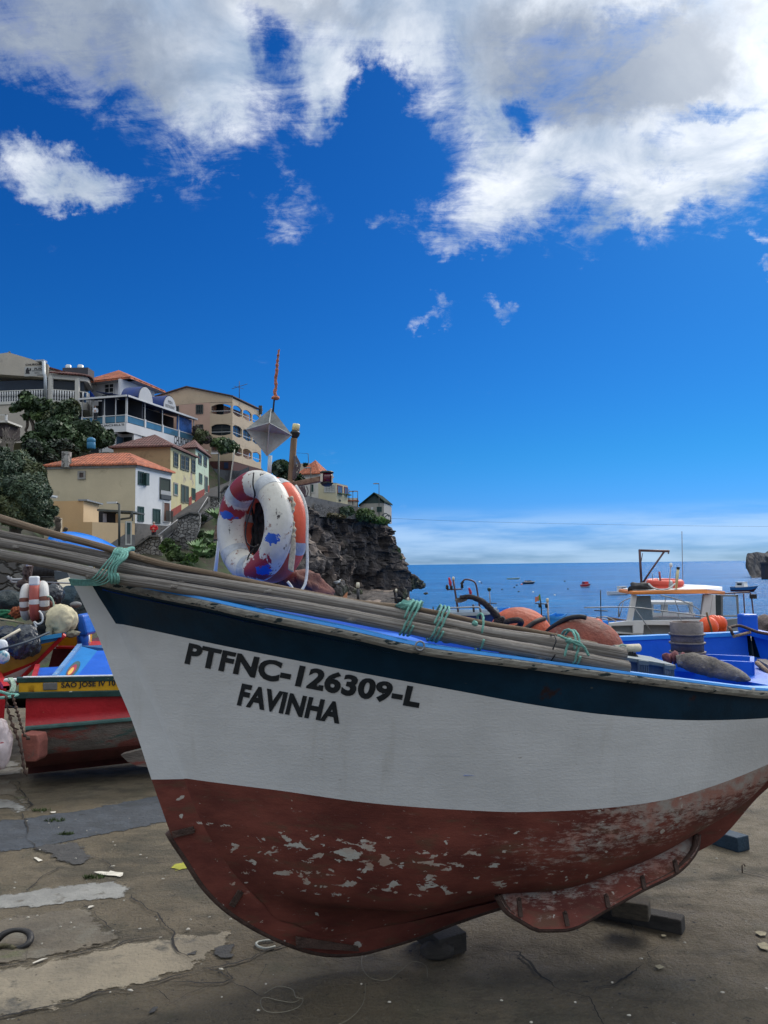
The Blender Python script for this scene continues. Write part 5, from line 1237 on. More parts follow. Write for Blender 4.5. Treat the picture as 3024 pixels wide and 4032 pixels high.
# a second red hull just showing at the left edge
r2 = thing('fishing_boat',Q(-120,1700,8.2),'red hull with pale bottom cut off by the left edge beside the red boat','fishing boat')
r2b = Boat((0,0,gz(8.6)),(-.55,.84),4.5,1.6,Q(0,1470,8.2).z - gz(8.6),tf=.85); e_ = Q(48,1500,7.9); r2b.pos = Vector((e_.x,e_.y,gz(8.6) + .03)) + r2b.h * (r2b.L / 2) + r2b.n * (r2b.b(0))
r2b.hull([(.02,0,0),(.8,.3,0),(.97,.55,1),(1,1,1)],[M('pinkish_bottom',(.20,.13,.11),.8,.2,4,.3,20),REDP],r2); r2b.rail(M('bright_red_paint',(.42,.012,.014),.45,.15,5,.15,30),r2,.06,.05); r2b.deck(BLUE,r2,.1)

# the yellow and blue boat behind it, bow to the right
YY = 9.6
bowp = P(Z3(505,1003),YY)
kb2 = gz(9.6) + .05; 
yb = Boat((0,0,kb2),(1,-.10),6.2,1.9,.95,tf=.6,sheer_bow=.36,sheer_st=.25,rake=.75,fine=2.0)
yb.sb = (bowp[2] - kb2) / .95 - 1
yb.pos = Vector((bowp[0],bowp[1],kb2)) - yb.h * (.5 * yb.L + yb.rake)
yel = thing('fishing_boat',yb.pos,'yellow and sky blue boat full of sacks, red stem pointing right behind the red boat','fishing boat')
YEL2 = M('mustard_paint',(.36,.21,.03),.5,.2,4,.2,30)
SKYB = M('sky_blue_paint',(.03,.25,.48),.5,.15,4,.2,30)
WHITEB = M('white_boat_paint',(.55,.54,.52),.5,.1,6,.2,40)
yb.hull([(.02,0,0),(.7,.22,0),(.92,.5,1),(.945,.57,2),(.99,.86,3),(1.0,.9,4),(1.0,1.0,4)],[WHITEB,M('bright_red_paint',(.42,.012,.014),.45,.15,5,.15,30),YEL2,YELLOW,SKYB],yel)
yb.rail(SKYB,yel,.10,.05); yb.deck(M('dark_hold',(.02,.022,.025),.9,.3,6,.2,30),yel,.18)
mb = MB(); st = [yb.pt(1,0,z_,1) for z_ in np.linspace(.1,1.0,14)]
mb.tube([p + yb.h * .01 for p in st],.032,4); mb.build('stem_post',M('bright_red_paint'),yel)
mb = MB(); mb.bar(yb.pt(.80,1,.80,-1) - yb.n * .012,yb.pt(.90,1,.84,-1) - yb.n * .012,.02,.02); mb.build('white_trim',WHITEB,yel)

# red and yellow stern of the next boat, with its covered outboard
nb = thing('fishing_boat',Q(560,1330,10.4),'boat with a yellow and dark red stern behind the blue hatch','fishing boat')
def slab(pts,Y,th,mtl,name,parent,bev=.008): mb = MB(); mb.prism([Q(x,y,Y) for x,y in pts],(0,th,0)); return mb.build(name,mtl,parent,bevel=bev)
slab([(470,1008),(618,1008),(612,1098),(455,1098)],10.2,.5,YELLOW,'upper_board',nb)
slab([(440,1096),(830,1096),(830,1116),(440,1116)],10.1,.7,M('bright_red_paint'),'red_ledge',nb)
slab([(420,1114),(830,1114),(830,1430),(340,1430)],10.2,2.4,M('deep_red_paint',(.075,.008,.016),.5,.2,5,.2,30),'transom',nb)
om = thing('outboard_motor',Q(655,1090,10.25),'outboard motor wrapped in a bright blue cover beside the cream sack','outboard motor')
COV = M('blue_cover',(.005,.09,.42),.4,.2,6,.3,24)
mb = MB(); mb.prism([Q(x,y,10.1) for x,y in ((608,838),(655,845),(672,900),(694,985),(690,1010),(640,1018),(612,1010))],(0,.32,0)); mb.build('cover',COV,om,bevel=.03)
mb = MB(); mb.blob(Q(660,1045,10.2),(.085,.08,.14),6,.3,2,3); mb.build('cover_skirt',COV,om)
mb = MB(); mb.tube([Q(698,1005,10.2),Q(700,1075,10.2)],.025,8); mb.build('white_handle',WHITEP,om)

# heap of gear in the yellow boat
def lump(name,x,y,rx,ry,Y,mtl,label,cat,seed,amp=.28,fr=1.7,sub=4,rz=.0,depth=None):
    k = Y / F_PX / 2.0113; c = Q(x,y,Y); mb = MB()
    mb.blob(c,(rx * k,depth or rx * k * .8,ry * k),seed,amp,fr,sub,rot=Matrix.Rotation(rz,3,'Y'),fold=cat in ('bag','sack','tarpaulin')); o = mb.build(name,mtl); tag(o,label,cat); return o
BAGB = M('black_plastic_bag',(.018,.024,.032),.3,.3,6,.35,10,spec=.6); TARPG = M('dark_green_tarp',(.010,.022,.024),.5,.3,4,.9,9)
lump('plastic_bag',185,1065,118,125,9.3,BAGB,'big crumpled black plastic bag at the front of the yellow boat','bag',31,.6,1.3,5)
lump('plastic_bag',60,1000,110,60,9.7,M('black_plastic_bag'),'low black plastic bag heaped at the left edge of the yellow boat','bag',32,.6,1.3,5)
lump('plastic_bag',432,690,72,85,11.2,BAGB,'dark bag standing behind the lifebuoys, right of the white one','bag',33,.45,1.3,5)
lump('net_bundle',330,1000,110,110,10.0,M('black_net'),'dark net bundle under the hanging lifebuoys','fishing net',34,.35,2.4,4)
lump('tarpaulin',60,740,130,85,11.6,TARPG,'dark green tarpaulin mound left of the lifebuoys','tarpaulin',35,.3,1.6,4)
lump('sack',487,885,118,118,9.9,M('cream_sack',(.52,.46,.30),.85,.15,5,.6,12,chips=[((.30,.27,.20),4,.60,.72)]),'bulging cream cloth sack beside the blue outboard cover','sack',36,.38,1.3,5,.1)
mb = MB(); mb.tube(spline([Q(395,955,9.8),Q(385,1000,9.75),Q(370,1050,9.75)],12),[.05 - .02 * i / 11 for i in range(12)],8,jit=.3); mb.blob(Q(560,995,9.9),(.11,.08,.05),5,.3,2,3); tag(mb.build('rag',M('stained_rag',(.20,.19,.14),.9,.3,10,.4,40)),'stained rag ends hanging below the cream sack','cloth')
lump('tarpaulin',560,705,105,90,12.6,M('blue_grey_tarp',(.025,.055,.072),.55,.2,4,.6,10),'blue grey tarpaulin over a mound behind the cream sack','tarpaulin',37,.16,1.4,4)
lump('tarpaulin',640,860,75,200,11.8,TARPG,'dark green tarpaulin covering gear behind the white boat stem','tarpaulin',38,.2,1.4,4)
lump('stone_sack',600,765,46,24,11.0,M('grey_sack',(.16,.165,.165),.8,.2,8,.4,30),'smooth grey sack lying above the blue outboard cover','sack',39,.1,1.2,3)
lump('net_bundle',30,845,95,40,10.6,M('green_net',(.008,.10,.045),.9,.3,20,.9,60),'bright green net bundle at the left edge','fishing net',40,.3,2.2,4)
lump('rope_coil',132,830,44,42,10.3,M('orange_rope',(.30,.085,.035),.9,.35,25,1.0,60),'loose orange rope coil beside the green net bundle','rope',41,.5,3,4)
lump('plastic_bag',15,1105,46,62,8.9,M('white_bag',(.60,.62,.64),.5,.1,6,.5,14),'white plastic bag at the left edge in front of the black bag','bag',42,.25,2,4)
lump('printed_bag',25,1180,48,52,8.8,M('printed_bag',(.12,.36,.44),.55,.2,8,.4,20,chips=[((.55,.58,.58),6,.52,.6),((.42,.17,.05),5,.62,.66)]),'turquoise and orange printed bag below the white bag','bag',43,.22,2,4)
lump('net_bundle',400,790,48,52,10.2,M('brown_red_net',(.12,.04,.03),.9,.4,20,1,60),'small red brown net bundle right of the lifebuoys','fishing net',44,.45,3,4)
for (x,y,h,ang,mtl,lb) in ((213,745,292,-.28,M('old_white_lifebuoy',(.50,.48,.45),.6,.1,6,.1,40),'left white lifebuoy with one brown band hanging edge-on over the yellow boat'),
                               (284,735,345,-.38,M('faded_red_lifebuoy',(.36,.075,.055),.6,.15,6,.1,40),'faded red lifebuoy hanging edge-on between two white ones'),
                               (340,735,315,-.50,M('old_white_lifebuoy'),'right white lifebuoy with red bands hanging edge-on beside the red one')):
    Yb = 10.1; ro = h / 2.0113 * Yb / F_PX / 2
    lifebuoy(Q(x,y,Yb),(math.cos(ang),-math.sin(ang),.03),(.04,0,1),ro * .77,ro * .235,mtl,lb,[170,350,20,200] if mtl.name.startswith('old') else [180,0],group='lifebuoys hanging over the yellow boat',seg=(56,18),bandw=.11,bandmat=M('brown_red_band',(.16,.055,.035),.7,.2,8,.1,40) if mtl.name.startswith('old') else M('white_band',(.55,.54,.52),.6,.1,8,.1,40))
mb = MB(); mb.tube(spline([Q(365,700,9.9),Q(400,705,9.9),Q(425,760,9.9),Q(415,815,9.9),Q(375,825,9.9)],24),.012,6); tag(mb.build('hose',M('pale_green_rope')),'loop of pale green hose right of the hanging lifebuoys','hose')
mb = MB(); mb.tube(spline([Q(310,815,9.7),Q(335,850,9.7),Q(335,900,9.7),Q(300,920,9.7),Q(270,900,9.7),Q(290,945,9.7)],24),.012,6); tag(mb.build('rope',WHITEROPE),'white rope end dangling below the faded red lifebuoy','rope')
mb = MB(); mb.box(Q(272,577,9.8),(.12,.08,.12)); tag(mb.build('signal_lamp',WHITEP,bevel=.02),'small white square lamp on top of the faded red lifebuoy','lamp')
for i,(x0,y0,x1,y1,r_,mtl,Y0,lb) in enumerate(((-40,872,190,912,.013,M('tan_stick',(.33,.28,.18),.8,.2,6,.3,40),9.6,'tan stick lying across the gear at the left edge, below the green net'),(-60,1085,160,962,.017,M('cream_stick',(.55,.50,.38),.7,.1,6,.2,40),9.0,'cream pole slanting up to the right over the black bags'),(368,590,700,602,.012,STEEL,10.6,'long grey rod pointing right from the hanging lifebuoys'))):
    mb = MB(); mb.tube([Q(x0,y0,Y0),Q(x1,y1,Y0 + .2)],r_,9); tag(mb.build('stick',mtl),lb,'stick')
mb = MB(); mb.tube(spline([Q(-60,1140,8.7),Q(90,1098,8.7),Q(240,1050,8.9),Q(390,985,9.2)],24),.014,8); tag(mb.build('hose',M('blue_grey_hose',(.03,.045,.06),.6,.2,10,.1,40)),'dark blue hose draped across the big black bag','hose')
# mast in the gear heap
mb = MB(); mb.tube([Q(180,640,10.4),Q(215,560,10.4),Q(238,440,10.4),Q(250,330,10.4)],[.06,.05,.045,.04],9,jit=.4); mb.blob(Q(212,500,10.35),(.05,.05,.09),4,.5,2.5,3); mb.blob(Q(185,600,10.35),(.08,.06,.06),8,.5,2.5,3); tag(mb.build('wrapped_mast',M('brown_wrapping',(.07,.05,.045),.9,.4,14,.8,40)),'short mast wrapped in brown net standing left of the lifebuoys','mast')
mb = MB(); mb.lathe(Q(230,462,10.3),[(.04,0),(.045,.08),(.03,.1),(0,.1)],14); tag(mb.build('mast_lamp',WHITEP),'small white lamp on the brown wrapped mast','lamp')
mb = MB()
for y0 in (0,22): mb.tube(spline([Q(62 + y0,540 + y0 * .3,12.),Q(72 + y0,560 + y0,12.),Q(100 + y0,566 + y0,12.),Q(195,566 + y0 * .9,12.)],20),.02,8)
tag(mb.build('bent_rail',M('grey_tube',(.30,.30,.31),.5,.1,8,.1,40)),'pair of bent grey rails behind the left hanging lifebuoy','rail')
# blue upturned hull seen between the poles
KY = 13.0
mb = MB(); top = [(395,245),(440,205),(560,187),(690,208),(800,245),(900,300),(960,345)]
tp = [Q(x,y,KY) for x,y in top]; rows = []
for i,p in enumerate(spline(tp,26)):
    f = math.sin(math.pi * min(1,max(0,(i + .6) / 26.2))); wd = .50 * f ** .6 + .01; p = Vector(p)
    rows.append([p + Vector((0,math.cos(a) * wd,(math.sin(a) - 1) * (.34 * f + .02))) for a in np.linspace(0,math.pi,11)])
mb.grid(rows); tag(mb.build('upturned_dinghy',M('bright_blue_grp',(.005,.17,.62),.25,.08,3,.05,30)),'smooth bright blue upturned dinghy hull behind the poles at left','dinghy')

# ------------------------------------------------------------------ boats on the slip at right
def X(x,y,Y): return Vector(P(ZD(x,y),Y))
CY = 17.0
GLASS = M('cabin_glass',(.20,.30,.38),.08,.05,3,0,10,spec=.6,alpha=.22)
ORANGEP = M('orange_trim',(.60,.19,.035),.5,.1,5,.1,40); WHITEC = M('white_cabin',(.60,.60,.59),.45,.06,4,.1,40,chips=[((.33,.20,.12),7,.68,.74)])
GREYC = M('grey_cabin',(.17,.19,.20),.5,.1,5,.1,40); NAVY = M('navy_hull',(.006,.022,.05),.4,.2,4,.1,30)
gz_c = gz(CY)
cb = thing('cabin_boat',X(800,1040,CY),'white cabin boat with orange roof edge and navy hull lettered PTFN','cabin boat')
bowx = X(190,930,CY); Hc = bowx.z - gz_c - .2
cbo = Boat((0,0,gz_c + .2),(-1,-.12),6.6,2.2,Hc * .86,tf=.8,sheer_bow=.163,sheer_st=0,rake=.6,fine=2.4)
cbo.pos = Vector((bowx.x,bowx.y,gz_c + .2)) - cbo.h * (.5 * cbo.L + cbo.rake)
cbo.hull([(.02,0,0),(.75,.3,0),(.95,.6,1),(1,1,1)],[REDBOT,NAVY],cb); cbo.rail(WHITEC,cb,.08,.05); cbo.deck(WHITEC,cb,.06)
def cside(px,out=.0):
    d = ray(px); n_ = np.array(cbo.n); p0 = np.array(cbo.W(0,cbo.B / 2 * (1 if cbo.n.y < 0 else -1),0)); t = ((p0 - CAMP) @ n_) / (d @ n_); return Vector(CAMP + d * t)
ta = X(262,1042,15.75); plane_text('PTFN',ta,cbo.h * -1 + Vector((0,-.10,0)),(0,0,1),(X(450,1042,15.75) - ta).length,.17,M('white_letters',(.55,.55,.52),.6,.1,8,.05,40),cb,'hull_lettering',.01,.05)
# cabin: near side and far side frames, roof, screens
CN = Vector((0.10,1.0,0)).normalized() * 1.35
def quad(pts,Y,th,mtl,name,bev=.01):
    mb = MB(); mb.prism([X(x,y,Y) for x,y in pts],CN.normalized() * th); return mb.build(name,mtl,cb,bevel=bev)
quad([(435,600),(480,605),(440,832),(390,838)],16.2,.12,WHITEC,'front_pillar')
quad([(1085,596),(1160,596),(1125,835),(1055,832)],16.2,.14,WHITEC,'rear_pillar')
quad([(1160,598),(1186,600),(1190,835),(1125,835)],16.25,.5,WHITEC,'cabin_side')
quad([(1184,600),(1235,600),(1240,830),(1192,830)],16.3,.06,M('dark_door',(.03,.04,.045),.4,.2,5,.1,40),'door')
quad([(390,836),(1080,824),(1085,880),(540,872),(535,950),(445,950),(440,878),(250,880),(225,915),(225,855)],16.15,.10,WHITEC,'cabin_base')
quad([(535,872),(1070,880),(1070,985),(535,960)],16.28,.06,GREYC,'grey_lower_panel')
quad([(250,880),(442,878),(446,945),(235,925)],16.26,.06,GREYC,'grey_fore_panel')
quad([(1190,830),(1420,810),(1420,960),(1190,960)],16.6,.06,GREYC,'grey_cockpit_side')
quad([(480,608),(1085,600),(1058,830),(442,834)],16.24,.012,GLASS,'side_window',0)
quad([(475,612),(598,608),(622,826),(445,832)],16.45,.03,M('dull_screen',(.16,.20,.24),.4,.15,5,.1,40),'grey_curtain',0)
o_ = X(435,585,16.1); mb = MB(); pr = [X(432,600,16.1),X(1110,590,16.1),X(1270,600,16.6),X(1275,570,16.6),X(1110,552,16.1),X(440,568,16.1)]
mb.prism(pr,CN * 1.05); mb.build('orange_roof',ORANGEP,cb,bevel=.02)
mb = MB(); mb.prism([p + Vector((0,.05,0)) for p in (X(455,560,16.2),X(1100,548,16.2),X(1255,562,16.7),X(1255,528,16.9),X(960,515,16.6),X(880,545,16.3))],CN * .9); mb.build('white_roof_top',WHITEC,cb)
for pts,name in (([(470,838),(1050,828),(1060,810),(700,800),(560,815)],'dashboard'),): quad(pts,16.6,.3,M('pale_dash',(.50,.47,.40),.7,.15,5,.1,40,chips=[((.3,.15,.06),6,.66,.72)]),name,0)
quad([(1235,612),(1255,612),(1255,800),(1235,800)],16.9,.03,GREYC,'rear_frame_post'); quad([(1370,600),(1392,600),(1402,800),(1385,800)],16.9,.03,GREYC,'rear_frame_post'); quad([(1235,600),(1392,600),(1392,616),(1235,616)],16.9,.03,GREYC,'rear_frame_bar'); quad([(1235,785),(1402,785),(1402,800),(1235,800)],16.9,.03,GREYC,'rear_frame_bar'); quad([(1255,616),(1370,616),(1385,785),(1255,785)],16.91,.008,GLASS,'rear_window',0)
BROWNT = M('brown_tube',(.085,.045,.05),.55,.2,10,.1,50,metal=.2)
def ctube(pts,Y,r,mtl,name,par=None,n=8,smooth=False):
    mb = MB(); mb.tube(spline([X(x,y,Y) for x,y in pts],24) if smooth else [X(x,y,Y) for x,y in pts],r * .55,n); return mb.build(name,mtl,par or cb)
gan = empty('gantry',(0,0,0)); gan.parent = cb; gan.location = (0,0,0)
ctube([(520,545),(500,192)],16.8,.05,BROWNT,'upright',gan); ctube([(495,200),(768,207)],16.8,.05,BROWNT,'jib',gan); ctube([(525,500),(600,385),(722,212)],16.8,.04,BROWNT,'brace',gan); ctube([(763,205),(760,232)],16.8,.03,STEEL,'hook',gan)
ctube([(515,300),(528,225)],16.75,.015,BROWNT,'whip',gan)
ctube([(892,500),(886,290),(882,28)],17.2,.016,M('grey_aerial',(.22,.23,.25),.5,.1,8,.05,40),'aerial'); ctube([(765,550),(783,335)],16.4,.022,M('pale_tube',(.42,.36,.33),.5,.1,8,.05,40),'light_mast')
mb = MB(); mb.lathe(X(784,348,16.4),[(.028,0),(.034,.03),(.028,.08),(0,.09)],12); mb.build('mast_lamp',WHITEP,cb)
ctube([(830,545),(848,360)],16.3,.055,M('cream_pole',(.52,.46,.25),.6,.1,8,.1,40),'cream_pole'); ctube([(846,372),(850,350)],16.3,.066,BLACKCORD,'pole_cap'); ctube([(688,475),(678,392)],16.6,.04,M('red_post',(.30,.06,.06),.6,.1,8,.1,40),'red_post'); ctube([(620,470),(612,405)],16.7,.015,STEEL,'whip'); ctube([(825,545),(832,390)],16.5,.025,STEEL,'rod')
for pts in ([(0,716),(310,712),(480,716),(700,745),(900,770),(1100,795),(1270,815)],): ctube(pts,15.6,.022,STEEL,'guard_rail',None,8,True)
for a_,b_ in (((455,720),(620,955)),((842,762),(925,935)),((1115,800),(1160,945)),((312,714),(316,800))): ctube([a_,b_],15.62,.02,STEEL,'stanchion')
for pts in ([(690,606),(760,620),(880,655),(1000,710),(1045,745),(1050,815)],[(310,800),(315,700),(340,665),(425,625)]): ctube(pts,18.0,.022,STEEL,'far_rail',None,8,True)
for a_,b_ in (((815,635),(860,760)),((740,615),(700,810)),((355,660),(318,800)),((930,690),(1000,815))): ctube([a_,b_],18.0,.018,STEEL,'far_stanchion')
ctube([(1255,590),(1490,578),(1505,590),(1530,800)],17.2,.03,BROWNT,'rear_arch',None,8,True); ctube([(1438,588),(1450,790)],17.2,.028,BROWNT,'arch_post'); ctube([(1355,583),(1362,620)],17.2,.02,BROWNT,'arch_post')
mb = MB(); mb.box(X(1525,615,17.1),(.12,.1,.1)); mb.build('arch_lamp',BLACKCORD,cb)
mb = MB(); mb.blob(X(510,540,16.5),(.26,.2,.12),4,.4,2,3); tag(mb.build('black_cloth',BLACKCORD),'black cloth bundle on the orange roof at the gantry foot','cloth')
for i,(y0,rr) in enumerate(((492,.80),(535,.78))):
    cc = X(722,y0,17.0); lifebuoy(cc,(0,-.05,1),(1,0,.0),.345,.078,M('bright_orange_lifebuoy',(.62,.075,.045),.5,.12,6,.1,40),('upper' if i == 0 else 'lower') + ' of two orange lifebuoys stacked flat on the orange cabin roof',[0,90,180,270],seg=(48,14),bandw=.09,group='lifebuoys stacked on the cabin roof')
mb = MB(); mb.tube(spline([X(580,500,16.1),X(620,535,16.05),X(700,555,16.05),X(770,540,16.05),X(820,500,16.1)],24),.018,6); tag(mb.build('rope',WHITEROPE),'thin white rope hanging in a bow below the stacked orange lifebuoys','rope')
OFL = M('bright_orange_float',(.70,.085,.02),.45,.1,6,.1,40)
for i,(x,y,r_) in enumerate(((1120,890,92),(1215,860,75),(1165,845,66),(1230,900,55))):
    c = X(x,y,15.2 + .3 * (i > 0)); rr = r_ / 2.2914 * 15.2 / F_PX; mb = MB(); rows = []
    for a in np.linspace(0,2 * math.pi,41):
        lob = 1 - .10 * abs(math.sin(a * 3)) ** 4
        rows.append([c + Vector((math.cos(a) * math.cos(p_),math.sin(a) * math.cos(p_),math.sin(p_) * .98)) * rr * lob for p_ in np.linspace(-math.pi / 2,math.pi / 2,17)])
    mb.grid(rows); tag(mb.build('orange_float',OFL),['largest bright orange float, front left of the cluster beside the exhaust','bright orange float at the right of the cluster, upper one','bright orange float partly hidden at the back of the cluster','bright orange float at the lower right of the cluster'][i],'float','bright orange floats by the cabin boat')
mb = MB(); mb.tube(spline([X(1105,760,15.0),X(1120,820,14.95),X(1140,880,14.95),X(1155,945,15.0)],16),.022,6); tag(mb.build('rope',M('brown_rope',(.14,.10,.06),.9,.3,30,.4,100)),'brown rope running down over the bright orange floats','rope')

# a second white cabin boat farther down the slip, seen through the windows
bb_ = thing('cabin_boat',X(720,900,26),'white cabin boat with brown wooden bow seen through the orange roofed boat windows','cabin boat')
bbo = Boat((X(300,800,26).x + 2.9,26,gz(26) + .2),(-1,.1),5.4,2.0,1,tf=.8,sheer_bow=.25,rake=.5)
bbo.H = (X(310,800,26).z - gz(26) - .2) / 1.25
bbo.hull([(.02,0,0),(.8,.4,0),(1,1,0)],[M('varnished_hull',(.22,.12,.06),.5,.25,5,.1,30,stretch=(1,1,6))],bb_); bbo.deck(WHITEC,bb_,.05)
def quad2(pts,Y,th,mtl,name):
    mb = MB(); mb.prism([X(x,y,Y) for x,y in pts],(0,th,0)); return mb.build(name,mtl,bb_)
quad2([(600,665),(980,668),(985,690),(595,688)],25.6,1.6,WHITEC,'roof')
for x0 in (600,700,730,955): quad2([(x0,686),(x0 + 25,686),(x0 + 30,790),(x0 + 2,790)],25.7,.1,WHITEC,'pillar')
quad2([(590,765),(1000,765),(1005,840),(585,840)],25.66,.2,WHITEC,'cabin_side')

def small_boat(name,px,Y,head,L,B,H,hullm,label,zbase=None,cabin=None,deckm=None,group=None,botm=None,tf=.7,cat='fishing boat',top=None,sheer=.35):
    base = Vector(P(px,Y)) if zbase is None else Vector(Pz(px,zbase))
    root = thing(name,base,label,cat,group)
    if top is not None: zt_ = P(top,Y)[2]; base = Vector((base.x,base.y,zt_ - H)); root.location = base
    b_ = Boat(base,head,L,B,H,tf=tf,sheer_bow=sheer,rake=L * .08)
    b_.hull([(.02,-.2,0),(.85,.15,0),(.93,.35,1),(1,1,1)],[botm or REDBOT,hullm],root,n=24,sub=2); b_.deck(deckm or WHITEC,root,H * .12); b_.rail(deckm or WHITEC,root,.08 * B / 2,.07)
    if cabin:
        x0,x1,wd,ht,mt_,rm = cabin; z0 = H * .9
        mb = MB(); q = [b_.W(x,y,z0) for x,y in ((x0,-wd),(x1,-wd),(x1,wd),(x0,wd))]; t_ = [b_.W(x,y,z0 + ht) for x,y in ((x0 + .1,-wd * .9),(x1 - .25,-wd * .9),(x1 - .25,wd * .9),(x0 + .1,wd * .9))]
        mb.hexa(q,t_); mb.build('cabin',mt_,root)
        mb = MB(); mb.hexa([p + Vector((0,0,.0)) for p in [b_.W(x,y,z0 + ht) for x,y in ((x0 - .1,-wd),(x1 - .1,-wd),(x1 - .1,wd),(x0 - .1,wd))]],[b_.W(x,y,z0 + ht + .08) for x,y in ((x0 - .1,-wd),(x1 - .1,-wd),(x1 - .1,wd),(x0 - .1,wd))]); mb.build('roof',rm,root)
        for sgn in (-1,1):
            mb = MB(); w0,w1 = x0 + (x1 - x0) * .2,x1 - (x1 - x0) * .28; yo = lambda f: sgn * (wd * (1 - .1 * f) + .012)
            mb.add([b_.W(w0,yo(.45),z0 + ht * .45),b_.W(w1,yo(.45),z0 + ht * .45),b_.W(w1,yo(.85),z0 + ht * .85),b_.W(w0,yo(.85),z0 + ht * .85)],[(0,1,2,3)]); mb.build('window',M('dark_boat_glass',(.02,.03,.04),.15,.1,4,0,10),root)
    return root,b_
# navy and light blue boats behind the poles: only their tops show
def Ee(x,y,Y): return Vector(P(ZE(x,y),Y))
nvy,nvb = small_boat('fishing_boat',ZE(430,640),20,(-1,.1),1.75,1.3,.9,M('royal_navy_paint',(.006,.03,.16),.4,.2,4,.1,30),'navy blue boat with a bent tube frame behind the anchor arm',deckm=M('pale_deck',(.35,.42,.48),.5,.1,5,.1,40),top=ZE(430,455),sheer=.05,tf=.85)
dz_ = Ee(400,450,20).z - (nvb.pos.z + nvb.H * 1.05); 
def etube(pts,Y,r,mtl,name,par,smooth=True):
    mb = MB(); mb.tube(spline([Ee(x,y,Y) for x,y in pts],24) if smooth else [Ee(x,y,Y) for x,y in pts],r * .55,8); return mb.build(name,mtl,par)
etube([(165,460),(172,430),(200,418),(400,408),(545,404),(575,415),(595,545)],19.2,.035,M('grey_tube'),'rail',nvy); etube([(395,190),(425,148),(500,158),(530,190),(560,370),(590,545)],19.3,.04,BROWNT,'davit',nvy); etube([(392,192),(412,165)],19.3,.06,BLACKCORD,'davit_head',nvy)
etube([(320,150),(340,280),(366,450)],19.4,.045,BROWNT,'mast',nvy,False); etube([(258,242),(405,235)],19.4,.03,BROWNT,'cross_tree',nvy,False)
for x,y in ((262,225),(302,230),(402,215)):
    mb = MB(); mb.lathe(Ee(x,y + 12,19.4),[(.025,0),(.037,.015),(.037,.08),(.025,.11),(0,.12)],12); mb.build('mast_lamp',BLACKCORD,nvy)
mb = MB(); mb.lathe(Ee(320,155,19.4),[(.03,0),(.035,.03),(.035,.06),(.022,.09),(0,.1)],12); mb.build('masthead_lamp',M('cream_plastic'),nvy)
etube([(135,450),(132,400)],19.2,.03,IRON,'short_post',nvy,False); etube([(512,450),(505,380)],19.6,.05,IRON,'thick_post',nvy,False)
REDFLAG = M('red_flag',(.42,.03,.06),.8,.2,6,.2,20)
for x0,y0,x1,y1 in ((278,128,292,210),(465,225,482,295)): mb = MB(); mb.tube(spline([Ee(x0,y0,19.4),Ee((x0 + x1) / 2 + 5,(y0 + y1) / 2,19.4),Ee(x1,y1,19.4)],12),[.015,.025,.03,.035,.03,.035,.04,.04,.035,.03,.025,.02],7,jit=.4); mb.build('furled_flag',REDFLAG,nvy)
lb1,lbb = small_boat('fishing_boat',ZE(705,640),24,(1,.9),1.3,.8,1.0,M('light_hull_blue',(.02,.22,.60),.4,.15,4,.1,30),'light blue boat with a slim mast behind the first orange float',deckm=LBLUE,top=ZE(705,448),sheer=.08)
etube([(655,240),(662,330),(672,540)],23,.03,M('grey_tube'),'mast',lb1,False); etube([(640,368),(725,370)],23,.025,IRON,'cross_tree',lb1,False); mb = MB(); mb.blob(Ee(655,238,23),(.06,.06,.06),2,.1,1,2); mb.build('mast_ball',DGREEN,lb1)
lb2,_ = small_boat('fishing_boat',ZE(1225,660),22,(-1,-.6),.9,.6,1.0,M('light_hull_blue'),'light blue boat flying a green and red flag between the two orange floats',deckm=LBLUE,top=ZE(1225,500),sheer=.08)
etube([(1128,300),(1140,400),(1145,540)],21.5,.035,IRON,'mast',lb2,False); etube([(1080,370),(1210,376)],21.5,.025,IRON,'cross_tree',lb2,False); etube([(1198,345),(1205,480),(1215,560)],21.5,.05,M('pale_tube'),'light_post',lb2,False)
for x,y,mt_ in ((1198,360,M('cream_plastic')),(1127,408,BLACKCORD),(1190,412,BLACKCORD)): mb = MB(); mb.lathe(Ee(x,y,21.5),[(.03,0),(.042,.03),(.042,.09),(.025,.12),(0,.12)],12); mb.build('lamp',mt_,lb2)
mb = MB(); mb.grid([[Ee(1082 + 36 * f,305 + 48 * g + 6 * math.sin(f * 5 + g),21.45) for f in np.linspace(0,1,7)] for g in np.linspace(0,1,5)]); mb.build('flag',M('faded_flag',(.50,.17,.10),.8,.2,5,.1,20),lb2)
mb = MB(); mb.grid([[Ee(1118 + 14 * f,285 + 55 * g,21.45) for f in (0,.5,1)] for g in np.linspace(0,1,5)]); mb.build('flag_hoist',M('green_flag',(.05,.26,.06),.8,.2,5,.1,20),lb2)
rb3,_ = small_boat('fishing_boat',ZD(150,905),24,(1,-.3),2.6,1.3,.8,M('light_hull_blue'),'light blue boat with low curved rails left of the orange roofed boat',deckm=LBLUE,top=ZD(150,862),sheer=.1)
ctube([(0,800),(100,810),(215,830),(225,870)],23.2,.03,STEEL,'rail',rb3,8,True); ctube([(110,805),(190,798),(250,820),(300,850)],23.2,.03,STEEL,'rail',rb3,8,True); ctube([(148,560),(150,690),(154,880)],23.0,.03,IRON,'mast',rb3); ctube([(92,742),(212,746)],23.0,.03,IRON,'cross_tree',rb3)
mb = MB(); mb.blob(X(118,850,23),(.16,.14,.13),2,.1,1,3); mb.build('orange_float',OFL,rb3)

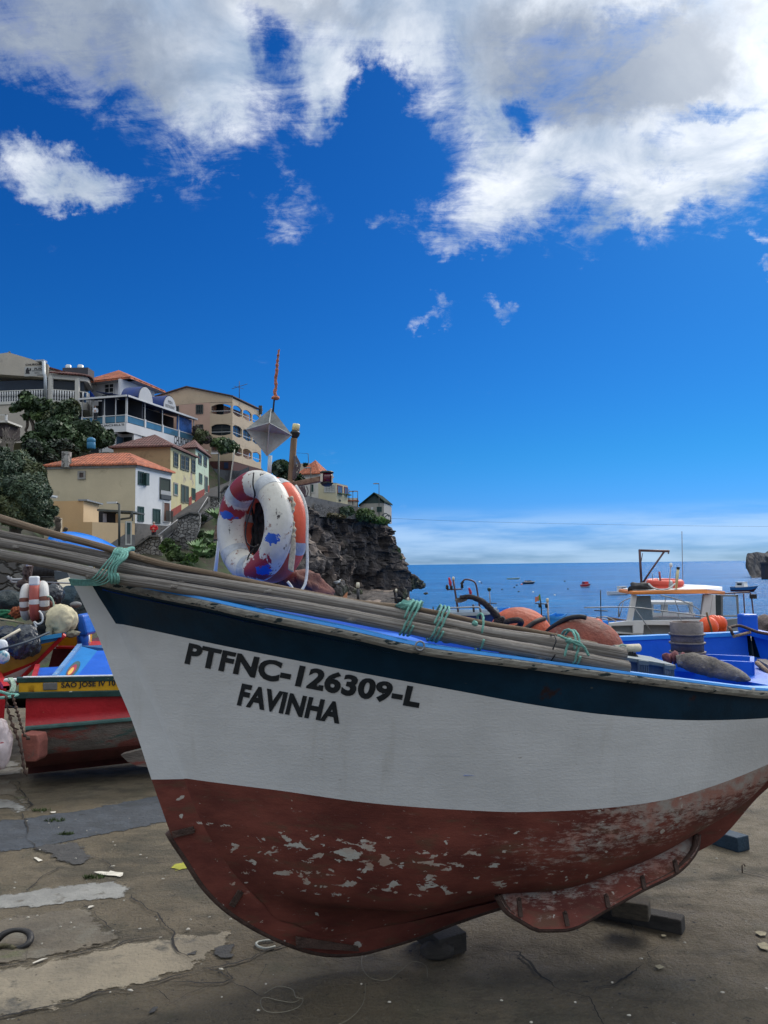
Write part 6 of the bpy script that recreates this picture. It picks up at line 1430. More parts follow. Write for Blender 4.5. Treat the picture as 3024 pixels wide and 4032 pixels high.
# ------------------------------------------------------------------ boats and buoys afloat
SZ = SEA_Z
small_boat('motor_boat',ZD(318,604),None,(1,.25),5.6,2.0,.8,WHITEC,'white motor boat with a small wheelhouse moored on the open water',SZ - .05,(-.2,1.8,.75,1.25,WHITEC,WHITEC),botm=WHITEC)
_,b3 = small_boat('motor_boat',ZE(1558,222),None,(.25,-1),4.6,2.0,.9,M('bright_red_paint'),'small bright red boat seen bow-on on the open water',SZ - .05,(-1.2,.6,.7,.9,M('bright_red_paint'),M('bright_red_paint')),botm=WHITEC)
small_boat('motor_boat',ZE(1025,190),None,(1,.3),4.6,1.9,.75,NAVY,'small blue boat with a pale cover on the open water',SZ - .05,(-1.5,1.0,.7,.7,M('pale_tube'),M('light_hull_blue')),botm=NAVY)
small_boat('motor_boat',ZE(880,146),None,(1,.1),6.0,2.0,.6,M('pale_green_hull',(.18,.34,.22),.5,.1,5,.1,30),'tiny pale green boat farthest out on the water',SZ - .05,None,botm=WHITEC)
_,b5 = small_boat('fishing_boat',ZD(1445,572),None,(.6,-1),6.4,2.6,1.1,M('sea_blue_hull',(.02,.12,.30),.4,.1,5,.1,30),'blue fishing boat with white cabin moored before the far dark rock',SZ - .05,(-1.8,.6,.8,1.3,WHITEC,WHITEC),botm=REDBOT)
for i,(x,y,col) in enumerate([(1390,238,0),(1065,265,1),(1266,295,1),(563,172,1),(583,182,0),(890,222,0),(912,202,0),(958,195,2),(1360,165,0),(775,242,0),(930,262,0)]):
    q = Vector(Pz(ZE(x,y),SZ)); r_ = .0011 * q.y
    mb = MB(); mb.blob(q + Vector((0,0,r_ * .3)),(r_ * 1.3,r_,r_ * .9),i,.15,1.4,2); tag(mb.build('mooring_buoy',[BLACKCORD,WHITEP,OFL][col]),['small black mooring buoy bobbing on the water','small white mooring buoy bobbing on the water','small orange mooring buoy bobbing on the water'][col],'buoy',['black mooring buoys on the sea','white mooring buoys on the sea','orange mooring buoys on the sea'][col])
# ------------------------------------------------------------------ hillside, houses, walls, trees, cliff
FOLM = {}
def leafmat(name,col=None):
    mt = M(name,col,.6,.35,3.0,0,10); return mt
nrg = np.random.default_rng(11)
def leaves(name,clumps,n,size,mats,parent=None,aspect=1.6,up=.25,origin=None,shell=.55):
    vol = np.array([c[1][0] * c[1][1] * c[1][2] for c in clumps]) ** .67; cnt = np.maximum(8,(n * vol / vol.sum()).astype(int))
    V = []; MI = []
    for (c,r_),k in zip(clumps,cnt):
        d = nrg.normal(size=(k,3)); d /= np.linalg.norm(d,axis=1)[:,None]
        rad = (shell + (1.06 - shell) * nrg.random(k) ** .6)[:,None]
        lump = 1 + .22 * np.sin(d[:,:1] * 5 + c[0]) * np.cos(d[:,2:] * 4 + c[2] * 2)
        p = np.array(c)[None] + d * rad * lump * np.array(r_)[None]
        nn = d + nrg.normal(size=(k,3)) * .8 + np.array([0,0,up]); nn /= np.linalg.norm(nn,axis=1)[:,None]
        t_ = np.cross(nn,nrg.normal(size=(k,3))); t_ /= np.linalg.norm(t_,axis=1)[:,None] + 1e-9; b_ = np.cross(nn,t_)
        s_ = size * (.6 + .8 * nrg.random((k,1)))
        V.append(np.stack([p - t_ * s_ * aspect * .5,p + b_ * s_ * .5 - t_ * s_ * .1,p + t_ * s_ * aspect * .5,p - b_ * s_ * .5 - t_ * s_ * .1],1))
        MI.append(np.where(nrg.random(k) < .8,nrg.integers(0,len(mats)),nrg.integers(0,len(mats),k)))
    V = np.concatenate(V); MI = np.concatenate(MI).astype(np.int32); K = len(V)
    org = Vector(parent.location) if parent is not None else Vector(origin if origin is not None else V.reshape(-1,3).mean(0))
    me = bpy.data.meshes.new(name); me.vertices.add(K * 4); me.vertices.foreach_set('co',(V.reshape(-1,3) - np.array(org)).astype(np.float32).ravel())
    me.loops.add(K * 4); me.loops.foreach_set('vertex_index',np.arange(K * 4,dtype=np.int32)); me.polygons.add(K)
    me.polygons.foreach_set('loop_start',np.arange(0,K * 4,4,dtype=np.int32)); me.polygons.foreach_set('loop_total',np.full(K,4,dtype=np.int32))
    for m_ in mats: me.materials.append(m_)
    me.polygons.foreach_set('material_index',MI); me.update()
    o = bpy.data.objects.new(name,me); COL.objects.link(o)
    if parent is not None: o.parent = parent
    else: o.location = org
    return o
LF = [leafmat('leaf_dark',(.028,.052,.022)),leafmat('leaf_mid',(.050,.088,.032)),leafmat('leaf_light',(.095,.145,.048))]
LG = [leafmat('leaf_grey_dark',(.040,.068,.042)),leafmat('leaf_grey',(.070,.105,.062)),leafmat('leaf_grey_light',(.11,.15,.085))]
LB_ = [leafmat('leaf_bright',(.10,.19,.04)),leafmat('leaf_mid',()),leafmat('leaf_green',(.065,.14,.04))]
BARK = M('bark',(.07,.055,.042),.9,.3,6,.8,20,stretch=(4,4,1))

# ---- rock
def rock_material(name,c0,c1,c2,sc=.35,moss=(.05,.065,.028)):
    mt = bpy.data.materials.new(name); mt.use_nodes = True; mt.node_tree.nodes.clear(); t = NT(mt.node_tree)
    ob = t.n('ShaderNodeTexCoord',out=3); mp = t.mapping(ob,sc=(1,1,.55))
    n = t.noise(mp,sc,10,.65,.4)
    c = t.mix(t.mapr(n,.35,.65),c0 + (1,),c1 + (1,))
    vo = mt.node_tree.nodes.new('ShaderNodeTexVoronoi'); vo.inputs['Scale'].default_value = sc * 1.3; mt.node_tree.links.new(t.vmath('ADD',mp,t.noise(mp,sc * 2,4,.5,out=1)),vo.inputs['Vector'])
    c = t.mix(t.mapr(t.n('ShaderNodeSeparateColor',{0: vo.outputs['Color']}),.74,.86),c,c2 + (1,))
    c = t.mix(t.mapr(t.noise(t.mapping(ob,(9,2,1)),sc * .5,5,.6),.6,.75),c,moss + (1,))
    b = mt.node_tree.nodes.new('ShaderNodeBsdfPrincipled'); mt.node_tree.links.new(c,b.inputs['Base Color']); b.inputs['Roughness'].default_value = .85
    h = t.math('ADD',t.noise(mp,sc * 3,10,.7),t.math('MULTIPLY',vo.outputs['Distance'],.6))
    bp = t.n('ShaderNodeBump',{'Strength': 1.0,'Distance': .8,'Height': h}); mt.node_tree.links.new(bp,b.inputs['Normal'])
    o = mt.node_tree.nodes.new('ShaderNodeOutputMaterial'); mt.node_tree.links.new(b.outputs[0],o.inputs[0]); return mt
ROCK = rock_material('basalt_cliff',(.026,.022,.022),(.10,.082,.074),(.27,.21,.17))
DROCK = rock_material('dark_headland_rock',(.008,.008,.011),(.018,.018,.020),(.026,.025,.025),.08,(.012,.014,.010))
def masonry(name,c0,c1,joint,sc=1.6,jw=.06):
    mt = bpy.data.materials.new(name); mt.use_nodes = True; mt.node_tree.nodes.clear(); t = NT(mt.node_tree)
    ob = t.n('ShaderNodeTexCoord',out=3); v = t.vmath('ADD',t.mapping(ob,sc=(1,1,1.35)),t.vmath('MULTIPLY',t.noise(ob,2.5,3,.5,out=1),(.35,.35,.35)))
    va = mt.node_tree.nodes.new('ShaderNodeTexVoronoi'); va.inputs['Scale'].default_value = sc; mt.node_tree.links.new(v,va.inputs['Vector'])
    vd = mt.node_tree.nodes.new('ShaderNodeTexVoronoi'); vd.feature = 'DISTANCE_TO_EDGE'; vd.inputs['Scale'].default_value = sc; mt.node_tree.links.new(v,vd.inputs['Vector'])
    c = t.mix(t.n('ShaderNodeSeparateColor',{0: va.outputs['Color']}),c0 + (1,),c1 + (1,))
    c = t.mix(t.mapr(vd.outputs[0],jw * .4,jw),joint + (1,),c)
    b = mt.node_tree.nodes.new('ShaderNodeBsdfPrincipled'); mt.node_tree.links.new(c,b.inputs['Base Color']); b.inputs['Roughness'].default_value = .9
    bp = t.n('ShaderNodeBump',{'Strength': .9,'Distance': .12,'Height': t.mapr(vd.outputs[0],0,jw * 2)}); mt.node_tree.links.new(bp,b.inputs['Normal'])
    o = mt.node_tree.nodes.new('ShaderNodeOutputMaterial'); mt.node_tree.links.new(b.outputs[0],o.inputs[0]); return mt
STONE = masonry('dry_stone',(.14,.135,.13),(.36,.35,.33),(.03,.027,.025),2.7)
STONED = masonry('dark_stone',(.07,.066,.065),(.17,.165,.155),(.03,.028,.026),2.4)
CONC = M('grey_render',(.13,.125,.12),.9,.2,.8,.4,8,chips=[((.07,.07,.068),1.2,.52,.68)])
EARTH = M('hill_earth',(.035,.034,.022),.95,.4,.6,.8,3,col2=(.06,.055,.036),chips=[((.03,.05,.016),.9,.45,.6),((.075,.058,.045),1.5,.62,.72)])

# ---- terrain of the hillside, through known ground points
TP = [(*P(ZH(x,y),Y),) for x,y,Y in ((0,1420,72),(280,1215,75.5),(470,1120,78),(760,880,84),(1000,730,90),(1110,655,94),(1400,525,100),(1600,385,106),(150,1460,70),(320,1500,70),(600,1260,75),(950,1080,80),(1150,870,87),(1330,720,92),(1659,480,101),
      (500,1750,66),(900,1800,66),(200,1720,64),(1150,1750,70),(1250,1400,80),(1300,1100,88))]
TP += [tuple(P(p,Y)) for p,Y in ((Z1(430,1700),64),(Z1(1258,1860),70),(Z1(300,1000),82),(Z1(700,900),84),(Z1(1080,920),88),(Z1(1400,900),92),(Z1(-100,900),80),(Z1(0,1500),56),(Z1(200,1690),50),(ZB(900,1180),106),(ZB(1500,1190),112),(ZB(700,900),104),(ZB(0,700),98),(ZC(0,420),124),(ZC(300,500),132),(ZC(700,575),142),(ZC(1000,690),150),(Z1(-400,1000),70))]
TP += [tuple(P(ZH(x,y),Y)) for x,y,Y in ((100,1850,60),(-200,1820,58),(300,1830,62),(500,1850,62),(-400,1800,60),(80,1760,66))]
TP += [(-26,30,-.5),(-40,40,1),(-14,34,-3),(-16,48,-1.5),(-10,52,-5),(-60,60,6),(-70,100,16),(-45,130,24),(-30,140,24),(-6,160,14),(-90,160,30),(-20,170,20),(-8,60,-6.5),(-12,70,-3)]
TPa = np.array(TP)
def terr(x,y):
    d2 = (TPa[:,0] - x) ** 2 + (TPa[:,1] - y) ** 2 + .6
    w_ = 1 / d2 ** 1.6
    return float((w_ * TPa[:,2]).sum() / w_.sum())
mb = MB(); xs = np.concatenate([np.arange(-110,-48,4.),np.arange(-48,-4,1.1)]); ysr = np.arange(28,168,1.6)
hide = lambda x,y: 0
def coast_x(y): return float(interp(y,[28,50,62,75,90,105,120,130,140,150,168],[-9,-9.5,-12.2,-12.5,-14.8,-18,-18.5,-17,-15,-11,-6]))
rows = []
for y in ysr:
    r_ = []
    for x in xs:
        xx = min(x,coast_x(y) - (0 if x > -6 else .02 * (-4 - x))); z = terr(xx,y)
        z += .35 * mnoise.fractal(Vector((xx * .25,y * .25,0)),1,2,4); f_ = max(0,min(1,(x - coast_x(y)) / 4)); z = (z - 1.0) * (1 - f_) - 7 * f_; xx += 1.6 * f_ + (.9 * mnoise.fractal(Vector((y * .3,z * .4,3)),1,2,3) if 0 < f_ < 1 else 0); r_.append((xx,y,z))
    rows.append(r_)
mb.grid(rows,mfun=lambda i,j: 1 if xs[j] > coast_x(ysr[i]) else 0); mb.build('hillside',[EARTH,ROCK],kind='structure')

# ---- the cliff
def cliff():
    # top edge in the photo with distance, going right and then turning away
    st = [(P(ZC(-250,640),96),-6.5),(P(ZC(-60,600),108),-6.5),(P(ZC(120,560),120),-6.5),(P(ZC(330,560),130),-6.5),(P(ZC(560,590),138),-6.5),(P(ZC(800,640),145),-6.5),(P(ZC(1000,700),149),-6.5),(P(ZC(1130,740),151),-6.5),(P(ZC(1190,765),153),-6.5)]
    last = st[-1][0]
    tops = [s_[0] for s_ in st] + [last + np.array([.6,4,-.4]),last + np.array([.2,12,-.5]),last + np.array([-6,30,1]),last + np.array([-25,60,3])]
    tops = spline([tuple(q) for q in tops],190)
    tops = np.array(tops); tg = np.gradient(tops[:,:2],axis=0); tg /= np.linalg.norm(tg,axis=1)[:,None]; nr = np.stack([tg[:,1],-tg[:,0]],1)
    rows = []
    pf_h = [0,.06,.12,.2,.3,.38,.45,.5,.56,.64,.75,.86,1.0]; k = 150 / F_PX / 2.765
    pf_o = [0,55 * k,60 * k,60 * k,95 * k,118 * k,130 * k,190 * k,215 * k,190 * k,175 * k,165 * k,200 * k]
    for f in np.linspace(0,1,90):
        row = []
        for i,q in enumerate(tops):
            z = q[2] * (1 - f) + (-6.8) * f; o_ = float(interp(f,pf_h,pf_o)) * (1.0 if i > 120 else .55 + .45 * i / 120)
            p = Vector((q[0] + nr[i,0] * o_,q[1] + nr[i,1] * o_,z))
            a = p * .16; c_ = mnoise.voronoi(Vector((a.x,a.y,a.z * .8)) * 1.0)[0]; blk = (c_[1] - c_[0]); pw_ = p + mnoise.noise_vector(p * .22) * 1.6; c2 = mnoise.cell(Vector((pw_.x * .42,pw_.y * .42,pw_.z * .13))) + .6 * mnoise.cell(Vector((pw_.x * 1.0,pw_.y * 1.0,pw_.z * .36 + 9)))
            d = (2.0 * mnoise.fractal(p * .10,1,2,3) + 1.2 * (blk - .3) + 1.1 * c2 + .5 * mnoise.fractal(p * .6,.9,2,4)) * min(1,f * 9 + .15)
            d -= 1.3 * min(1,max(0,(i - 40) / 60))
            row.append((p.x + nr[i,0] * d,p.y + nr[i,1] * d,z + .35 * mnoise.noise(p * .5)))
        rows.append(row)
    mb = MB(); mb.grid(rows,smooth=False)
    back = [[rows[0][i],(tops[i,0] - nr[i,0] * 14,tops[i,1] - nr[i,1] * 14 + 2,tops[i,2] + 1.0)] for i in range(len(tops))]
    mb.grid(back,smooth=False,mi=1)
    o = mb.build('cliff',[ROCK,EARTH],kind='structure'); return tops
CT = cliff()
def boulder(px,Y,r,mtl,name,label,seed,cat='rock',sub=4):
    c = Vector(P(px,Y)); mb = MB(); mb.blob(c,r,seed,.45,1.4,sub); o = mb.build(name,mtl); 
    for p_ in o.data.polygons: p_.use_smooth = False
    return tag(o,label,cat)
boulder(ZC(640,1530),126,(1.7,1.6,1.9),rock_material('grey_boulder',(.06,.055,.055),(.13,.12,.115),(.17,.16,.15)),'boulder','large grey boulder with a white bird on top at the foot of the cliff',3)
boulder(ZC(440,1555),122,(1.3,1.2,1.3),_M.get('x') or bpy.data.materials['grey_boulder'],'boulder','smaller rounded grey boulder just left of the one with the bird',5)
boulder(ZC(790,1580),128,(1.8,1.4,1.4),ROCK,'boulder','dark boulder to the right of the grey one with the bird',6)
boulder(ZC(1400,1400),163,(1.7,1.6,1.9),ROCK,'rock','dark sea rock rising just beyond the cliff foot',8)
boulder(ZC(1470,1430),165,(1.8,1.6,1.3),ROCK,'rock','low middle sea rock in the line beyond the cliff foot',9); boulder(ZC(1540,1455),166,(1.0,1.0,.7),ROCK,'rock','outermost low sea rock in the line beyond the cliff foot',10)
boulder(ZC(1330,1560),150,(1.0,1.0,1.5),ROCK,'rock','dark rock at the waterline below the cliff point',12)
boulder(ZC(1595,1540),150,(.45,.4,.2),ROCK,'rock','small lone rock barely above the water right of the cliff',13)
# white gull on the boulder
mb = MB(); mb.grid([[(x,y,-7 + 3.6 * max(0,min(1,(y - 104) / 22)) + .5 * mnoise.fractal(Vector((x * .3,y * .3,0)),1,2,3)) for x in np.linspace(-42,1.5 - max(0,(118 - y)) * .5,60)] for y in np.linspace(100,146,40)],smooth=False); mb.build('shore',ROCK,kind='structure')
q = Vector(P(ZC(632,1418),125)); gull = thing('gull',q - Vector((0,0,.5)),'white gull standing on the large grey boulder','bird')
mb = MB(); mb.blob(q,(.50,.24,.25),1,.05,1,3,rot=Matrix.Rotation(-.25,3,'Y')); mb.blob(q + Vector((.42,0,.33)),(.17,.15,.16),2,.03,1,2); mb.tube([q + Vector((.25,0,.1)),q + Vector((.4,0,.3))],[.16,.12],8); mb.build('body',WHITEP,gull)
mb = MB(); mb.tube([q + Vector((.55,0,.32)),q + Vector((.76,0,.27))],[.05,.01],6); mb.build('beak',YELLOW,gull)
mb = MB(); mb.blob(q + Vector((-.15,-.05,.06)),(.5,.22,.18),4,.05,1,2,rot=Matrix.Rotation(-.15,3,'Y')); mb.build('wing',M('gull_grey',(.28,.29,.31),.8,.1,5,0,10),gull)
for dx in (-.05,.1): mb = MB(); mb.tube([q + Vector((dx,0,-.15)),q + Vector((dx,0,-.6))],.03,5); mb.build('leg',YELLOW,gull)
# far headland at right
mb = MB(); rows = []
HY = 330; pr = [(1640,225),(1680,232)]
topx = [(1457,330),(1462,260),(1475,228),(1500,224),(1530,218),(1560,214),(1590,220),(1625,222),(1660,205),(1720,195),(1850,190)]
tp = spline([P(ZD(*p),HY + (p[0] - 1457) * .25) for p in topx],90)
for f in np.linspace(0,1,26):
    row = []
    for i,q in enumerate(tp):
        z = q[2] * (1 - f) + (SEA_Z - 1) * f; p = Vector((q[0],q[1],z)); d = 2.6 * mnoise.fractal(p * .07,1,2,5) * min(1,f * 5 + .2)
        row.append((q[0] - f * 1.5 + d * .5,q[1] - 10 * f - d,z))
    rows.append(row)
mb.grid(rows,smooth=False); mb.grid([[q,(q[0] * (1 + 60 / q[1]) + 9,q[1] + 60,q[2] - 1)] for q in rows[0]],smooth=False)
mb.build('headland',DROCK,kind='structure')
qq = Vector(P(ZD(1650,450),300)); mb = MB(); mb.box(qq,(3.0,3,11)); mb.box(qq + Vector((0,0,5.9)),(3.6,3.6,.8)); tag(mb.build('harbour_post',M('dark_concrete_post',(.03,.03,.035),.9,.2,.5,.2,4)),'dark square concrete post at the right edge before the headland','post')

# ------------------------------------------------------------------ houses
class Wall:
    def __init__(s,A,B):
        s.A = np.array(A[:2],float); s.B = np.array(B[:2],float); s.L = np.linalg.norm(s.B - s.A); s.t = (s.B - s.A) / s.L
        s.n = np.array([s.t[1],-s.t[0]])
        if s.n @ (-(s.A + s.B) / 2) < 0: s.n = -s.n
    def hit(s,px):
        d = ray(px); nn = np.array([*s.n,0]); t = ((np.array([*s.A,0]) - CAMP) @ nn) / (d @ nn); q = CAMP + d * t
        return float((q[:2] - s.A) @ s.t),float(q[2])
    def pt(s,t,z,o=0.0): q = s.A + s.t * t + s.n * o; return Vector((q[0],q[1],z))
    def rect(s,p0,p1):
        a,b = s.hit(p0),s.hit(p1); return min(a[0],b[0]),max(a[0],b[0]),min(a[1],b[1]),max(a[1],b[1])
    def box(s,mb,t0,t1,z0,z1,o0,o1,mi=0):
        mb.hexa([s.pt(t0,z0,o0),s.pt(t1,z0,o0),s.pt(t1,z0,o1),s.pt(t0,z0,o1)],[s.pt(t0,z1,o0),s.pt(t1,z1,o0),s.pt(t1,z1,o1),s.pt(t0,z1,o1)],mi); return mb
    def window(s,p0,p1,par,fm,pm,fw=.12,bars=(1,1),proud=.07,name='window',label=None):
        t0,t1,z0,z1 = s.rect(p0,p1); mb = MB(); proud += .035
        s.box(mb,t0,t1,z1 - fw,z1,.003,proud); s.box(mb,t0,t1,z0,z0 + fw,.003,proud); s.box(mb,t0,t0 + fw,z0 + fw,z1 - fw,.003,proud); s.box(mb,t1 - fw,t1,z0 + fw,z1 - fw,.003,proud)
        for k in range(1,bars[0]): x = t0 + (t1 - t0) * k / bars[0]; s.box(mb,x - fw * .3,x + fw * .3,z0 + fw,z1 - fw,.003,proud * .8)
        for k in range(1,bars[1]): z = z0 + (z1 - z0) * k / bars[1]; s.box(mb,t0 + fw,t1 - fw,z - fw * .25,z + fw * .25,.003,proud * .7)
        o = mb.build(name,fm,par); mb = MB(); s.box(mb,t0 + fw * .5,t1 - fw * .5,z0 + fw * .5,z1 - fw * .5,.002,.06); mb.build('pane',pm,o)
        if label: o['label'] = label
        return o
    def panel(s,p0,p1,par,m_,name,o0=.002,o1=.05):
        t0,t1,z0,z1 = s.rect(p0,p1); mb = MB(); s.box(mb,t0,t1,z0,z1,o0,o1); return mb.build(name,m_,par)
    def text(s,txt,p0,p1,m_,par,name='lettering',bold=.03,off=.05):
        t0,t1,z0,z1 = s.rect(p0,p1); vs,fs = text_mesh(txt,1.0,bold); lo,hi = vs.min(0),vs.max(0); n = (vs - lo)[:,:2] / (hi - lo)[:2]
        f = 1 if (proj(s.pt(s.L,z0))[0] > proj(s.pt(0,z0))[0]) else -1
        mb = MB(); mb.add([s.pt(t0 + (t1 - t0) * (a if f > 0 else 1 - a),z0 + (z1 - z0) * b,off) for a,b in n],fs); return mb.build(name,m_,par)
def foot(L,C,R_):                            # three plan corners -> four
    L,C,R_ = (np.array(q[:2],float) for q in (L,C,R_)); return [L,C,R_,L + R_ - C]
def block(name,fp,z0,z1,m_,parent): mb = MB(); mb.hexa([(*q,z0) for q in fp],[(*q,z1) for q in fp]); return mb.build(name,m_,parent)
def tiles(name,col,sc=7.0,ang=0.0,worn=None):
    mt = bpy.data.materials.new(name); mt.use_nodes = True; mt.node_tree.nodes.clear(); t = NT(mt.node_tree)
    ob = t.n('ShaderNodeTexCoord',out=3); rt = t.mapping(ob,rot=(0,0,ang))
    c = t.mix(t.mapr(t.noise(ob,1.1,8,.65),.35,.65),c4(col,.65),c4(col,1.25))
    wv = t.n('ShaderNodeTexWave',{'Vector': rt,'Scale': 1.0,'Distortion': .25,'Detail': 1.0},out=1,bands_direction='X'); w2 = t.n('ShaderNodeTexWave',{'Vector': rt,'Scale': .9,'Distortion': .3},out=1,bands_direction='Z')
    c = t.mix(t.math('MULTIPLY',t.mapr(t.noise(ob,5,4,.5),.5,.7),.5),c,c4(worn or (.12,.05,.04)))
    b = mt.node_tree.nodes.new('ShaderNodeBsdfPrincipled'); mt.node_tree.links.new(c,b.inputs['Base Color']); b.inputs['Roughness'].default_value = .85
    bp = t.n('ShaderNodeBump',{'Strength': 1.0,'Distance': .14,'Height': t.math('ADD',wv,t.math('MULTIPLY',w2,.4))}); mt.node_tree.links.new(bp,b.inputs['Normal'])
    o = mt.node_tree.nodes.new('ShaderNodeOutputMaterial'); mt.node_tree.links.new(b.outputs[0],o.inputs[0]); return mt
TILE_O = tiles('orange_tiles',(.42,.12,.055)); TILE_R = tiles('old_red_tiles',(.13,.05,.042),worn=(.07,.035,.032)); TILE_G = tiles('grey_tiles',(.06,.065,.07))
def hip(fp,z,rise,over,m_,parent,name='roof',ridge=.5,th=.14):
    fp = [np.array(q) for q in fp]; c = sum(fp) / 4
    e = []
    for i in range(4):
        a = fp[i] - fp[i - 1]; b = fp[(i + 1) % 4] - fp[i]; a = a / np.linalg.norm(a); b = b / np.linalg.norm(b); e.append(fp[i] + (a - b) * over)
    l1,l2 = np.linalg.norm(fp[1] - fp[0]),np.linalg.norm(fp[2] - fp[1])
    if l1 >= l2: m0,m1 = (e[0] + e[3]) / 2,(e[1] + e[2]) / 2
    else: m0,m1 = (e[0] + e[1]) / 2,(e[2] + e[3]) / 2
    r0,r1 = m0 + (m1 - m0) * ridge * .5,m1 + (m0 - m1) * ridge * .5
    E = [Vector((*q,z)) for q in e]; Eb = [Vector((*q,z - th)) for q in e]; r0,r1 = Vector((*r0,z + rise)),Vector((*r1,z + rise)); mb = MB()
    if l1 >= l2: F = [(0,1,9,8),(1,2,9),(2,3,8,9),(3,0,8)]
    else: F = [(0,1,8),(1,2,9,8),(2,3,9),(3,0,8,9)]
    mb.add(E + Eb + [r0,r1],F + [(4,5,6,7),(0,1,5,4),(1,2,6,5),(2,3,7,6),(3,0,4,7)]); return mb.build(name,m_,parent)
def stucco(name,col=None,stain=(.12,.10,.08),lo=.60): return M(name,col,.9,.08,.35,.15,6,dirt=(stain,.55,lo,lo + .2))
PANE = M('house_pane',(.018,.024,.024),.35,.3,.5,0,5,spec=.2); PANEB = M('blue_pane',(.05,.09,.14),.12,.3,.4,0,5,spec=.6); WFRAME = M('white_frame',(.55,.55,.54),.6,.05,2,0,10); DGF = M('dark_green_shutter',(.012,.045,.040),.6,.2,2,.2,12); DARKF = M('dark_frame',(.055,.06,.055),.7,.2,2,0,10); LIGHTTRIM = M('pale_trim',(.50,.48,.43),.8,.1,1,0,10)
def PL(px,Y): return P(px,Y)

# 1 white house with cream gable and orange roof
c1,cl,cr_ = PL(Z1(1258,1660),70),PL(Z1(433,1660),70.5),PL(Z1(1592,1650),76.3)
zt1 = P(Z1(1258,1118),70)[2]; zb1 = P(Z1(1258,1850),70)[2] - 1.5; zp1 = P(Z1(1258,1658),70)[2]
h1 = thing('house',(c1[0],c1[1],zb1),'white two storey house with cream side wall and bright orange tiled roof','house')
fp = foot(cl,c1,cr_); CREAMW = stucco('cream_stucco',(.53,.455,.31),(.33,.27,.18),.55)
block('cream_wall',fp,zb1,zt1,CREAMW,h1)
WL_ = Wall(cl,c1); WR_ = Wall(c1,cr_)
mb = MB(); WR_.box(mb,0,WR_.L,zp1,zt1 - .003,.004,.03); mb.build('white_front',stucco('white_stucco',(.66,.66,.65),(.42,.40,.36),.66),h1)
mb = MB(); WR_.box(mb,.0,WR_.L,zb1,zp1,.004,.05); mb.build('grey_plinth',CONC,h1)
rf = hip(fp,zt1 + .16,1.55,.32,TILE_O,h1,ridge=.62,th=.16)
chm = MB(); q0_,q1_ = P(Z1(575,1108),69.9),P(Z1(640,1108),69.9); chm.box((np.array(q0_) + q1_) / 2 + np.array([0,.3,.45]),((q1_ - q0_)[0],.7,1.5)); chm.build('chimney',M('flaking_plaster',(.30,.29,.27),.9,.3,2,.3,8,chips=[((.10,.095,.09),3,.5,.58)]),rf)
mb = MB(); WL_.box(mb,0,WL_.L,zt1 - .22,zt1 + .02,.002,.10); WR_.box(mb,0,WR_.L,zt1 - .22,zt1 + .02,.032,.14); mb.build('eaves_band',M('grey_eaves',(.30,.30,.29),.9,.15,2,.1,10),h1)
WL_.window(Z1(728,1172),Z1(800,1250),h1,M('grey_stone_frame',(.26,.25,.23),.9,.2,3,.1,10),M('rusty_pane',(.07,.05,.045),.8,.4,6,0,5),.18)
WR_.window(Z1(1284,1172),Z1(1335,1308),h1,DGF,PANE,.14,(2,2)); WR_.panel(Z1(1337,1190),Z1(1364,1310),h1,DGF,'shutter',.03,.35)
WR_.window(Z1(1280,1500),Z1(1336,1648),h1,DGF,DGF,.14,(2,2)); WR_.window(Z1(1422,1522),Z1(1489,1666),h1,DGF,DGF,.14,(2,3))
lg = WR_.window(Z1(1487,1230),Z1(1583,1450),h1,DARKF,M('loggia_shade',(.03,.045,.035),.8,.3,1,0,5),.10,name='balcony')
t0,t1,z0,z1 = WR_.rect(Z1(1490,1350),Z1(1583,1445)); mb = MB()
for k in range(10): x = t0 + (t1 - t0) * (k + .5) / 10; WR_.box(mb,x - .05,x + .05,z0 + .45,z1,.08,.16)
mb.build('balusters',WFRAME,lg); mb = MB(); WR_.box(mb,t0,t1,z0,z0 + .45,.04,.2); mb.build('parapet',M('slate_paint',(.06,.07,.08),.8,.1,2,0,10),lg)
WR_.window(Z1(1518,1455),Z1(1580,1655),h1,WFRAME,M('brown_door',(.11,.045,.025),.7,.2,3,.1,10),.12,name='door')
t0,t1,z0,z1 = WR_.rect(Z1(1520,1540),Z1(1590,1650)); mb = MB()
for k in range(7): x = t0 + (t1 - t0) * (k + .5) / 7; WR_.box(mb,x - .04,x + .04,z0,z1,.3,.36)
mb.build('gate',DARKF,h1)
# 2 tan and yellow house
c2,cl2,cr2 = PL(ZB(365,1300),78.5),PL(ZB(-380,1300),79),PL(ZB(690,1300),86.5)
zt2 = P(ZB(365,930),78.5)[2]; zb2 = P(ZH(470,1120),78)[2] - 1.5
h2 = thing('house',(c2[0],c2[1],zb2),'narrow house with tan side wall, pale yellow front and old dark red roof','house')
fp = foot(cl2,c2,cr2); block('tan_wall',fp,zb2,zt2,stucco('tan_stucco',(.36,.26,.14),(.20,.14,.08),.50),h2)
W2 = Wall(c2,cr2); mb = MB(); W2.box(mb,0,W2.L,zb2,zt2 - .003,.004,.03); mb.build('yellow_front',M('peeling_yellow',(.55,.49,.27),.9,.08,.6,.15,6,chips=[((.30,.25,.22),.75,.61,.63,(1,1,.6)),((.48,.44,.30),.5,.5,.7)]),h2)
hip(fp,zt2 + .15,1.9,.4,TILE_R,h2,ridge=.9)
for p0,p1 in (((402,985),(462,1205)),((494,1022),(548,1240)),((554,1042),(604,1255)),((636,1080),(686,1282))): W2.window(ZB(*p0),ZB(*p1),h2,M('weathered_green_frame',(.10,.11,.09),.8,.2,3,0,10),PANE,.16,(2,3))
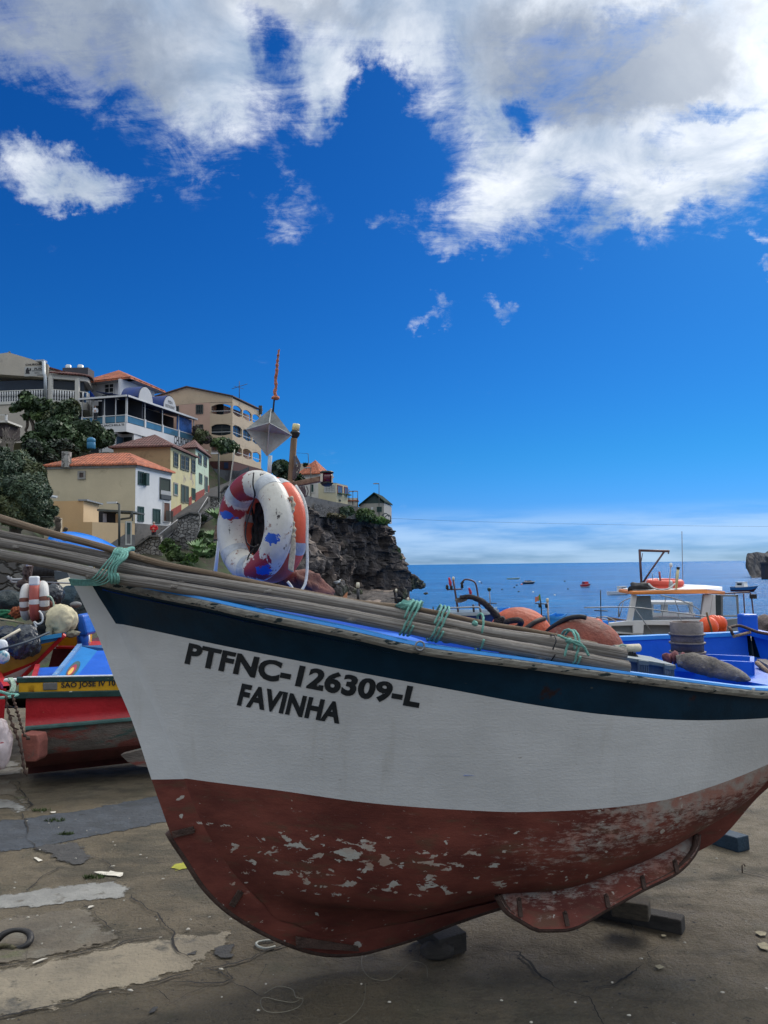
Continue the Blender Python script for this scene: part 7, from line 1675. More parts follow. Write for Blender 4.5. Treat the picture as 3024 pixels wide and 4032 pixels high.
W2.window(ZB(404,1388),ZB(458,1572),h2,M('grey_stone_frame'),M('teal_shutter',(.015,.085,.09),.6,.2,3,.1,10),.16); W2.window(ZB(640,1462),ZB(686,1622),h2,DGF,DGF,.14,(2,2))
for p0,p1 in (((502,1415),(548,1665)),((554,1432),(598,1668))): W2.window(ZB(*p0),ZB(*p1),h2,M('weathered_green_frame'),M('dark_green_door',(.02,.05,.045),.6,.2,3,.1,10),.14,name='door')
mb = MB()                                    # red stepped plinth that follows the stairs
def plinth(Wl,pts,par,mtl):
    a = [Wl.hit(p) for p in pts]; mb = MB()
    for (t0,z0),(t1,z1) in zip(a[:-1],a[1:]): mb.hexa([Wl.pt(t0,z0 - 3,.032),Wl.pt(t1,z1 - 3,.032),Wl.pt(t1,z1 - 3,.09),Wl.pt(t0,z0 - 3,.09)],[Wl.pt(t0,z0,.032),Wl.pt(t1,z1,.032),Wl.pt(t1,z1,.09),Wl.pt(t0,z0,.09)])
    return mb.build('red_plinth',mtl,par)
REDPL = M('red_plinth_paint',(.24,.045,.035),.85,.2,1.5,.2,10)
for sg2 in ([ZH(466,945),ZH(628,852)],[ZH(752,748),ZH(798,722)],[ZH(860,682),ZH(872,672)]): plinth(W2,sg2,h2,REDPL)
# 3 mint house
c3,cl3,cr3 = PL(ZB(692,1300),86.6),PL(ZB(500,1300),87),PL(ZB(865,1300),94)
zt3 = P(ZB(700,950),86.6)[2]; h3 = thing('house',(c3[0],c3[1],zb2 + 2),'narrow mint green house uphill of the yellow one','house')
fp = foot(cl3,c3,cr3); block('wall',fp,zb2 + 1,zt3,stucco('sage_stucco',(.40,.43,.30),(.25,.25,.18)),h3); W3 = Wall(c3,cr3)
mb = MB(); W3.box(mb,0,W3.L,zb2 + 1,zt3 - .003,.004,.03); mb.build('mint_front',M('peeling_mint',(.46,.56,.42),.9,.08,.6,.15,6,chips=[((.30,.28,.26),.8,.62,.64)]),h3)
hip(fp,zt3 + .15,1.5,.35,TILE_R,h3,ridge=.9)
for p0,p1 in (((726,1005),(768,1172)),((797,1038),(836,1200)),((737,1265),(775,1420))): W3.window(ZB(*p0),ZB(*p1),h3,M('weathered_green_frame'),PANE if p0[1] < 1200 else M('teal_shutter'),.15,(2,2))
W3.window(ZB(808,1300),ZB(848,1540),h3,M('grey_stone_frame'),M('dark_green_door'),.14,name='door'); plinth(W3,[ZH(872,665),ZH(1005,600)],h3,REDPL); plinth(W3,[ZH(1066,555),ZH(1085,540)],h3,REDPL)
# 4 small peach buildings below the white house
PEACH = stucco('peach_stucco',(.50,.33,.17),(.34,.23,.13),.62); PEACHL = stucco('sunlit_peach_stucco',(.60,.43,.25),(.42,.30,.19),.66)  # lighter copy has sunlight put into the same peach colour
pe = thing('house',P(Z1(800,1830),58),'low peach flat roofed building with stepped walls below the cream gable','house')
def pblock(pl,pc,pr_,Yc,Yl,Yr,zt_px,zb_px,m1_,m2_,name):
    C_,L_,R2 = PL(Z1(*pc),Yc),PL(Z1(*pl),Yl),PL(Z1(*pr_),Yr); z1_ = P(Z1(pc[0],zt_px),Yc)[2]; z0_ = P(Z1(pc[0],zb_px),Yc)[2]
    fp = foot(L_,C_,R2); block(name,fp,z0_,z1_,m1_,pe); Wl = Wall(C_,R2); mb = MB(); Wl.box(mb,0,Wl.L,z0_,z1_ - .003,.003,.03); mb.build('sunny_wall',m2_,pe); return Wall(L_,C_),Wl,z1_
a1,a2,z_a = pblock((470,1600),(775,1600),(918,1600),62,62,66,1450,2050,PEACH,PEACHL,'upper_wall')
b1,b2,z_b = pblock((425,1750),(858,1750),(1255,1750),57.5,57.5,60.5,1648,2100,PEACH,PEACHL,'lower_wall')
mb = MB(); a2.box(mb,-.1,a2.L + .2,z_a,z_a + .12,-.4,.35); mb.build('roof_slab',M('grey_tin',(.22,.24,.26),.6,.2,2,.1,10),pe)
b2.window(Z1(1165,1640),Z1(1222,1865),pe,M('pale_door_frame',(.36,.36,.32),.8,.1,3,0,10),M('dark_green_door'),.12,name='door')
mb = MB(); pts = [Z1(1030,1850),Z1(1140,1775),Z1(1165,1760),Z1(1255,1768),Z1(1255,1880),Z1(1030,1890)]; hh = [b2.hit(p) for p in pts]; mb.prism([b2.pt(t,z,.034) for t,z in hh],tuple(np.r_[b2.n * .03,0])); mb.build('grey_plinth',CONC,pe)
# lean-to between them
lt = thing('lean_to',P(Z1(1080,1650),61),'dark open lean-to with tin roof behind the low peach wall','shed')
def zslab(pts,Y,th,mtl,name,par): mb = MB(); mb.prism([P(Z1(*p),Y) for p in pts],(0,th,0)); return mb.build(name,mtl,par)
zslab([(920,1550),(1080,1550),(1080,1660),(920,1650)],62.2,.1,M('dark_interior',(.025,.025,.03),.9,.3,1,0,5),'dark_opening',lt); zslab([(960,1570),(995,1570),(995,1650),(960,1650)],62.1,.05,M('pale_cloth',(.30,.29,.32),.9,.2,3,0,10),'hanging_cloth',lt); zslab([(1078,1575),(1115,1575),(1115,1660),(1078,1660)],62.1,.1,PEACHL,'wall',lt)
zslab([(905,1525),(1240,1545),(1240,1560),(905,1545)],60.8,3,M('rusty_tin',(.06,.07,.07),.7,.3,2,.2,10),'tin_roof',lt); mb = MB(); mb.tube([P(Z1(1235,1550),60.8),P(Z1(1215,1610),61),P(Z1(1110,1625),61.2)],.09,6); mb.build('drain',DARKF,lt); mb = MB(); mb.bar(P(Z1(1236,1550),61),P(Z1(1236,1640),61),.1,.1); mb.build('post',DARKF,lt)
cs_ = thing('boundary_wall',P(Z1(500,1720),55),'pale rendered wall with a crooked trunk beside the big left tree','wall')
zslab([(410,1625),(560,1610),(560,1800),(410,1800)],56,.4,stucco('pale_wall',(.42,.36,.26)),'wall',cs_)
mb = MB(); mb.tube(spline([P(Z1(530,1740),55.5),P(Z1(545,1690),55.5),P(Z1(538,1640),55.5),P(Z1(555,1612),55.5)],14),.22,7,jit=.3); mb.tube(spline([P(Z1(470,1615),55.6),P(Z1(555,1612),55.5)],5),.12,6); mb.tube(spline([P(Z1(600,1735),55.5),P(Z1(620,1700),55.5)],5),.16,7); tag(mb.build('dead_trunk',BARK),'crooked bare trunk leaning on the pale boundary wall','trunk')
mb = MB(); mb.prism([P(Z1(425,1400),63),P(Z1(540,1418),63),P(Z1(525,1428),62),P(Z1(415,1412),62)],(0,0,.12)); tag(mb.build('tin_sheet',M('grey_tin')),'small grey tin roof sheet beside the cream gable, over the tree','roof sheet')

# 5 grey beige restaurant block upper left, with balustrade and round veranda
RB = stucco('beige_stucco',(.47,.42,.35),(.28,.25,.22),.58); WHB = stucco('off_white_stucco',(.56,.54,.49),(.38,.36,.32),.6)
YR = 90
ra,rbq,rc_ = PL(ZA(-250,900),YR + 1.0),PL(ZA(755,900),YR),PL(ZA(1200,900),YR + 1.2)
rs = thing('restaurant',(rbq[0],rbq[1],P(ZA(400,1420),YR)[2]),'beige restaurant with gable sign, long white balustrade and rounded glass veranda','restaurant')
WA_ = Wall(ra,rbq); WB_ = Wall(rbq,rc_)
zA = lambda y,x=755: P(ZA(x,y),YR)[2]
zlo,zfl,zrail,zwt,ztop = zA(1500),zA(850),zA(690),zA(500),zA(290)
back = np.array([-3,9.0])
mb = MB(); fpA = [ra[:2],rbq[:2],rbq[:2] + back,ra[:2] + back]; mb.hexa([(*q,zlo) for q in fpA],[(*q,zfl) for q in fpA]); mb.build('lower_wall',RB,rs)
ins = -np.r_[WA_.n * 1.1]
mb = MB(); fq = [ra[:2] + ins,rbq[:2] + ins,rbq[:2] + back,ra[:2] + back]; mb.hexa([(*q,zfl) for q in fq],[(*q,zwt + .1) for q in fq]); mb.build('recessed_glazing',M('smoked_glass',(.022,.030,.038),.15,.2,.3,0,4,spec=.5),rs)
gp = [WA_.hit(ZA(*p)) for p in ((-250,165),(130,108),(735,285),(755,300),(755,505),(735,500),(0,450),(-250,435))]
mb = MB(); mb.prism([WA_.pt(t,z,.0) for t,z in gp],tuple(np.r_[back,0])); mb.build('gable_wall',RB,rs)
mb = MB(); WA_.box(mb,0,WA_.L,zfl - .35,zfl,-.1,.12); mb.build('floor_band',WHB,rs); mb = MB(); WA_.box(mb,0,WA_.L,zrail - .0,zrail + .1,-.12,.08); mb.build('handrail',WHB,rs)
for k,(t,z) in enumerate([WA_.hit(ZA(x,100)) for x in np.arange(20,730,38)]):
    mb = MB(); mb.lathe(WA_.pt(t,zfl,-.02),[(.10,0),(.10,.06),(.055,.12),(.11,.3),(.07,.5),(.05,.62),(.10,.70),(.10,zrail - zfl)],8); mb.build('baluster',WFRAME,rs)
mb = MB(); mb.tube([WA_.pt(*WA_.hit(ZA(655,255)),.3),WA_.pt(*WA_.hit(ZA(700,265)),.4),WA_.pt(*WA_.hit(ZA(712,285)),.45),WA_.pt(*WA_.hit(ZA(715,450)),.45),WA_.pt(*WA_.hit(ZA(742,500)),.5),WA_.pt(*WA_.hit(ZA(745,880)),.5)],.20,12); mb.build('flue_pipe',M('galvanised_pipe',(.40,.42,.43),.4,.1,1,.05,10,metal=.6),rs)
mb = MB(); WA_.box(mb,*[WA_.hit(ZA(x,250))[0] for x in (600,720)],zA(262),zA(235),-.2,.6); mb.build('flue_hood',M('galvanised_pipe'),rs)
mb = MB(); mb.tube([WA_.pt(*WA_.hit(ZA(132,118)),-.2),WA_.pt(*WA_.hit(ZA(130,85)),-.2)],[.2,.08],8); mb.build('finial',DARKF,rs)
sg_ = empty('gable_sign',(0,0,0)); sg_.parent = rs; sg_.location = (0,0,0)
WA_.panel(ZA(385,335),ZA(700,470),sg_,M('pale_sign',(.40,.40,.38),.8,.08,1,0,10),'sign_board',.003,.03)
SLET = M('sign_letters',(.02,.02,.025),.7,.1,3,0,10); SLET2 = M('grey_sign_letters',(.13,.135,.14),.7,.1,3,0,10)
for tx,p0,p1,m_ in (('CHURCHILL',(398,318),(690,275),SLET),('PLACE',(538,385),(698,342),SLET),('RESTAURANT',(498,408),(692,380),SLET2),('GRILL',(538,440),(622,415),SLET2),('TERRACE',(575,470),(705,448),SLET2)):
    t0,z0 = WA_.hit(ZA(*p0)); t1,z1 = WA_.hit(ZA(*p1)); vs_,fs_ = text_mesh(tx,1.0,.03); lo_,hi_ = vs_.min(0),vs_.max(0); nn_ = (vs_ - lo_)[:,:2] / (hi_ - lo_)[:2]
    slope = (WA_.hit(ZA(p1[0],p1[1] + (p0[1] - p1[1]) * .5 + 8))[1] - WA_.hit(ZA(p0[0],p0[1] - (p0[1] - p1[1]) * .5 - 8))[1]) * 0
    mb = MB(); mb.add([WA_.pt(t0 + (t1 - t0) * a,z0 + (z1 - z0) * b,.05) for a,b in nn_],fs_); mb.build('sign_lettering',m_,sg_)
sil = [(392,440),(405,425),(402,395),(412,370),(425,350),(440,348),(450,360),(448,375),(460,385),(468,400),(455,405),(462,432),(468,442)]
mb = MB(); mb.add([WA_.pt(*WA_.hit(ZA(*p)),.05) for p in sil],[tuple(range(len(sil)))]); mb.build('seated_figure_emblem',SLET,sg_); mb = MB(); sil = [(462,358),(486,356),(486,396),(466,398)]; mb.add([WA_.pt(*WA_.hit(ZA(*p)),.05) for p in sil],[(0,1,2,3)]); mb.build('open_book_emblem',SLET,sg_)
# veranda: straight bay then a rounded end
cen = np.array(PL(ZA(1200,900),YR + 1.2)[:2]); end = np.array(PL(ZA(1400,900),YR + 4.5)[:2])
bl0 = WB_.A; arc = [tuple(bl0),tuple(bl0 * .5 + cen * .5),tuple(cen)]
ctl = [np.array([*cen,0]),np.array([*(cen * .45 + end * .55 + np.array([.75,-1.1])),0]),np.array([*end,0]),np.array([*(end + np.array([-.6,2.5])),0])]
arcpts = [np.array(a_) for a_ in arc] + [np.array(q[:2]) for q in spline(ctl,12)[1:]]
def vband(z0,z1,o0,o1,m_,name,par=rs,pts=arcpts):
    a = np.array(pts); tg = np.gradient(a,axis=0); tg /= np.linalg.norm(tg,axis=1)[:,None]; n_ = np.stack([tg[:,1],-tg[:,0]],1)
    mb = MB(); rr = [[(q[0] + m__[0] * o_,q[1] + m__[1] * o_,z) for q,m__ in zip(a,n_)] for o_,z in ((o0,z0),(o1,z0),(o1,z1),(o0,z1),(o0,z0))]; mb.grid(rr,smooth=False); return mb.build(name,m_,par)
vband(zlo + 2,zfl - .9,-3,-1.2,M('lower_glazing',(.10,.11,.10),.4,.2,.4,0,4),'lower_glazing'); vband(zfl - .95,zfl,-3,.12,WHB,'floor_band'); vband(zrail,zrail + .1,-.12,.08,WHB,'handrail'); vband(zfl,zwt + .1,-1.4,-.5,M('smoked_glass'),'veranda_glass'); vband(zwt - .1,zwt + .45,-.6,.06,WHB,'lintel')
a = np.array(arcpts); n_in = np.array([-2.2,5.0])
mb = MB(); tg = np.gradient(a,axis=0); tg /= np.linalg.norm(tg,axis=1)[:,None]; nn_ = np.stack([tg[:,1],-tg[:,0]],1); mb.grid([[(q[0] + m_[0] * .45,q[1] + m_[1] * .45,zwt + .45) for q,m_ in zip(a,nn_)],[(q[0] + m_[0] * .45,q[1] + m_[1] * .45,zwt + .62) for q,m_ in zip(a,nn_)],[(q[0] * .55 + (a[3][0] + n_in[0]) * .45,q[1] * .55 + (a[3][1] + n_in[1]) * .45,zwt + 1.6) for q in a]],smooth=False); mb.build('veranda_roof',TILE_R,rs)
for t in np.linspace(.05,.95,11): q = bl0 + (cen - bl0) * t; mb = MB(); mb.lathe((q[0],q[1],zfl),[(.10,0),(.055,.12),(.11,.3),(.06,.55),(.10,.70),(.10,zrail - zfl)],8); mb.build('baluster',WFRAME,rs)
for q in arcpts[3:12]: mb = MB(); mb.lathe((q[0],q[1],zfl),[(.10,0),(.055,.12),(.11,.3),(.06,.55),(.10,.70),(.10,zrail - zfl)],8); mb.build('baluster',WFRAME,rs)
for q in (bl0 + (cen - bl0) * .06,cen): mb = MB(); mb.box((q[0],q[1],(zfl + zwt) / 2 + .1),(.45,.45,zwt - zfl + .2)); mb.build('column',WHB,rs)
mb = MB(); mb.prism([WB_.pt(*WB_.hit(ZA(*p)),-.9) for p in ((765,320),(1000,395),(1090,475),(765,462))],tuple(np.r_[-WB_.n * .5,0])); mb.build('upper_wall',WHB,rs); mb = MB(); mb.prism([WB_.pt(*WB_.hit(ZA(*p)),-.6) for p in ((765,312),(1010,385),(1110,470),(1110,490),(1000,410),(765,335))],tuple(np.r_[-WB_.n * 1.2,0])); mb.build('upper_roof_edge',TILE_R,rs)
for x,w_ in ((1062,95),(1250,100)):
    q = P(ZA(x,400),YR + 3.5); r_ = w_ / 2 / 3.95 * YR / F_PX; mb = MB(); mb.lathe(q + np.array([0,0,-1.2]),[(r_ * .6,0),(r_ * .6,.9),(r_,1.2),(r_,1.9),(r_ * .7,2.0),(0,2.05)],16); mb.build('roof_vent',M('galvanised_pipe'),rs)
mb = MB(); mb.box(P(ZA(1220,450),YR + 3.2),(3.2,2,1.2)); mb.build('dark_duct',M('dark_duct',(.05,.05,.06),.6,.2,1,0,5),rs)

# 6 white restaurant with terrace and awnings
def Zw(x,y,Y): return P(Z1(x,y),Y)
wa,wc2,wr = Zw(840,640,97),Zw(1192,640,95),Zw(1440,640,101)
zc = lambda y: P(Z1(1192,y),95)[2]
wr_t = thing('restaurant',(wc2[0],wc2[1],zc(900)),'white restaurant with hipped orange roof, balcony, blue awnings and CHURCHILL\'S lettering','restaurant')
WH = stucco('bright_white_stucco',(.64,.64,.64),(.44,.43,.41),.64)
fp = foot(wa,wc2,wr); block('wall',fp,zc(1000),zc(330),WH,wr_t)
W6l,W6r = Wall(wa,wc2),Wall(wc2,wr)
hip(fp,zc(315),2.0,1.1,TILE_O,wr_t,ridge=.75,th=.25)
mb = MB(); e_ = [np.array(q) for q in fp]; mb.build if False else None
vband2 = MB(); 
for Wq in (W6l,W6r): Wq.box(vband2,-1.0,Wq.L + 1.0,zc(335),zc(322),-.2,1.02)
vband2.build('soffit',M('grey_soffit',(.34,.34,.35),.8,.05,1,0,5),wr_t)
W6l.window(Z1(975,358),Z1(1070,480),wr_t,WFRAME,PANE,.16,(2,3)); W6l.window(Z1(1118,392),Z1(1168,495),wr_t,DARKF,PANE,.12,(1,2)); W6r.window(Z1(1238,402),Z1(1330,535),wr_t,WFRAME,PANE,.16,(2,2))
bal = empty('balcony',(0,0,0)); bal.parent = wr_t; bal.location = (0,0,0)
t0 = W6l.hit(Z1(920,540))[0]; mb = MB(); W6l.box(mb,t0,W6l.L,zc(565),zc(552),.01,1.5); mb.build('slab',WH,bal)
for k,y in enumerate((452,475,500,522)): mb = MB(); W6l.box(mb,t0 + (0 if k > 5 else 2.0),W6l.L + .02,zc(y + 33),zc(y + 26),1.38,1.46); mb.build('rail',WFRAME,bal)
mb = MB(); W6l.box(mb,t0,t0 + 2.0,zc(555),zc(478),1.30,1.46); mb.build('side_parapet',WH,bal); mb = MB(); W6l.box(mb,W6l.L - .3,W6l.L,zc(552),zc(335),.01,1.5); mb.build('corner_pier',WH,bal)
# terrace deck in front
TA,TB,TC,TD = Zw(760,700,90),Zw(1180,720,88.5),Zw(1480,800,96),P(ZB(680,930),103)
ter = empty('terrace',(0,0,0)); ter.parent = wr_t; ter.location = (0,0,0)
w1,w2 = Wall(TA,TB),Wall(TB,TD)
for Wq,ys_ in ((w1,((760,690),(1180,720))),(w2,None)):
    mb = MB()
    if ys_: zz0 = Wq.hit(Z1(1180,718))[1]
    Wq.box(mb,0,Wq.L,zz0 - 1.1,zz0,-3.5,.0); mb.build('deck_slab',WH,ter)
    mb = MB(); Wq.box(mb,0,Wq.L,zz0 - 6.0,zz0 - 1.1,-3.4,-1.6); mb.build('under_wall',WH,ter)
    n_p = 2 if ys_ else 4
    for k in range(n_p + 1): x = Wq.L * k / n_p; mb = MB(); Wq.box(mb,max(0,x - .14),min(Wq.L,x + .14),zz0,zz0 + 1.05,-.22,.03); mb.build('pier',WH,ter)
    for k in range(n_p): x0,x1 = Wq.L * k / n_p + .14,Wq.L * (k + 1) / n_p - .14; mb = MB(); Wq.box(mb,x0,x1,zz0 + .1,zz0 + .82,-.12,-.09); mb.build('glass_panel',M('balustrade_glass',(.07,.17,.25),.1,.2,.5,0,5,spec=.6),ter); mb = MB(); Wq.box(mb,x0,x1,zz0 + .88,zz0 + .98,-.14,-.06); mb.build('rail',WFRAME,ter)
    for k in range(n_p * 2): x0 = Wq.L * (k + .15) / (n_p * 2); x1 = Wq.L * (k + .85) / (n_p * 2); mb = MB(); Wq.box(mb,x0,x1,zz0 - 4.6,zz0 - 1.5,-1.6,-1.5); mb.build('lower_window',PANEB if not ys_ else PANE,ter)
z_aw = zz0 + 3.1; AWN = M('navy_awning',(.010,.022,.075),.6,.2,1,.1,8); AWE = M('white_awning_edge',(.58,.58,.57),.6,.05,1,0,5)
for Wq in (w1,w2):
    mb = MB(); mb.hexa([Wq.pt(-.2,z_aw - .1,.3),Wq.pt(Wq.L + .2,z_aw - .1,.3),Wq.pt(Wq.L + .2,z_aw + .9,-4.2),Wq.pt(-.2,z_aw + .9,-4.2)],[Wq.pt(-.2,z_aw,.3),Wq.pt(Wq.L + .2,z_aw,.3),Wq.pt(Wq.L + .2,z_aw + 1.0,-4.2),Wq.pt(-.2,z_aw + 1.0,-4.2)]); mb.build('awning',AWN,ter); mb = MB(); Wq.box(mb,-.2,Wq.L + .2,z_aw - .06,z_aw + .16,.3,.42); mb.build('awning_edge',AWE,ter)
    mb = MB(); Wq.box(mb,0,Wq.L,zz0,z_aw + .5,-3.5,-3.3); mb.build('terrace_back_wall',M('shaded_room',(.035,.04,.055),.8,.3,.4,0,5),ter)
    for k in range(n_p + 1): x = Wq.L * k / n_p; mb = MB(); Wq.box(mb,max(0,x - .05),x + .05,zz0,z_aw,-.16,-.06); mb.build('awning_post',WFRAME,ter)
for pc,hw,nm,tx in ((Z1(1335,605),62,'a',None),(Z1(1562,685),62,'b',('FISH','RESTAURANT'))):
    t,z = w2.hit(pc); hw_ = hw / 2.37 * 95 / F_PX * 1.7; pts = [w2.pt(t + math.cos(a_) * hw_,z_aw + .1 + math.sin(a_) * 1.75,.3) for a_ in np.linspace(0,math.pi,17)]
    mb = MB(); mb.prism(pts,tuple(np.r_[w2.n * .1,0])); mb.build('arched_sign',M('awning_sign_white',(.50,.50,.50),.7,.05,1,0,5),ter)
    mb = MB(); mb.grid([[w2.pt(t + math.cos(a_) * hw_ * 1.05,z_aw + .1 + math.sin(a_) * 1.85,o_) for a_ in np.linspace(0,math.pi,17)] for o_ in (.35,-2.2)]); mb.build('barrel_awning',M('royal_awning',(.01,.035,.16),.6,.2,1,.1,8),ter)
    if tx:
        for k,w_ in enumerate(tx):
            vs_,fs_ = text_mesh(w_,1,.02); lo_,hi_ = vs_.min(0),vs_.max(0); nn2 = (vs_ - lo_)[:,:2] / (hi_ - lo_)[:2]; ww = hw_ * (.35 if k == 0 else .75); mb = MB(); mb.add([w2.pt(t + (a_ * 2 - 1) * ww,z_aw + (.85 if k == 0 else .25) + b_ * .42,.42) for a_,b_ in nn2],fs_); mb.build('sign_lettering',SLET2,ter)
t,z = w2.hit(ZB(510,700)); mb = MB(); w2.box(mb,w2.L * .74,w2.L * .985,zz0 + .9,z_aw - .1,-.32,-.28); mb.build('blue_plastic_screen',M('blue_screen',(.03,.10,.30),.3,.4,.8,.3,4),ter)
w1.text('CHURCHILL\'S',Z1(888,765),Z1(1160,728),SLET,ter,'terrace_lettering',.02,.02); w2.text('CHURCHILL\'S',ZB(415,888),ZB(662,845),SLET,ter,'terrace_lettering',.02,.02)
for k in range(5): q = w2.pt(w2.L * (.1 + .17 * k),zz0,-1.3); mb = MB(); mb.lathe(q,[(.25,0),(.05,.05),(.05,.7),(.5,.72),(.5,.76),(0,.77)],10); tag(mb.build('cafe_table',WFRAME),'white round table on the restaurant terrace behind the glass rail','table','tables on the restaurant terrace')
mb = MB(); mb.prism([P(ZA(1395,690),93),P(ZA(1520,858),92),P(ZA(1385,850),93.5)],(0,.1,0)); tag(mb.build('shade_sail',M('bright_blue_sail',(.008,.06,.42),.6,.1,2,.1,6)),'bright blue triangular shade sail beside the rounded veranda','awning')

# 7 pink apartment house with arched loggias
YP = 105
pa,pc,pr2 = PL(ZB(155,1000),YP + .6),PL(ZB(1178,1000),YP),PL(ZB(1555,1000),YP + 9.6)
zP = lambda y: P(ZB(1178,y),YP)[2]
pk = thing('apartment_house',(pc[0],pc[1],zP(1240)),'tall pinkish beige apartment house with arched loggias on the hilltop','apartment house')
PINK = stucco('pink_stucco',(.52,.34,.255),(.35,.23,.17),.58); BEI = stucco('beige_loggia_stucco',(.52,.40,.27),(.32,.25,.17),.56)
Wl7,Wr7 = Wall(pa,pc),Wall(pc,pr2); n_l,n_r = Wl7.n,Wr7.n
tL = Wl7.hit(ZB(885,700))[0]                # loggias start here on the gable side
dp = 2.0
inner_c = np.array(pc[:2]) - n_l * dp - n_r * dp
# body behind the loggias
fpb = [np.array(pa[:2]),Wl7.A + Wl7.t * tL,Wl7.A + Wl7.t * tL - n_l * dp,inner_c,np.array(pr2[:2]) - n_r * dp,np.array(pr2[:2]) - n_r * 10.5,np.array(pa[:2]) - n_r * 0 + (np.array(pr2[:2]) - np.array(pc[:2]))]
mb = MB(); mb.prism([(*q,zP(1240)) for q in fpb],(0,0,zP(330) - zP(1240))); mb.build('wall',PINK,pk)
gp = [Wl7.hit(ZB(*p)) for p in ((155,285),(585,152),(1178,275),(1178,345),(885,345),(600,370),(155,400))]
mb = MB(); mb.prism([Wl7.pt(t,z,.02) for t,z in gp],tuple(np.r_[-n_l * .4,0])); mb.build('gable',BEI,pk)
rr_ = [Wl7.pt(*Wl7.hit(ZB(140,285)),.3),Wl7.pt(*Wl7.hit(ZB(585,148)),.3),Wl7.pt(*Wl7.hit(ZB(1190,272)),.3)]; back7 = Vector((*(np.array(pr2[:2]) - np.array(pc[:2])),0)) * 1.06
mb = MB(); 
for a_,b_ in ((0,1),(1,2)): mb.hexa([rr_[a_],rr_[b_],rr_[b_] + back7,rr_[a_] + back7],[q + Vector((0,0,.14)) for q in (rr_[a_],rr_[b_],rr_[b_] + back7,rr_[a_] + back7)])
mb.build('roof',M('dark_roof_edge',(.10,.07,.06),.8,.2,1,.1,8),pk)
Wl7.window(ZB(385,397),ZB(480,515),pk,DARKF,PANE,.14,(2,2)); Wl7.window(ZB(702,377),ZB(796,495),pk,DARKF,PANE,.14,(3,2)); Wl7.window(ZB(700,637),ZB(796,760),pk,DARKF,PANE,.14,(1,1))
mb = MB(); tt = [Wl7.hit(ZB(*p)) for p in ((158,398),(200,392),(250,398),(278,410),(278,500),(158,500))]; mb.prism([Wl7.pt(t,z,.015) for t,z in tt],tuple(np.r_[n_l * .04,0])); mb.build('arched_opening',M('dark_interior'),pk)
floors = [(360,485,625),(620,760,870),(885,1010,1110)]         # arch crown, parapet top, parapet bottom (image rows at the corner)
def loggia(Wq,t0,t1,nb,piers):
    for fi,(ya,yp,yb_) in enumerate(floors):
        za,zp,zb_ = zP(ya),zP(yp),zP(yb_); sag = .28
        bays = np.linspace(t0,t1,nb + 1)
        mb = MB(); ys_ = [(bays[0],bays[-1])]
        for b0,b1 in zip(bays[:-1],bays[1:]):   # parapet dips in each bay, spandrel arches over it
            xs_ = np.linspace(b0,b1,13); top = [zp + .12 - .30 * math.sin(math.pi * (x - b0) / (b1 - b0)) for x in xs_]
            mb.grid([[Wq.pt(x,z_,o_) for x,z_ in zip(xs_,tz)] for o_,tz in ((-.02,top),(-.22,top),(-.22,[zb_] * 13),(-.02,[zb_] * 13),(-.02,top))],smooth=False)
        mb.build('parapet',BEI,pk)
        mb = MB(); ztop_ = zP(floors[fi - 1][2]) + .02 if fi else zP(290)
        for b0,b1 in zip(bays[:-1],bays[1:]):
            xs_ = np.linspace(b0,b1,13); bot = [za - .62 + .6 * math.sin(math.pi * (x - b0) / (b1 - b0)) ** .5 for x in xs_]
            mb.grid([[Wq.pt(x,z_,o_) for x,z_ in zip(xs_,tz)] for o_,tz in ((-.03,bot),(-.22,bot),(-.22,[ztop_] * 13),(-.03,[ztop_] * 13),(-.03,bot))],smooth=False)
        mb.build('arched_spandrel',BEI,pk)
        for b in bays: mb = MB(); Wq.box(mb,max(t0,b - .17),min(t1,b + .17),zp - .1,za - .2,-.30,-.01); mb.build('pier',BEI,pk)
        mb = MB(); Wq.box(mb,t0,t1,zb_ - .02,zb_ + .2,-dp,-.23); mb.build('floor_slab',BEI,pk)
        mb = MB(); Wq.box(mb,t0 + .1,t1 - .1,zp + .32,zp + .38,-.14,-.06); mb.build('handrail',WFRAME,pk)
        if fi == 1:
            for b0,b1 in zip(bays[:-1],bays[1:]): mb = MB(); Wq.box(mb,b0 + .1,b1 - .1,zp - .4,za,-.42,-.38); mb.build('glazing',PANE if Wq is Wl7 else PANEB,pk); mb = MB(); Wq.box(mb,(b0 + b1) / 2 - .05,(b0 + b1) / 2 + .05,zp - .4,za,-.375,-.33); Wq.box(mb,b0 + .1,b1 - .1,(zp + za) / 2,(zp + za) / 2 + .09,-.375,-.33); mb.build('glazing_bar',DARKF,pk)
loggia(Wl7,tL,Wl7.L,1,2); loggia(Wr7,.02,Wr7.L,3,4)
for t_,z0_,z1_ in ((tL + .9,500,400),): mb = MB(); q = Wl7.pt(t_,zP(z0_),-dp + .02); mb.box(q + Vector((0,0,1.2)),(1.0,.1,2.2)); mb.build('door',PANE,pk)
mb = MB(); Wl7.box(mb,tL,Wl7.L,zP(1240),zP(1118),-.6,.06); Wr7.box(mb,-.05,Wr7.L,zP(1240),zP(1118),-.6,.06); mb.build('maroon_base',M('maroon_paint',(.085,.035,.032),.85,.2,1,.1,8),pk)
mb = MB(); Wl7.box(mb,*[Wl7.hit(ZB(x,1150))[0] for x in (1072,1125)],zP(1210),zP(1130),.07,.14); mb.build('blue_door',M('navy_door',(.01,.025,.07),.6,.2,2,.1,8),pk)
mb = MB(); q = Vector(P(ZB(1268,300),YP + 3)); mb.tube([q,q + Vector((0,0,2.6))],.05,6); mb.tube([q + Vector((-1.1,0,1.5)),q + Vector((1.2,0,2.2))],.04,5); mb.tube([q + Vector((-.8,0,1.9)),q + Vector((.6,0,1.5))],.03,5); mb.build('aerial',DARKF,pk)
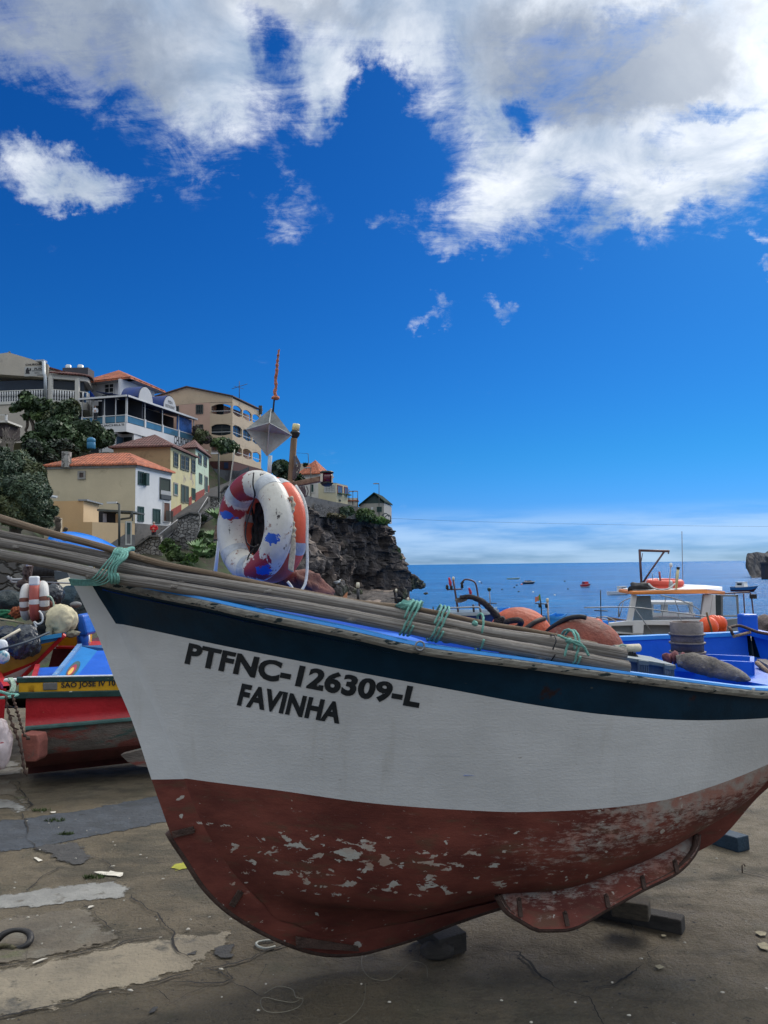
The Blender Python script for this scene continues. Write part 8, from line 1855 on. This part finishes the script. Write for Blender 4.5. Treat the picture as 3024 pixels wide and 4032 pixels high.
mb = MB(); mb.box(Vector(P(ZB(1545,445),YP + 9)),(.5,.5,1.3)); mb.build('chimney',DARKF,pk)

# 8 cluster beyond, church like hut at the point
ch = thing('hut',P(ZC(1010,680),150),'small pale hut with dark green gabled roof on the cliff point','hut')
hw0,hw1 = PL(ZC(873,640),151),PL(ZC(1140,640),150); Wh = Wall(hw0,hw1); zC_ = lambda y: P(ZC(1010,y),150)[2]
fp = [Wh.A,Wh.B,Wh.B - Wh.n * 8,Wh.A - Wh.n * 8]; block('wall',fp,zC_(760),zC_(555),stucco('pale_grey_stucco',(.34,.32,.28)),ch)
apx = Wh.hit(ZC(1035,455)); tl_,tr3 = Wh.hit(ZC(868,590))[0],Wh.hit(ZC(1148,545))[0]
mb = MB(); mb.prism([Wh.pt(0,zC_(556),.02),Wh.pt(Wh.L,zC_(556),.02),Wh.pt(apx[0],apx[1] - .2,.02)],tuple(np.r_[-Wh.n * 8,0])); mb.build('gable',M('green_grey_boards',(.035,.06,.058),.8,.2,1,.1,8),ch)
mb = MB()
for t_,z_ in ((tl_,Wh.hit(ZC(868,592))[1]),(tr3,Wh.hit(ZC(1148,550))[1])): mb.hexa([Wh.pt(t_,z_,.5),Wh.pt(apx[0],apx[1],.5),Wh.pt(apx[0],apx[1],-8.3),Wh.pt(t_,z_,-8.3)],[q + Vector((0,0,.3)) for q in (Wh.pt(t_,z_,.5),Wh.pt(apx[0],apx[1],.5),Wh.pt(apx[0],apx[1],-8.3),Wh.pt(t_,z_,-8.3))])
mb.build('roof',M('dark_green_roof',(.010,.026,.020),.9,.2,1,.1,8,spec=.1),ch); Wh.window(ZC(1062,597),ZC(1115,650),ch,DGF,DGF,.2); Wh.panel(ZC(998,600),ZC(1022,640),ch,WFRAME,'white_board',.002,.06)
cy = thing('house',P(ZC(620,520),138),'cream house with lattice screen and red framed corner windows on the clifftop','house')
y0_,y1_,y2_ = PL(ZC(425,540),137),PL(ZC(622,540),138),PL(ZC(745,540),143); fp = foot(y0_,y1_,y2_); zz_c = lambda y: P(ZC(622,y),138)[2]
block('wall',fp,zz_c(620),zz_c(342),stucco('cream_house',(.48,.43,.28)),cy); Wc1,Wc2 = Wall(y0_,y1_),Wall(y1_,y2_)
Wc1.window(ZC(485,355),ZC(608,440),cy,LIGHTTRIM,M('lattice',(.16,.17,.15),.8,.6,4,0,5),.12,(7,5)); RFR = M('red_window_frame',(.20,.03,.03),.6,.1,2,0,8)
Wc2.window(ZC(630,357),ZC(684,462),cy,RFR,PANEB,.18,(2,1)); Wc2.window(ZC(704,375),ZC(742,470),cy,RFR,PANEB,.18,(2,1)); Wc2.window(ZC(645,515),ZC(665,540),cy,DARKF,PANE,.12)
mb = MB(); mb.hexa([(*q,zz_c(342)) for q in fp],[(*q,zz_c(335)) for q in fp]); mb.build('flat_roof',M('grey_tin'),cy)
for p0,p1 in (((632,445),(690,466)),((706,455),(750,476))):
    t0,t1,z0,z1 = Wc2.rect(ZC(*p0),ZC(*p1)); mb = MB(); Wc2.box(mb,t0,t1,z0,z1,.1,.7); mb.build('flower_box',LF[1],cy)
ow = thing('house',P(ZC(400,480),141),'small white house with bright orange pyramid roof behind the red lantern','house')
fp = foot(PL(ZC(225,400),141),PL(ZC(430,400),140),PL(ZC(560,400),146)); zo = lambda y: P(ZC(430,y),140)[2]
block('wall',fp,zo(520),zo(235),stucco('white_house',(.58,.57,.54)),ow); hip([q for q in fp],zo(232),3.0,.5,TILE_O,ow,ridge=.95); Wo = Wall(fp[0],fp[1]); Wo.window(ZC(342,345),ZC(382,442),ow,WFRAME,DGF,.15)
o2 = thing('house',P(ZC(200,300),146),'pale house with rusty tiled lean-to roof behind the wooden post','house'); fp = foot(PL(ZC(60,300),146),PL(ZC(300,300),145),PL(ZC(380,300),150)); zo2 = lambda y: P(ZC(300,y),145)[2]
block('wall',fp,zo2(460),zo2(225),stucco('pale_house',(.50,.46,.38)),o2); hip(fp,zo2(225),1.2,.4,TILE_R,o2,ridge=.6); mb = MB(); mb.box(Vector(P(ZC(255,210),147)),(4,4,2.6)); mb.build('roof_room',stucco('pale_house'),o2); mb = MB(); q = Vector(P(ZC(225,150),147)); mb.tube([q + Vector((-.8,0,-1)),q + Vector((-.8,0,2.6)),q + Vector((1.6,0,2.4)),q + Vector((1.8,0,-1))],.07,5); mb.build('roof_frame',DARKF,o2)
hz = thing('hut',P(ZC(780,560),146),'tiny pale outbuilding beside the lamp posts on the clifftop','hut'); mb = MB(); mb.box(Vector(P(ZC(780,560),146)),(2.6,2,2)); mb.build('wall',LIGHTTRIM,hz); mb = MB(); mb.box(Vector(P(ZC(780,535),146)),(3,2.4,.2)); mb.build('roof',TILE_O,hz)
# parapet wall along the cliff top
def zwall(pts,thick,mtl,name,label,zf=ZC): # pts: (x, ytop, ybot, Y)
    mb = MB(); top = [Vector(P(zf(x,yt),Y)) for x,yt,yb_,Y in pts]; bot = [Vector(P(zf(x,yb_),Y)) for x,yt,yb_,Y in pts]; bk = Vector((0,thick,0))
    mb.grid([bot,top,[q + bk for q in top],[q + bk for q in bot]],smooth=False); o = mb.build(name,mtl); return tag(o,label,'wall')
zwall([(-120,560,720,112),(60,500,690,120),(300,470,660,128),(370,492,665,130),(590,540,690,136),(700,560,700,139),(870,598,720,144),(1010,650,760,148)],.6,CONC,'clifftop_wall','long grey rendered wall along the top of the cliff')
zwall([(380,560,700,129.4),(590,600,710,135.4),(700,630,720,138.4),(840,660,730,142.5)],.5,STONED,'retaining_wall','dark dry stone footing below the grey clifftop wall')
for i,(x,y0,y1,arm,Y,lb) in enumerate(((1085,720,345,-42,149,'street lamp standing before the green roofed hut'),(853,600,428,-36,145,'right street lamp of the group left of the green roofed hut'),(342,480,172,-42,131,'street lamp beside the orange pyramid roof'),(800,575,430,-22,145,'short lamp post with cross arm between two posts on the clifftop'))):
    root = thing('street_lamp',P(ZC(x,y0),Y),lb,'street lamp','street lamps on the clifftop'); mb = MB(); mb.tube([P(ZC(x,y0),Y),P(ZC(x,y1),Y)],[.085,.06],7); mb.build('post',DARKF,root); mb = MB(); mb.tube([P(ZC(x,y1),Y),P(ZC(x + arm,y1 - 4),Y)],.10,6); mb.build('arm',DARKF,root); mb = MB(); mb.box(P(ZC(x + arm * .85,y1 - 1),Y),(1.0,.4,.18)); mb.build('lamp_head',M('grey_tube'),root)
mb = MB(); mb.tube([P(ZC(757,540),145),P(ZC(757,405),145)],.09,6); tag(mb.build('pole',DARKF),'thin bare pole left of the lamp posts on the clifftop','pole')
mb = MB(); mb.tube(spline([P(ZC(1110,700),150),P(ZC(1140,670),150),P(ZC(1175,672),150),P(ZC(1195,705),150)],16),.12,6); mb.tube(spline([P(ZC(1145,715),150),P(ZC(1170,690),150),P(ZC(1205,690),150),P(ZC(1213,760),150)],16),.12,6); tag(mb.build('tube_arch',M('dull_steel',(.13,.14,.14),.5,.2,4,0,8)),'curved steel tube railing at the very tip of the cliff','railing')
mb = MB(); pw = [P(ZC(1215,722),150)] + [P(D(x,y),150 + (x - 845) * .02) for x,y in ((1000,1126),(1250,1132),(1500,1136),(1750,1138))]; mb.tube(spline(pw,40),.022,5); tag(mb.build('power_cable',BLACKCORD),'thin cable strung from the cliff tip across the bay','cable')

# stairs street and stepped stone walls
PATHM = M('asphalt_path',(.055,.055,.058),.9,.25,1,.4,10,chips=[((.085,.08,.075),1.2,.55,.7)])
Lp = [(0,1425,72),(280,1225,75.5),(470,1130,77.8),(760,880,84),(1000,728,90),(1110,655,94),(1400,525,100),(1600,385,106)]; Rp = [(60,1480,69.5),(320,1490,70.5),(600,1240,75.5),(950,1062,80.5),(1150,860,87.5),(1330,710,92.5),(1500,570,97.5),(1659,470,101.5)]
l_ = spline([P(ZH(x,y),Y) for x,y,Y in Lp],60); r__ = spline([P(ZH(x,y),Y) for x,y,Y in Rp],60)
mb = MB(); rows = [[],[]]
for i in range(60): 
    a_,b_ = np.array(l_[i]),np.array(r__[i]); z = max(a_[2],b_[2]) + .15; a2 = a_ + (a_ - b_) * .35; rows[0].append((a2[0],a2[1],a_[2] + .45)); rows[1].append((b_[0],b_[1],b_[2] + .15))
mb.grid(rows); mb.build('path',PATHM,kind='structure')
def swall(img,Y,label,mtl=STONE,cap=None,th=.9,zf=ZH):
    root = thing('stone_wall',P(zf(*img[-1]),Y),label,'wall'); mb = MB(); mb.prism([P(zf(*p),Y) for p in img],(-.1,th,0)); mb.build('masonry',mtl,root)
    if cap:
        for a_,b_ in zip(cap[:-1],cap[1:]): mb = MB(); mb.bar(Vector(P(zf(*a_),Y + .3)),Vector(P(zf(*b_),Y + .3)),1.3,.16); mb.build('coping',CONC,root)
swall([(-160,1570),(0,1492),(150,1380),(300,1380),(312,1492),(330,1760),(-160,1760)],69,'lowest stone wall with the person in red standing on it',cap=[(-160,1565),(0,1487),(150,1374),(302,1374)])
swall([(320,1505),(440,1400),(560,1250),(590,1098),(800,995),(938,1008),(942,1070),(935,1190),(905,1310),(800,1520),(650,1430),(330,1540)],74,'big middle stone wall stepping up beside the iron railing',cap=[(585,1092),(800,990),(942,1004)])
swall([(942,1070),(1010,1000),(1102,905),(1106,732),(1250,748),(1262,870),(1240,1010),(1100,1100),(935,1190)],82,'upper stone wall step above the middle one',cap=[(1103,727),(1252,743)])
swall([(1262,870),(1285,690),(1355,590),(1420,555),(1480,565),(1600,475),(1720,400),(1720,640),(1300,900)],90,'highest stone wall beside the stairs, next to the white lifebuoy',cap=[(1290,680),(1355,585),(1420,548)])
swall([(700,1380),(715,1400),(778,1635),(620,1640),(610,1400)],72.5,'small dark buttress wall above the green bushes',STONED,None,.5)
swall([(1050,1110),(1270,1090),(1290,1400),(1040,1330)],84,'dark rock face below the upper stone wall',STONED,None,.6)
for (p0,p1,Y0,Y1,lb) in (((255,1362),(590,1092),70.3,75.4,'long iron railing rising left of the middle stone wall'),((905,995),(1070,735),80.4,87.2,'pale iron railing higher up the stairs')):
    root = thing('railing',P(ZH(*p0),Y0),lb,'railing'); a_,b_ = Vector(P(ZH(*p0),Y0)),Vector(P(ZH(*p1),Y1)); dn = Vector((0,0,-1.15)); mb = MB(); mb.tube([a_,b_],.05,6); mb.build('handrail',M('grey_tube'),root)
    mb = MB(); mb.tube([a_ + dn,b_ + dn],.04,6); mb.build('lower_rail',M('grey_tube'),root)
    for k in range(19): q = a_ + (b_ - a_) * k / 18; mb = MB(); mb.tube([q,q + dn],.025 if k % 6 else .05,5); mb.build('bar',DARKF,root)
zwall([(870,1200,1620,103),(1070,1230,1620,103.5),(1270,1240,1500,104),(1390,1190,1420,104.5)],.5,M('stained_wall',(.10,.105,.115),.9,.2,.5,.3,6,chips=[((.05,.05,.055),.8,.5,.62,(1,1,.3)),((.20,.20,.20),1.5,.64,.7)]),'retaining_wall','tall stained grey wall under the pink apartment house',ZB)
# street lamps near the houses
for (x,y0,y1,ax,ay,Y,zf_,lb) in ((1113,1870,1480,-90,-12,55,Z1,'dark street lamp with pale head in front of the peach building'),(1000,1650,1020,-75,-8,76,ZB,'tall thin street lamp in front of the stained grey wall')):
    root = thing('street_lamp',P(zf_(x,y0),Y),lb,'street lamp'); mb = MB(); mb.tube([P(zf_(x,y0),Y),P(zf_(x,y1),Y)],.09,8); mb.build('post',DARKF,root); mb = MB(); mb.tube(spline([P(zf_(x,y1),Y),P(zf_(x + ax * .3,y1 + ay * .7),Y),P(zf_(x + ax,y1 + ay),Y)],10),.06,6); mb.build('arm',DARKF,root); mb = MB(); mb.box(P(zf_(x + ax * .75,y1 + ay),Y),(.7,.25,.14)); mb.build('lamp_head',WFRAME,root)

# people
def person(px_feet,Y,h,top_c,leg_c,skin,hair,label,face=-1,armsx=False):
    f = Vector(P(px_feet,Y)); s_ = h / 1.75; root = thing('person',f,label,'person')
    J = {'p': (0,0,.92),'c': (0,0,1.22),'n': (0,0,1.46),'h': (0,-.02,1.62),'hl': (.09,0,.90),'kl': (.10,-.01,.48),'al': (.10,0,.08),'tl': (.10,-.14,.03),'hr': (-.09,0,.90),'kr': (-.10,-.01,.48),'ar': (-.10,0,.08),'tr': (-.10,-.14,.03),
         'sl': (.19,0,1.40),'el': (.27,.03,1.13),'wl': (.05 if armsx else .25,-.20 if armsx else -.05,1.10 if armsx else .88),'sr': (-.19,0,1.40),'er': (-.27,.03,1.13),'wr': (-.05 if armsx else -.25,-.22 if armsx else -.05,1.13 if armsx else .88)}
    def seg(names,rad,m_,nm,n=10):
        mb = MB(); mb.tube(spline([f + Vector(J[k]) * s_ for k in names],14),list(np.interp(np.linspace(0,1,14),np.linspace(0,1,len(rad)),rad)),n); return mb
    mb = MB()
    for nm,rad in ((('hl','kl','al','tl'),(.095,.065,.045,.04)),(('hr','kr','ar','tr'),(.095,.065,.045,.04)),(('p','c','n'),(.15,.17,.06)),(('sl','el','wl'),(.065,.05,.035)),(('sr','er','wr'),(.065,.05,.035))):
        mb.tube(spline([f + Vector(J[k]) * s_ for k in nm],14),[r_ * s_ * 1.0 for r_ in np.interp(np.linspace(0,1,14),np.linspace(0,1,len(rad)),rad)],10)
    mb.blob(f + Vector(J['h']) * s_,(.085 * s_,.10 * s_,.12 * s_),3,.03,1,3); mb.blob(f + (Vector(J['h']) + Vector((0,-.10,-.01))) * s_,(.015 * s_,.02 * s_,.02 * s_),3,0,1,1); mb.build('body',skin,root)
    mb = MB(); mb.tube(spline([f + Vector(q) * s_ for q in ((0,0,.86),(0,0,1.1),(0,0,1.3),(0,0,1.42),(0,0,1.49))],14),[r_ * s_ for r_ in np.interp(np.linspace(0,1,14),(0,.3,.65,.85,1),(.18,.19,.20,.17,.07))],14,flat=.75)
    for a_ in 'lr': mb.tube(spline([f + Vector(J[k + a_]) * s_ for k in ('s','e','w')],12),[r_ * s_ for r_ in np.interp(np.linspace(0,1,12),(0,.5,1),(.085,.07,.055))],10)
    mb.build('jacket',top_c,root)
    mb = MB()
    for a_ in 'lr': mb.tube(spline([f + Vector(J[k + a_]) * s_ for k in ('h','k','a')],12),[r_ * s_ for r_ in np.interp(np.linspace(0,1,12),(0,.5,1),(.115,.085,.07))],10)
    mb.build('trousers',leg_c,root)
    mb = MB(); mb.blob(f + (Vector(J['h']) + Vector((0,.02,.04))) * s_,(.095 * s_,.10 * s_,.10 * s_),5,.1,2,3); mb.build('hair',hair,root); return root
SKIN = M('skin',(.42,.24,.17),.6,.1,5,0,10)
person(ZH(188,1478),69.8,1.95,M('red_jacket',(.52,.015,.02),.7,.1,3,.1,8),M('dark_trousers',(.02,.022,.03),.8,.1,3,0,8),SKIN,M('grey_hair',(.34,.33,.31),.8,.1,5,0,8),'person in a bright red jacket with folded arms behind the lowest stone wall',armsx=True)
person(ZA(1482,1160),89.2,1.75,M('white_shirt',(.66,.67,.70),.7,.05,3,.1,8),M('dark_trousers'),SKIN,M('dark_hair',(.02,.018,.016),.7,.1,5,0,8),'person in a white shirt seen from behind under the navy awning')
# stone quay wall and iron fence behind the left boats
zwall([(-60,395,700,22),(190,400,700,22),(600,545,700,23),(760,560,700,24)],.5,STONED,'quay_wall','dark stone quay wall behind the heap of gear at left',Z3)
zwall([(-60,380,500,23.5),(180,388,500,23.5)],.3,M('slatted_wall',(.22,.18,.12),.9,.2,2,.3,5,stretch=(14,1,1)),'boundary_wall','tan slatted wall above the dark quay wall at left',Z3)
fe = thing('iron_fence',Q(345,550,21.5),'black iron bar fence above the hanging lifebuoys','fence')
for k in range(16): x = 262 + k * 11; mb = MB(); mb.tube([Q(x,440,21.5),Q(x,555,21.5)],.022,5); mb.build('bar',IRON,fe)
for y in (452,545): mb = MB(); mb.tube([Q(255,y,21.5),Q(440,y + 4,21.5)],.03,5); mb.build('rail',IRON,fe)
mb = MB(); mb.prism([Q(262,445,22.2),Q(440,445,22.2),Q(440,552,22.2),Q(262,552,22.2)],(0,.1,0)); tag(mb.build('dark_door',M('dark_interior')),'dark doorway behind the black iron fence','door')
mb = MB(); mb.prism([Q(430,500,20.8),Q(545,508,20.8),Q(540,575,20.8),Q(432,560,20.8)],(0,.6,0)); tag(mb.build('metal_hut',M('blue_grey_metal',(.055,.07,.085),.6,.15,2,.1,8)),'blue grey metal container right of the iron fence','container')
mb = MB(); mb.prism([Q(450,575,19.5),Q(600,535,20.5),Q(640,640,20.5),Q(500,640,19.5)],(.2,.6,0)); tag(mb.build('low_wall',stucco('pale_rubble',(.40,.37,.29))),'short pale wall behind the stem of the white boat','wall')

# trees and bushes
def clump(px,Y,rx,ry,rz=None,zf=Z1):
    k = Y / F_PX / {Z1: 2.37,ZH: 4.1475,ZA: 3.95,ZB: 3.318,ZC: 2.765}[zf]; return (P(zf(*px),Y),(rx * k,(rz or (rx + ry) / 2) * k,ry * k))
tr1 = thing('tree',P(Z1(120,1800),46),'big dense grey green tree at the left edge above the poles','tree')
cl_ = [clump(p,Y,rx,ry) for p,Y,rx,ry in (((60,1190),46,130,150),((200,1130),47,120,130),((-60,1100),46,130,130),((290,1220),47,120,150),((90,1330),45,110,110),((230,1360),45,120,140),((350,1350),46.5,95,150),((-80,1380),45,140,160),((100,1520),45,150,130),((300,1530),46,120,120),((440,1560),47,70,70),((190,1040),47.5,70,60),((30,1010),47,60,60),((390,1480),47,80,70),((500,1545),47,40,40),((400,1640),46.5,90,60),((200,1650),46,120,60))]
leaves('crown',cl_,95000,.105,[LG[0],LG[1],LG[2],leafmat('leaf_olive',(.085,.10,.04))],tr1,2.8,shell=.45); mb = MB(); mb.tube([P(Z1(140,1900),46),P(Z1(150,1600),46),P(Z1(120,1300),46)],[.35,.3,.15],9,jit=.2); mb.tube([P(Z1(150,1600),46),P(Z1(300,1350),46.5)],[.2,.08],7); mb.build('trunk',BARK,tr1)
tr2 = thing('tree',P(Z1(310,860),84),'open branched fig tree against the beige restaurant wall','tree')
cl_ = [clump(p,84,rx,ry) for p,rx,ry in (((230,470),45,35),((280,530),80,60),((180,570),60,35),((380,550),70,55),((440,620),60,60),((300,610),60,50),((130,600),35,22),((360,660),70,45),((470,560),45,45),((250,660),40,25))]
leaves('crown',cl_,1700,.50,[LF[1],LF[2],LF[0]],tr2,1.3,shell=.2)
def limb(pts,Y,r0,r1,par,zf=Z1): mb = MB(); mb.tube(spline([P(zf(*p),Y) for p in pts],16),[r0 + (r1 - r0) * i / 15 for i in range(16)],7,jit=.15); return mb
mb = limb([(318,870),(318,790),(310,740),(280,690),(235,680),(190,650)],84,.32,.08,tr2); m2 = limb([(315,760),(345,730),(400,690),(440,620)],84,.2,.06,tr2); mb.add(m2.v,m2.f,0,True); m2 = limb([(255,690),(255,760),(240,790),(300,860)],84.2,.18,.12,tr2); mb.add(m2.v,m2.f,0,True); m2 = limb([(290,700),(280,600),(240,500)],84,.15,.05,tr2); mb.add(m2.v,m2.f,0,True); mb.build('trunk',BARK,tr2)
for i,(lst,n_,sz,mts,lb) in enumerate(((([(560,620),82,80,90],[(640,620),83,70,110],[(690,580),84,50,70],[(600,720),82,110,80],[(480,680),83,60,60]),9000,.30,[LF[0],LF[1],leafmat('leaf_olive',(.075,.085,.03))],'tall dark bush under the rounded veranda'),
     (([(480,800),80,130,100],[(330,900),79,110,90],[(620,860),80,130,110],[(760,780),82,90,90],[(850,800),83,90,90],[(920,850),84,80,80],[(780,920),80,90,70],[(960,900),84,70,50],[(1010,860),86,60,70]),14000,.30,[LF[0],LF[0],LF[1]],'broad dark thicket between the restaurants and the orange roof'),
     (([(400,1000),74,120,90],[(560,960),75,120,80],[(300,960),72,80,80],[(650,985),76,80,50],[(450,1060),73,70,50]),9000,.26,[LF[0],leafmat('leaf_black_green',(.015,.026,.016)),LF[0]],'dark ivy covered slope left of the orange tiled roof'))):
    c_ = [clump(*a_) for a_ in lst]; root = thing('bush',np.array(c_[0][0]) - np.array([0,0,c_[0][1][2]]),lb,'bush'); leaves('foliage',c_,n_,sz,mts,root)
# water tank, bare twigs
wt = thing('water_tank',P(Z1(848,965),77),'blue plastic water tank standing among dark bushes above the orange roof','water tank'); q = P(Z1(850,968),77); k = 77 / F_PX / 2.37
mb = MB(); mb.lathe(q,[(34 * k,0),(38 * k,8 * k),(39 * k,60 * k),(36 * k,64 * k),(39 * k,68 * k),(38 * k,95 * k),(30 * k,104 * k),(16 * k,108 * k),(0,110 * k)],20); mb.build('drum',M('tank_blue',(.02,.16,.30),.5,.1,2,0,5,chips=[((.14,.26,.33),1.2,.58,.72)]),wt); mb = MB(); mb.lathe(q + np.array([0,0,106 * k]),[(14 * k,0),(14 * k,6 * k),(0,7 * k)],12); mb.build('lid',M('tank_blue'),wt)
for i in range(2):
    root = thing('bare_shrub',P(Z1(30 + 80 * i,990),62),['left','right'][i] + ' leafless grey shrub above the big left tree','shrub','leafless shrubs above the big tree'); mb = MB()
    for k in range(16): x = 20 + 85 * i + rng.uniform(-20,20); mb.tube(spline([P(Z1(x,1000),62),P(Z1(x + rng.uniform(-25,25),930),62),P(Z1(x + rng.uniform(-70,70),rng.uniform(760,900)),62)],8),[.05,.045,.04,.035,.03,.025,.02,.015],5)
    mb.build('twigs',M('grey_twig',(.16,.14,.12),.9,.2,5,0,8),root)
lw = thing('old_balcony',P(Z1(25,750),74),'old dark building corner with white balcony rail at the left edge','building'); zslab([(-60,720),(52,715),(50,850),(-60,850)],74,3,M('dark_planks',(.05,.04,.04),.9,.3,1,.3,6,stretch=(6,1,1)),'dark_wall',lw); zslab([(-60,700),(72,700),(72,718),(-60,718)],73.6,3,WHB,'slab',lw); zslab([(-60,645),(62,645),(62,652),(-60,652)],73.5,.1,WFRAME,'rail',lw); zslab([(45,645),(62,645),(60,702),(45,702)],73.5,.2,WFRAME,'post',lw)
# garden strip, agaves and pink house creepers
for lst,n_,sz,mts,lb in ((([(420,1480),68,80,60],[(520,1600),67,90,80],[(480,1700),66,70,60],[(350,1560),68,50,60]),5000,.24,[LF[1],LF[2],LB_[0]],'leafy green bush at the foot of the middle stone wall'),
     (([(640,1720),66,130,50],[(780,1740),66,110,70],[(700,1850),65,130,50]),4500,.24,[LF[1],LF[0],LB_[0]],'low clipped bushes right of the leafy bush, above the poles'),
     (([(1000,1480),72,130,60],[(1080,1420),74,90,50],[(1050,1650),70,140,60],[(950,1560),71,90,40],[(1120,1560),72,90,60]),6500,.22,[LB_[0],LF[2],LF[1]],'bright green grass clump left of the white lifebuoy'),
     (([(1000,1080),82,60,40],[(960,1350),76,60,60]),1500,.22,[LF[0],LF[1]],'small dark bush on the rock below the upper stone wall')):
    c_ = [clump(*a_,zf=ZH) for a_ in lst]; root = thing('bush',np.array(c_[0][0]) - np.array([0,0,c_[0][1][2]]),lb,'bush'); leaves('foliage',c_,n_,sz,mts,root)
AGV = M('agave_leaf',(.14,.23,.09),.6,.25,2,0,8)
def agave(px,Y,r,label,zf=ZH,n=22):
    c = Vector(P(zf(*px),Y)); root = thing('agave',c,label,'plant','spiky agaves on the slope'); mb = MB()
    for k in range(n):
        a = k * 2.4; e_ = .25 + .9 * ((k * .618) % 1); d = Vector((math.cos(a) * math.cos(e_),math.sin(a) * math.cos(e_),math.sin(e_))); s_ = Vector((-math.sin(a),math.cos(a),0)) * r * .11; m_ = c + d * r * .45; tip = c + d * r - Vector((0,0,r * .12 * math.cos(e_)))
        mb.add([c - s_ * .7,c + s_ * .7,m_ + s_,tip,m_ - s_],[(0,1,2,4),(4,2,3)])
    mb.build('leaves',AGV,root)
agave((1210,1090),78,1.9,'large bright agave close to the lifebuoy, below the upper wall'); agave((890,1600),66,1.4,'agave in the middle of the green slope'); agave((930,1700),65,1.5,'lowest agave on the green slope above the poles'); agave((1130,1400),73,1.2,'small agave among the bright green grass'); agave((1040,1690),67,.9,'smallest agave at the edge of the bright green grass')
for lst,n_,sz,mts,lb in ((([(780,800),101,90,90],[(720,720),102,60,70],[(850,830),101,50,50]),2200,.32,[leafmat('dry_purple_leaf',(.075,.055,.05)),LF[0],leafmat('leaf_olive')],'dry purplish creeper between the terrace and the pink house'),(([(1000,870),102,110,60],[(1100,900),102,100,70],[(1180,940),102,80,60],[(1060,960),101.5,60,50]),3000,.30,[LF[1],LF[2],LG[1]],'loose green shrub on the lowest balcony of the pink house')):
    c_ = [clump(*a_,zf=ZB) for a_ in lst]; root = thing('bush',np.array(c_[0][0]) - np.array([0,0,c_[0][1][2]]),lb,'bush'); leaves('foliage',c_,n_,sz,mts,root,shell=.2)
mb = MB(); mb.tube(spline([P(ZB(690,830),101),P(ZB(730,900),101),P(ZB(800,960),101),P(ZB(860,980),101)],14),.10,6); tag(mb.build('stair_rail',M('cream_rod')),'curved cream handrail beside the terrace end','railing')
for lst,n_,sz,mts,lb in ((([(20,140),122,80,50],[(60,230),124,60,60],[(-40,180),120,60,60],[(40,290),123,60,50]),2600,.5,[LF[0],LF[1],LG[0]],'palm like tree top behind the wooden light post'),(([(190,270),130,50,40],[(230,300),131,40,25]),900,.4,[LF[0],LF[1]],'small bush beside the wooden post on the clifftop'),(([(285,140),143,22,18],),200,.35,LF,'small shrub on the flat roof room'),
     (([(700,650),138,60,45],[(760,640),139,50,40]),1500,.45,[LG[0],LG[1],LF[1]],'grey green cactus bush hanging at the left of the cliff top'),(([(890,690),143,70,50],[(960,680),144,70,60],[(1000,720),146,60,40],[(900,650),143,50,30]),3000,.40,[LB_[0],LF[2],LF[1]],'bright bushes on the cliff edge in front of the hut'),(([(1080,740),148,70,35],[(1150,760),150,50,30]),1500,.35,[LB_[0],LF[1]],'low green plants at the cliff tip'),(([(1290,1080),152,30,45],[(1310,1150),152,22,30]),700,.35,[LF[1],LF[2]],'green patch clinging to the cliff edge over the sea'),(([(560,690),134,90,22],[(660,700),137,60,20]),1000,.35,[leafmat('leaf_olive'),leafmat('dry_grass',(.12,.10,.05))],'dry grass fringe along the cliff top wall')):
    c_ = [clump(*a_,zf=ZC) for a_ in lst]; root = thing('bush',np.array(c_[0][0]) - np.array([0,0,c_[0][1][2]]),lb,'bush'); leaves('foliage',c_,n_,sz,mts,root)
# lamps on small posts and small flag in front of the cliff (masts of hidden boats)
def cpost(px0,px1,Y,r,lb):
    root = thing('boat_mast',P(ZC(*px0),Y),lb,'mast'); mb = MB(); mb.tube([P(ZC(*px0),Y),P(ZC(*px1),Y)],r,8); mb.build('post',IRON,root); q = P(ZC(px1[0],px1[1]),Y); mb = MB(); mb.lathe(q,[(r * 1.3,0),(r * 1.4,r * 2),(r * 1.1,r * 4),(0,r * 4.2)],10); mb.build('lamp',M('cream_plastic'),root); return root
cpost((858,1640),(855,1480),19,.034,'thick black mast with white lamp before the cliff foot'); r2 = cpost((1275,1660),(1272,1525),20,.022,'thin mast with cross arm and white lamp before the cliff foot'); mb = MB(); mb.tube([P(ZC(1218,1592),20),P(ZC(1322,1592),20)],.016,6); mb.build('cross_tree',IRON,r2); cpost((1400,1680),(1400,1625),18,.022,'short mast top peeping over the poles near the turquoise rope')
mb = MB(); mb.prism([P(ZC(*p),17) for p in ((742,1520),(738,1585),(685,1585),(715,1545))],(0,.02,0)); tag(mb.build('pennant',M('orange_pennant',(.50,.22,.12),.8,.15,5,.1,10)),'small faded orange pennant peeping over the poles below the gull','flag')
lump('net_bundle',0,0,1,1,1,M('green_net'),'x','fishing net',1) if False else None
mb = MB(); mb.blob(Vector(bl(*ray_plan(ZC(1425,1670),hp(-.06)))),(.05,.03,.022),7,.4,2.5,3); tag(mb.build('rope_coil',TURQ),'loose turquoise net knot lying on the brown pole left of the first lashing','rope')
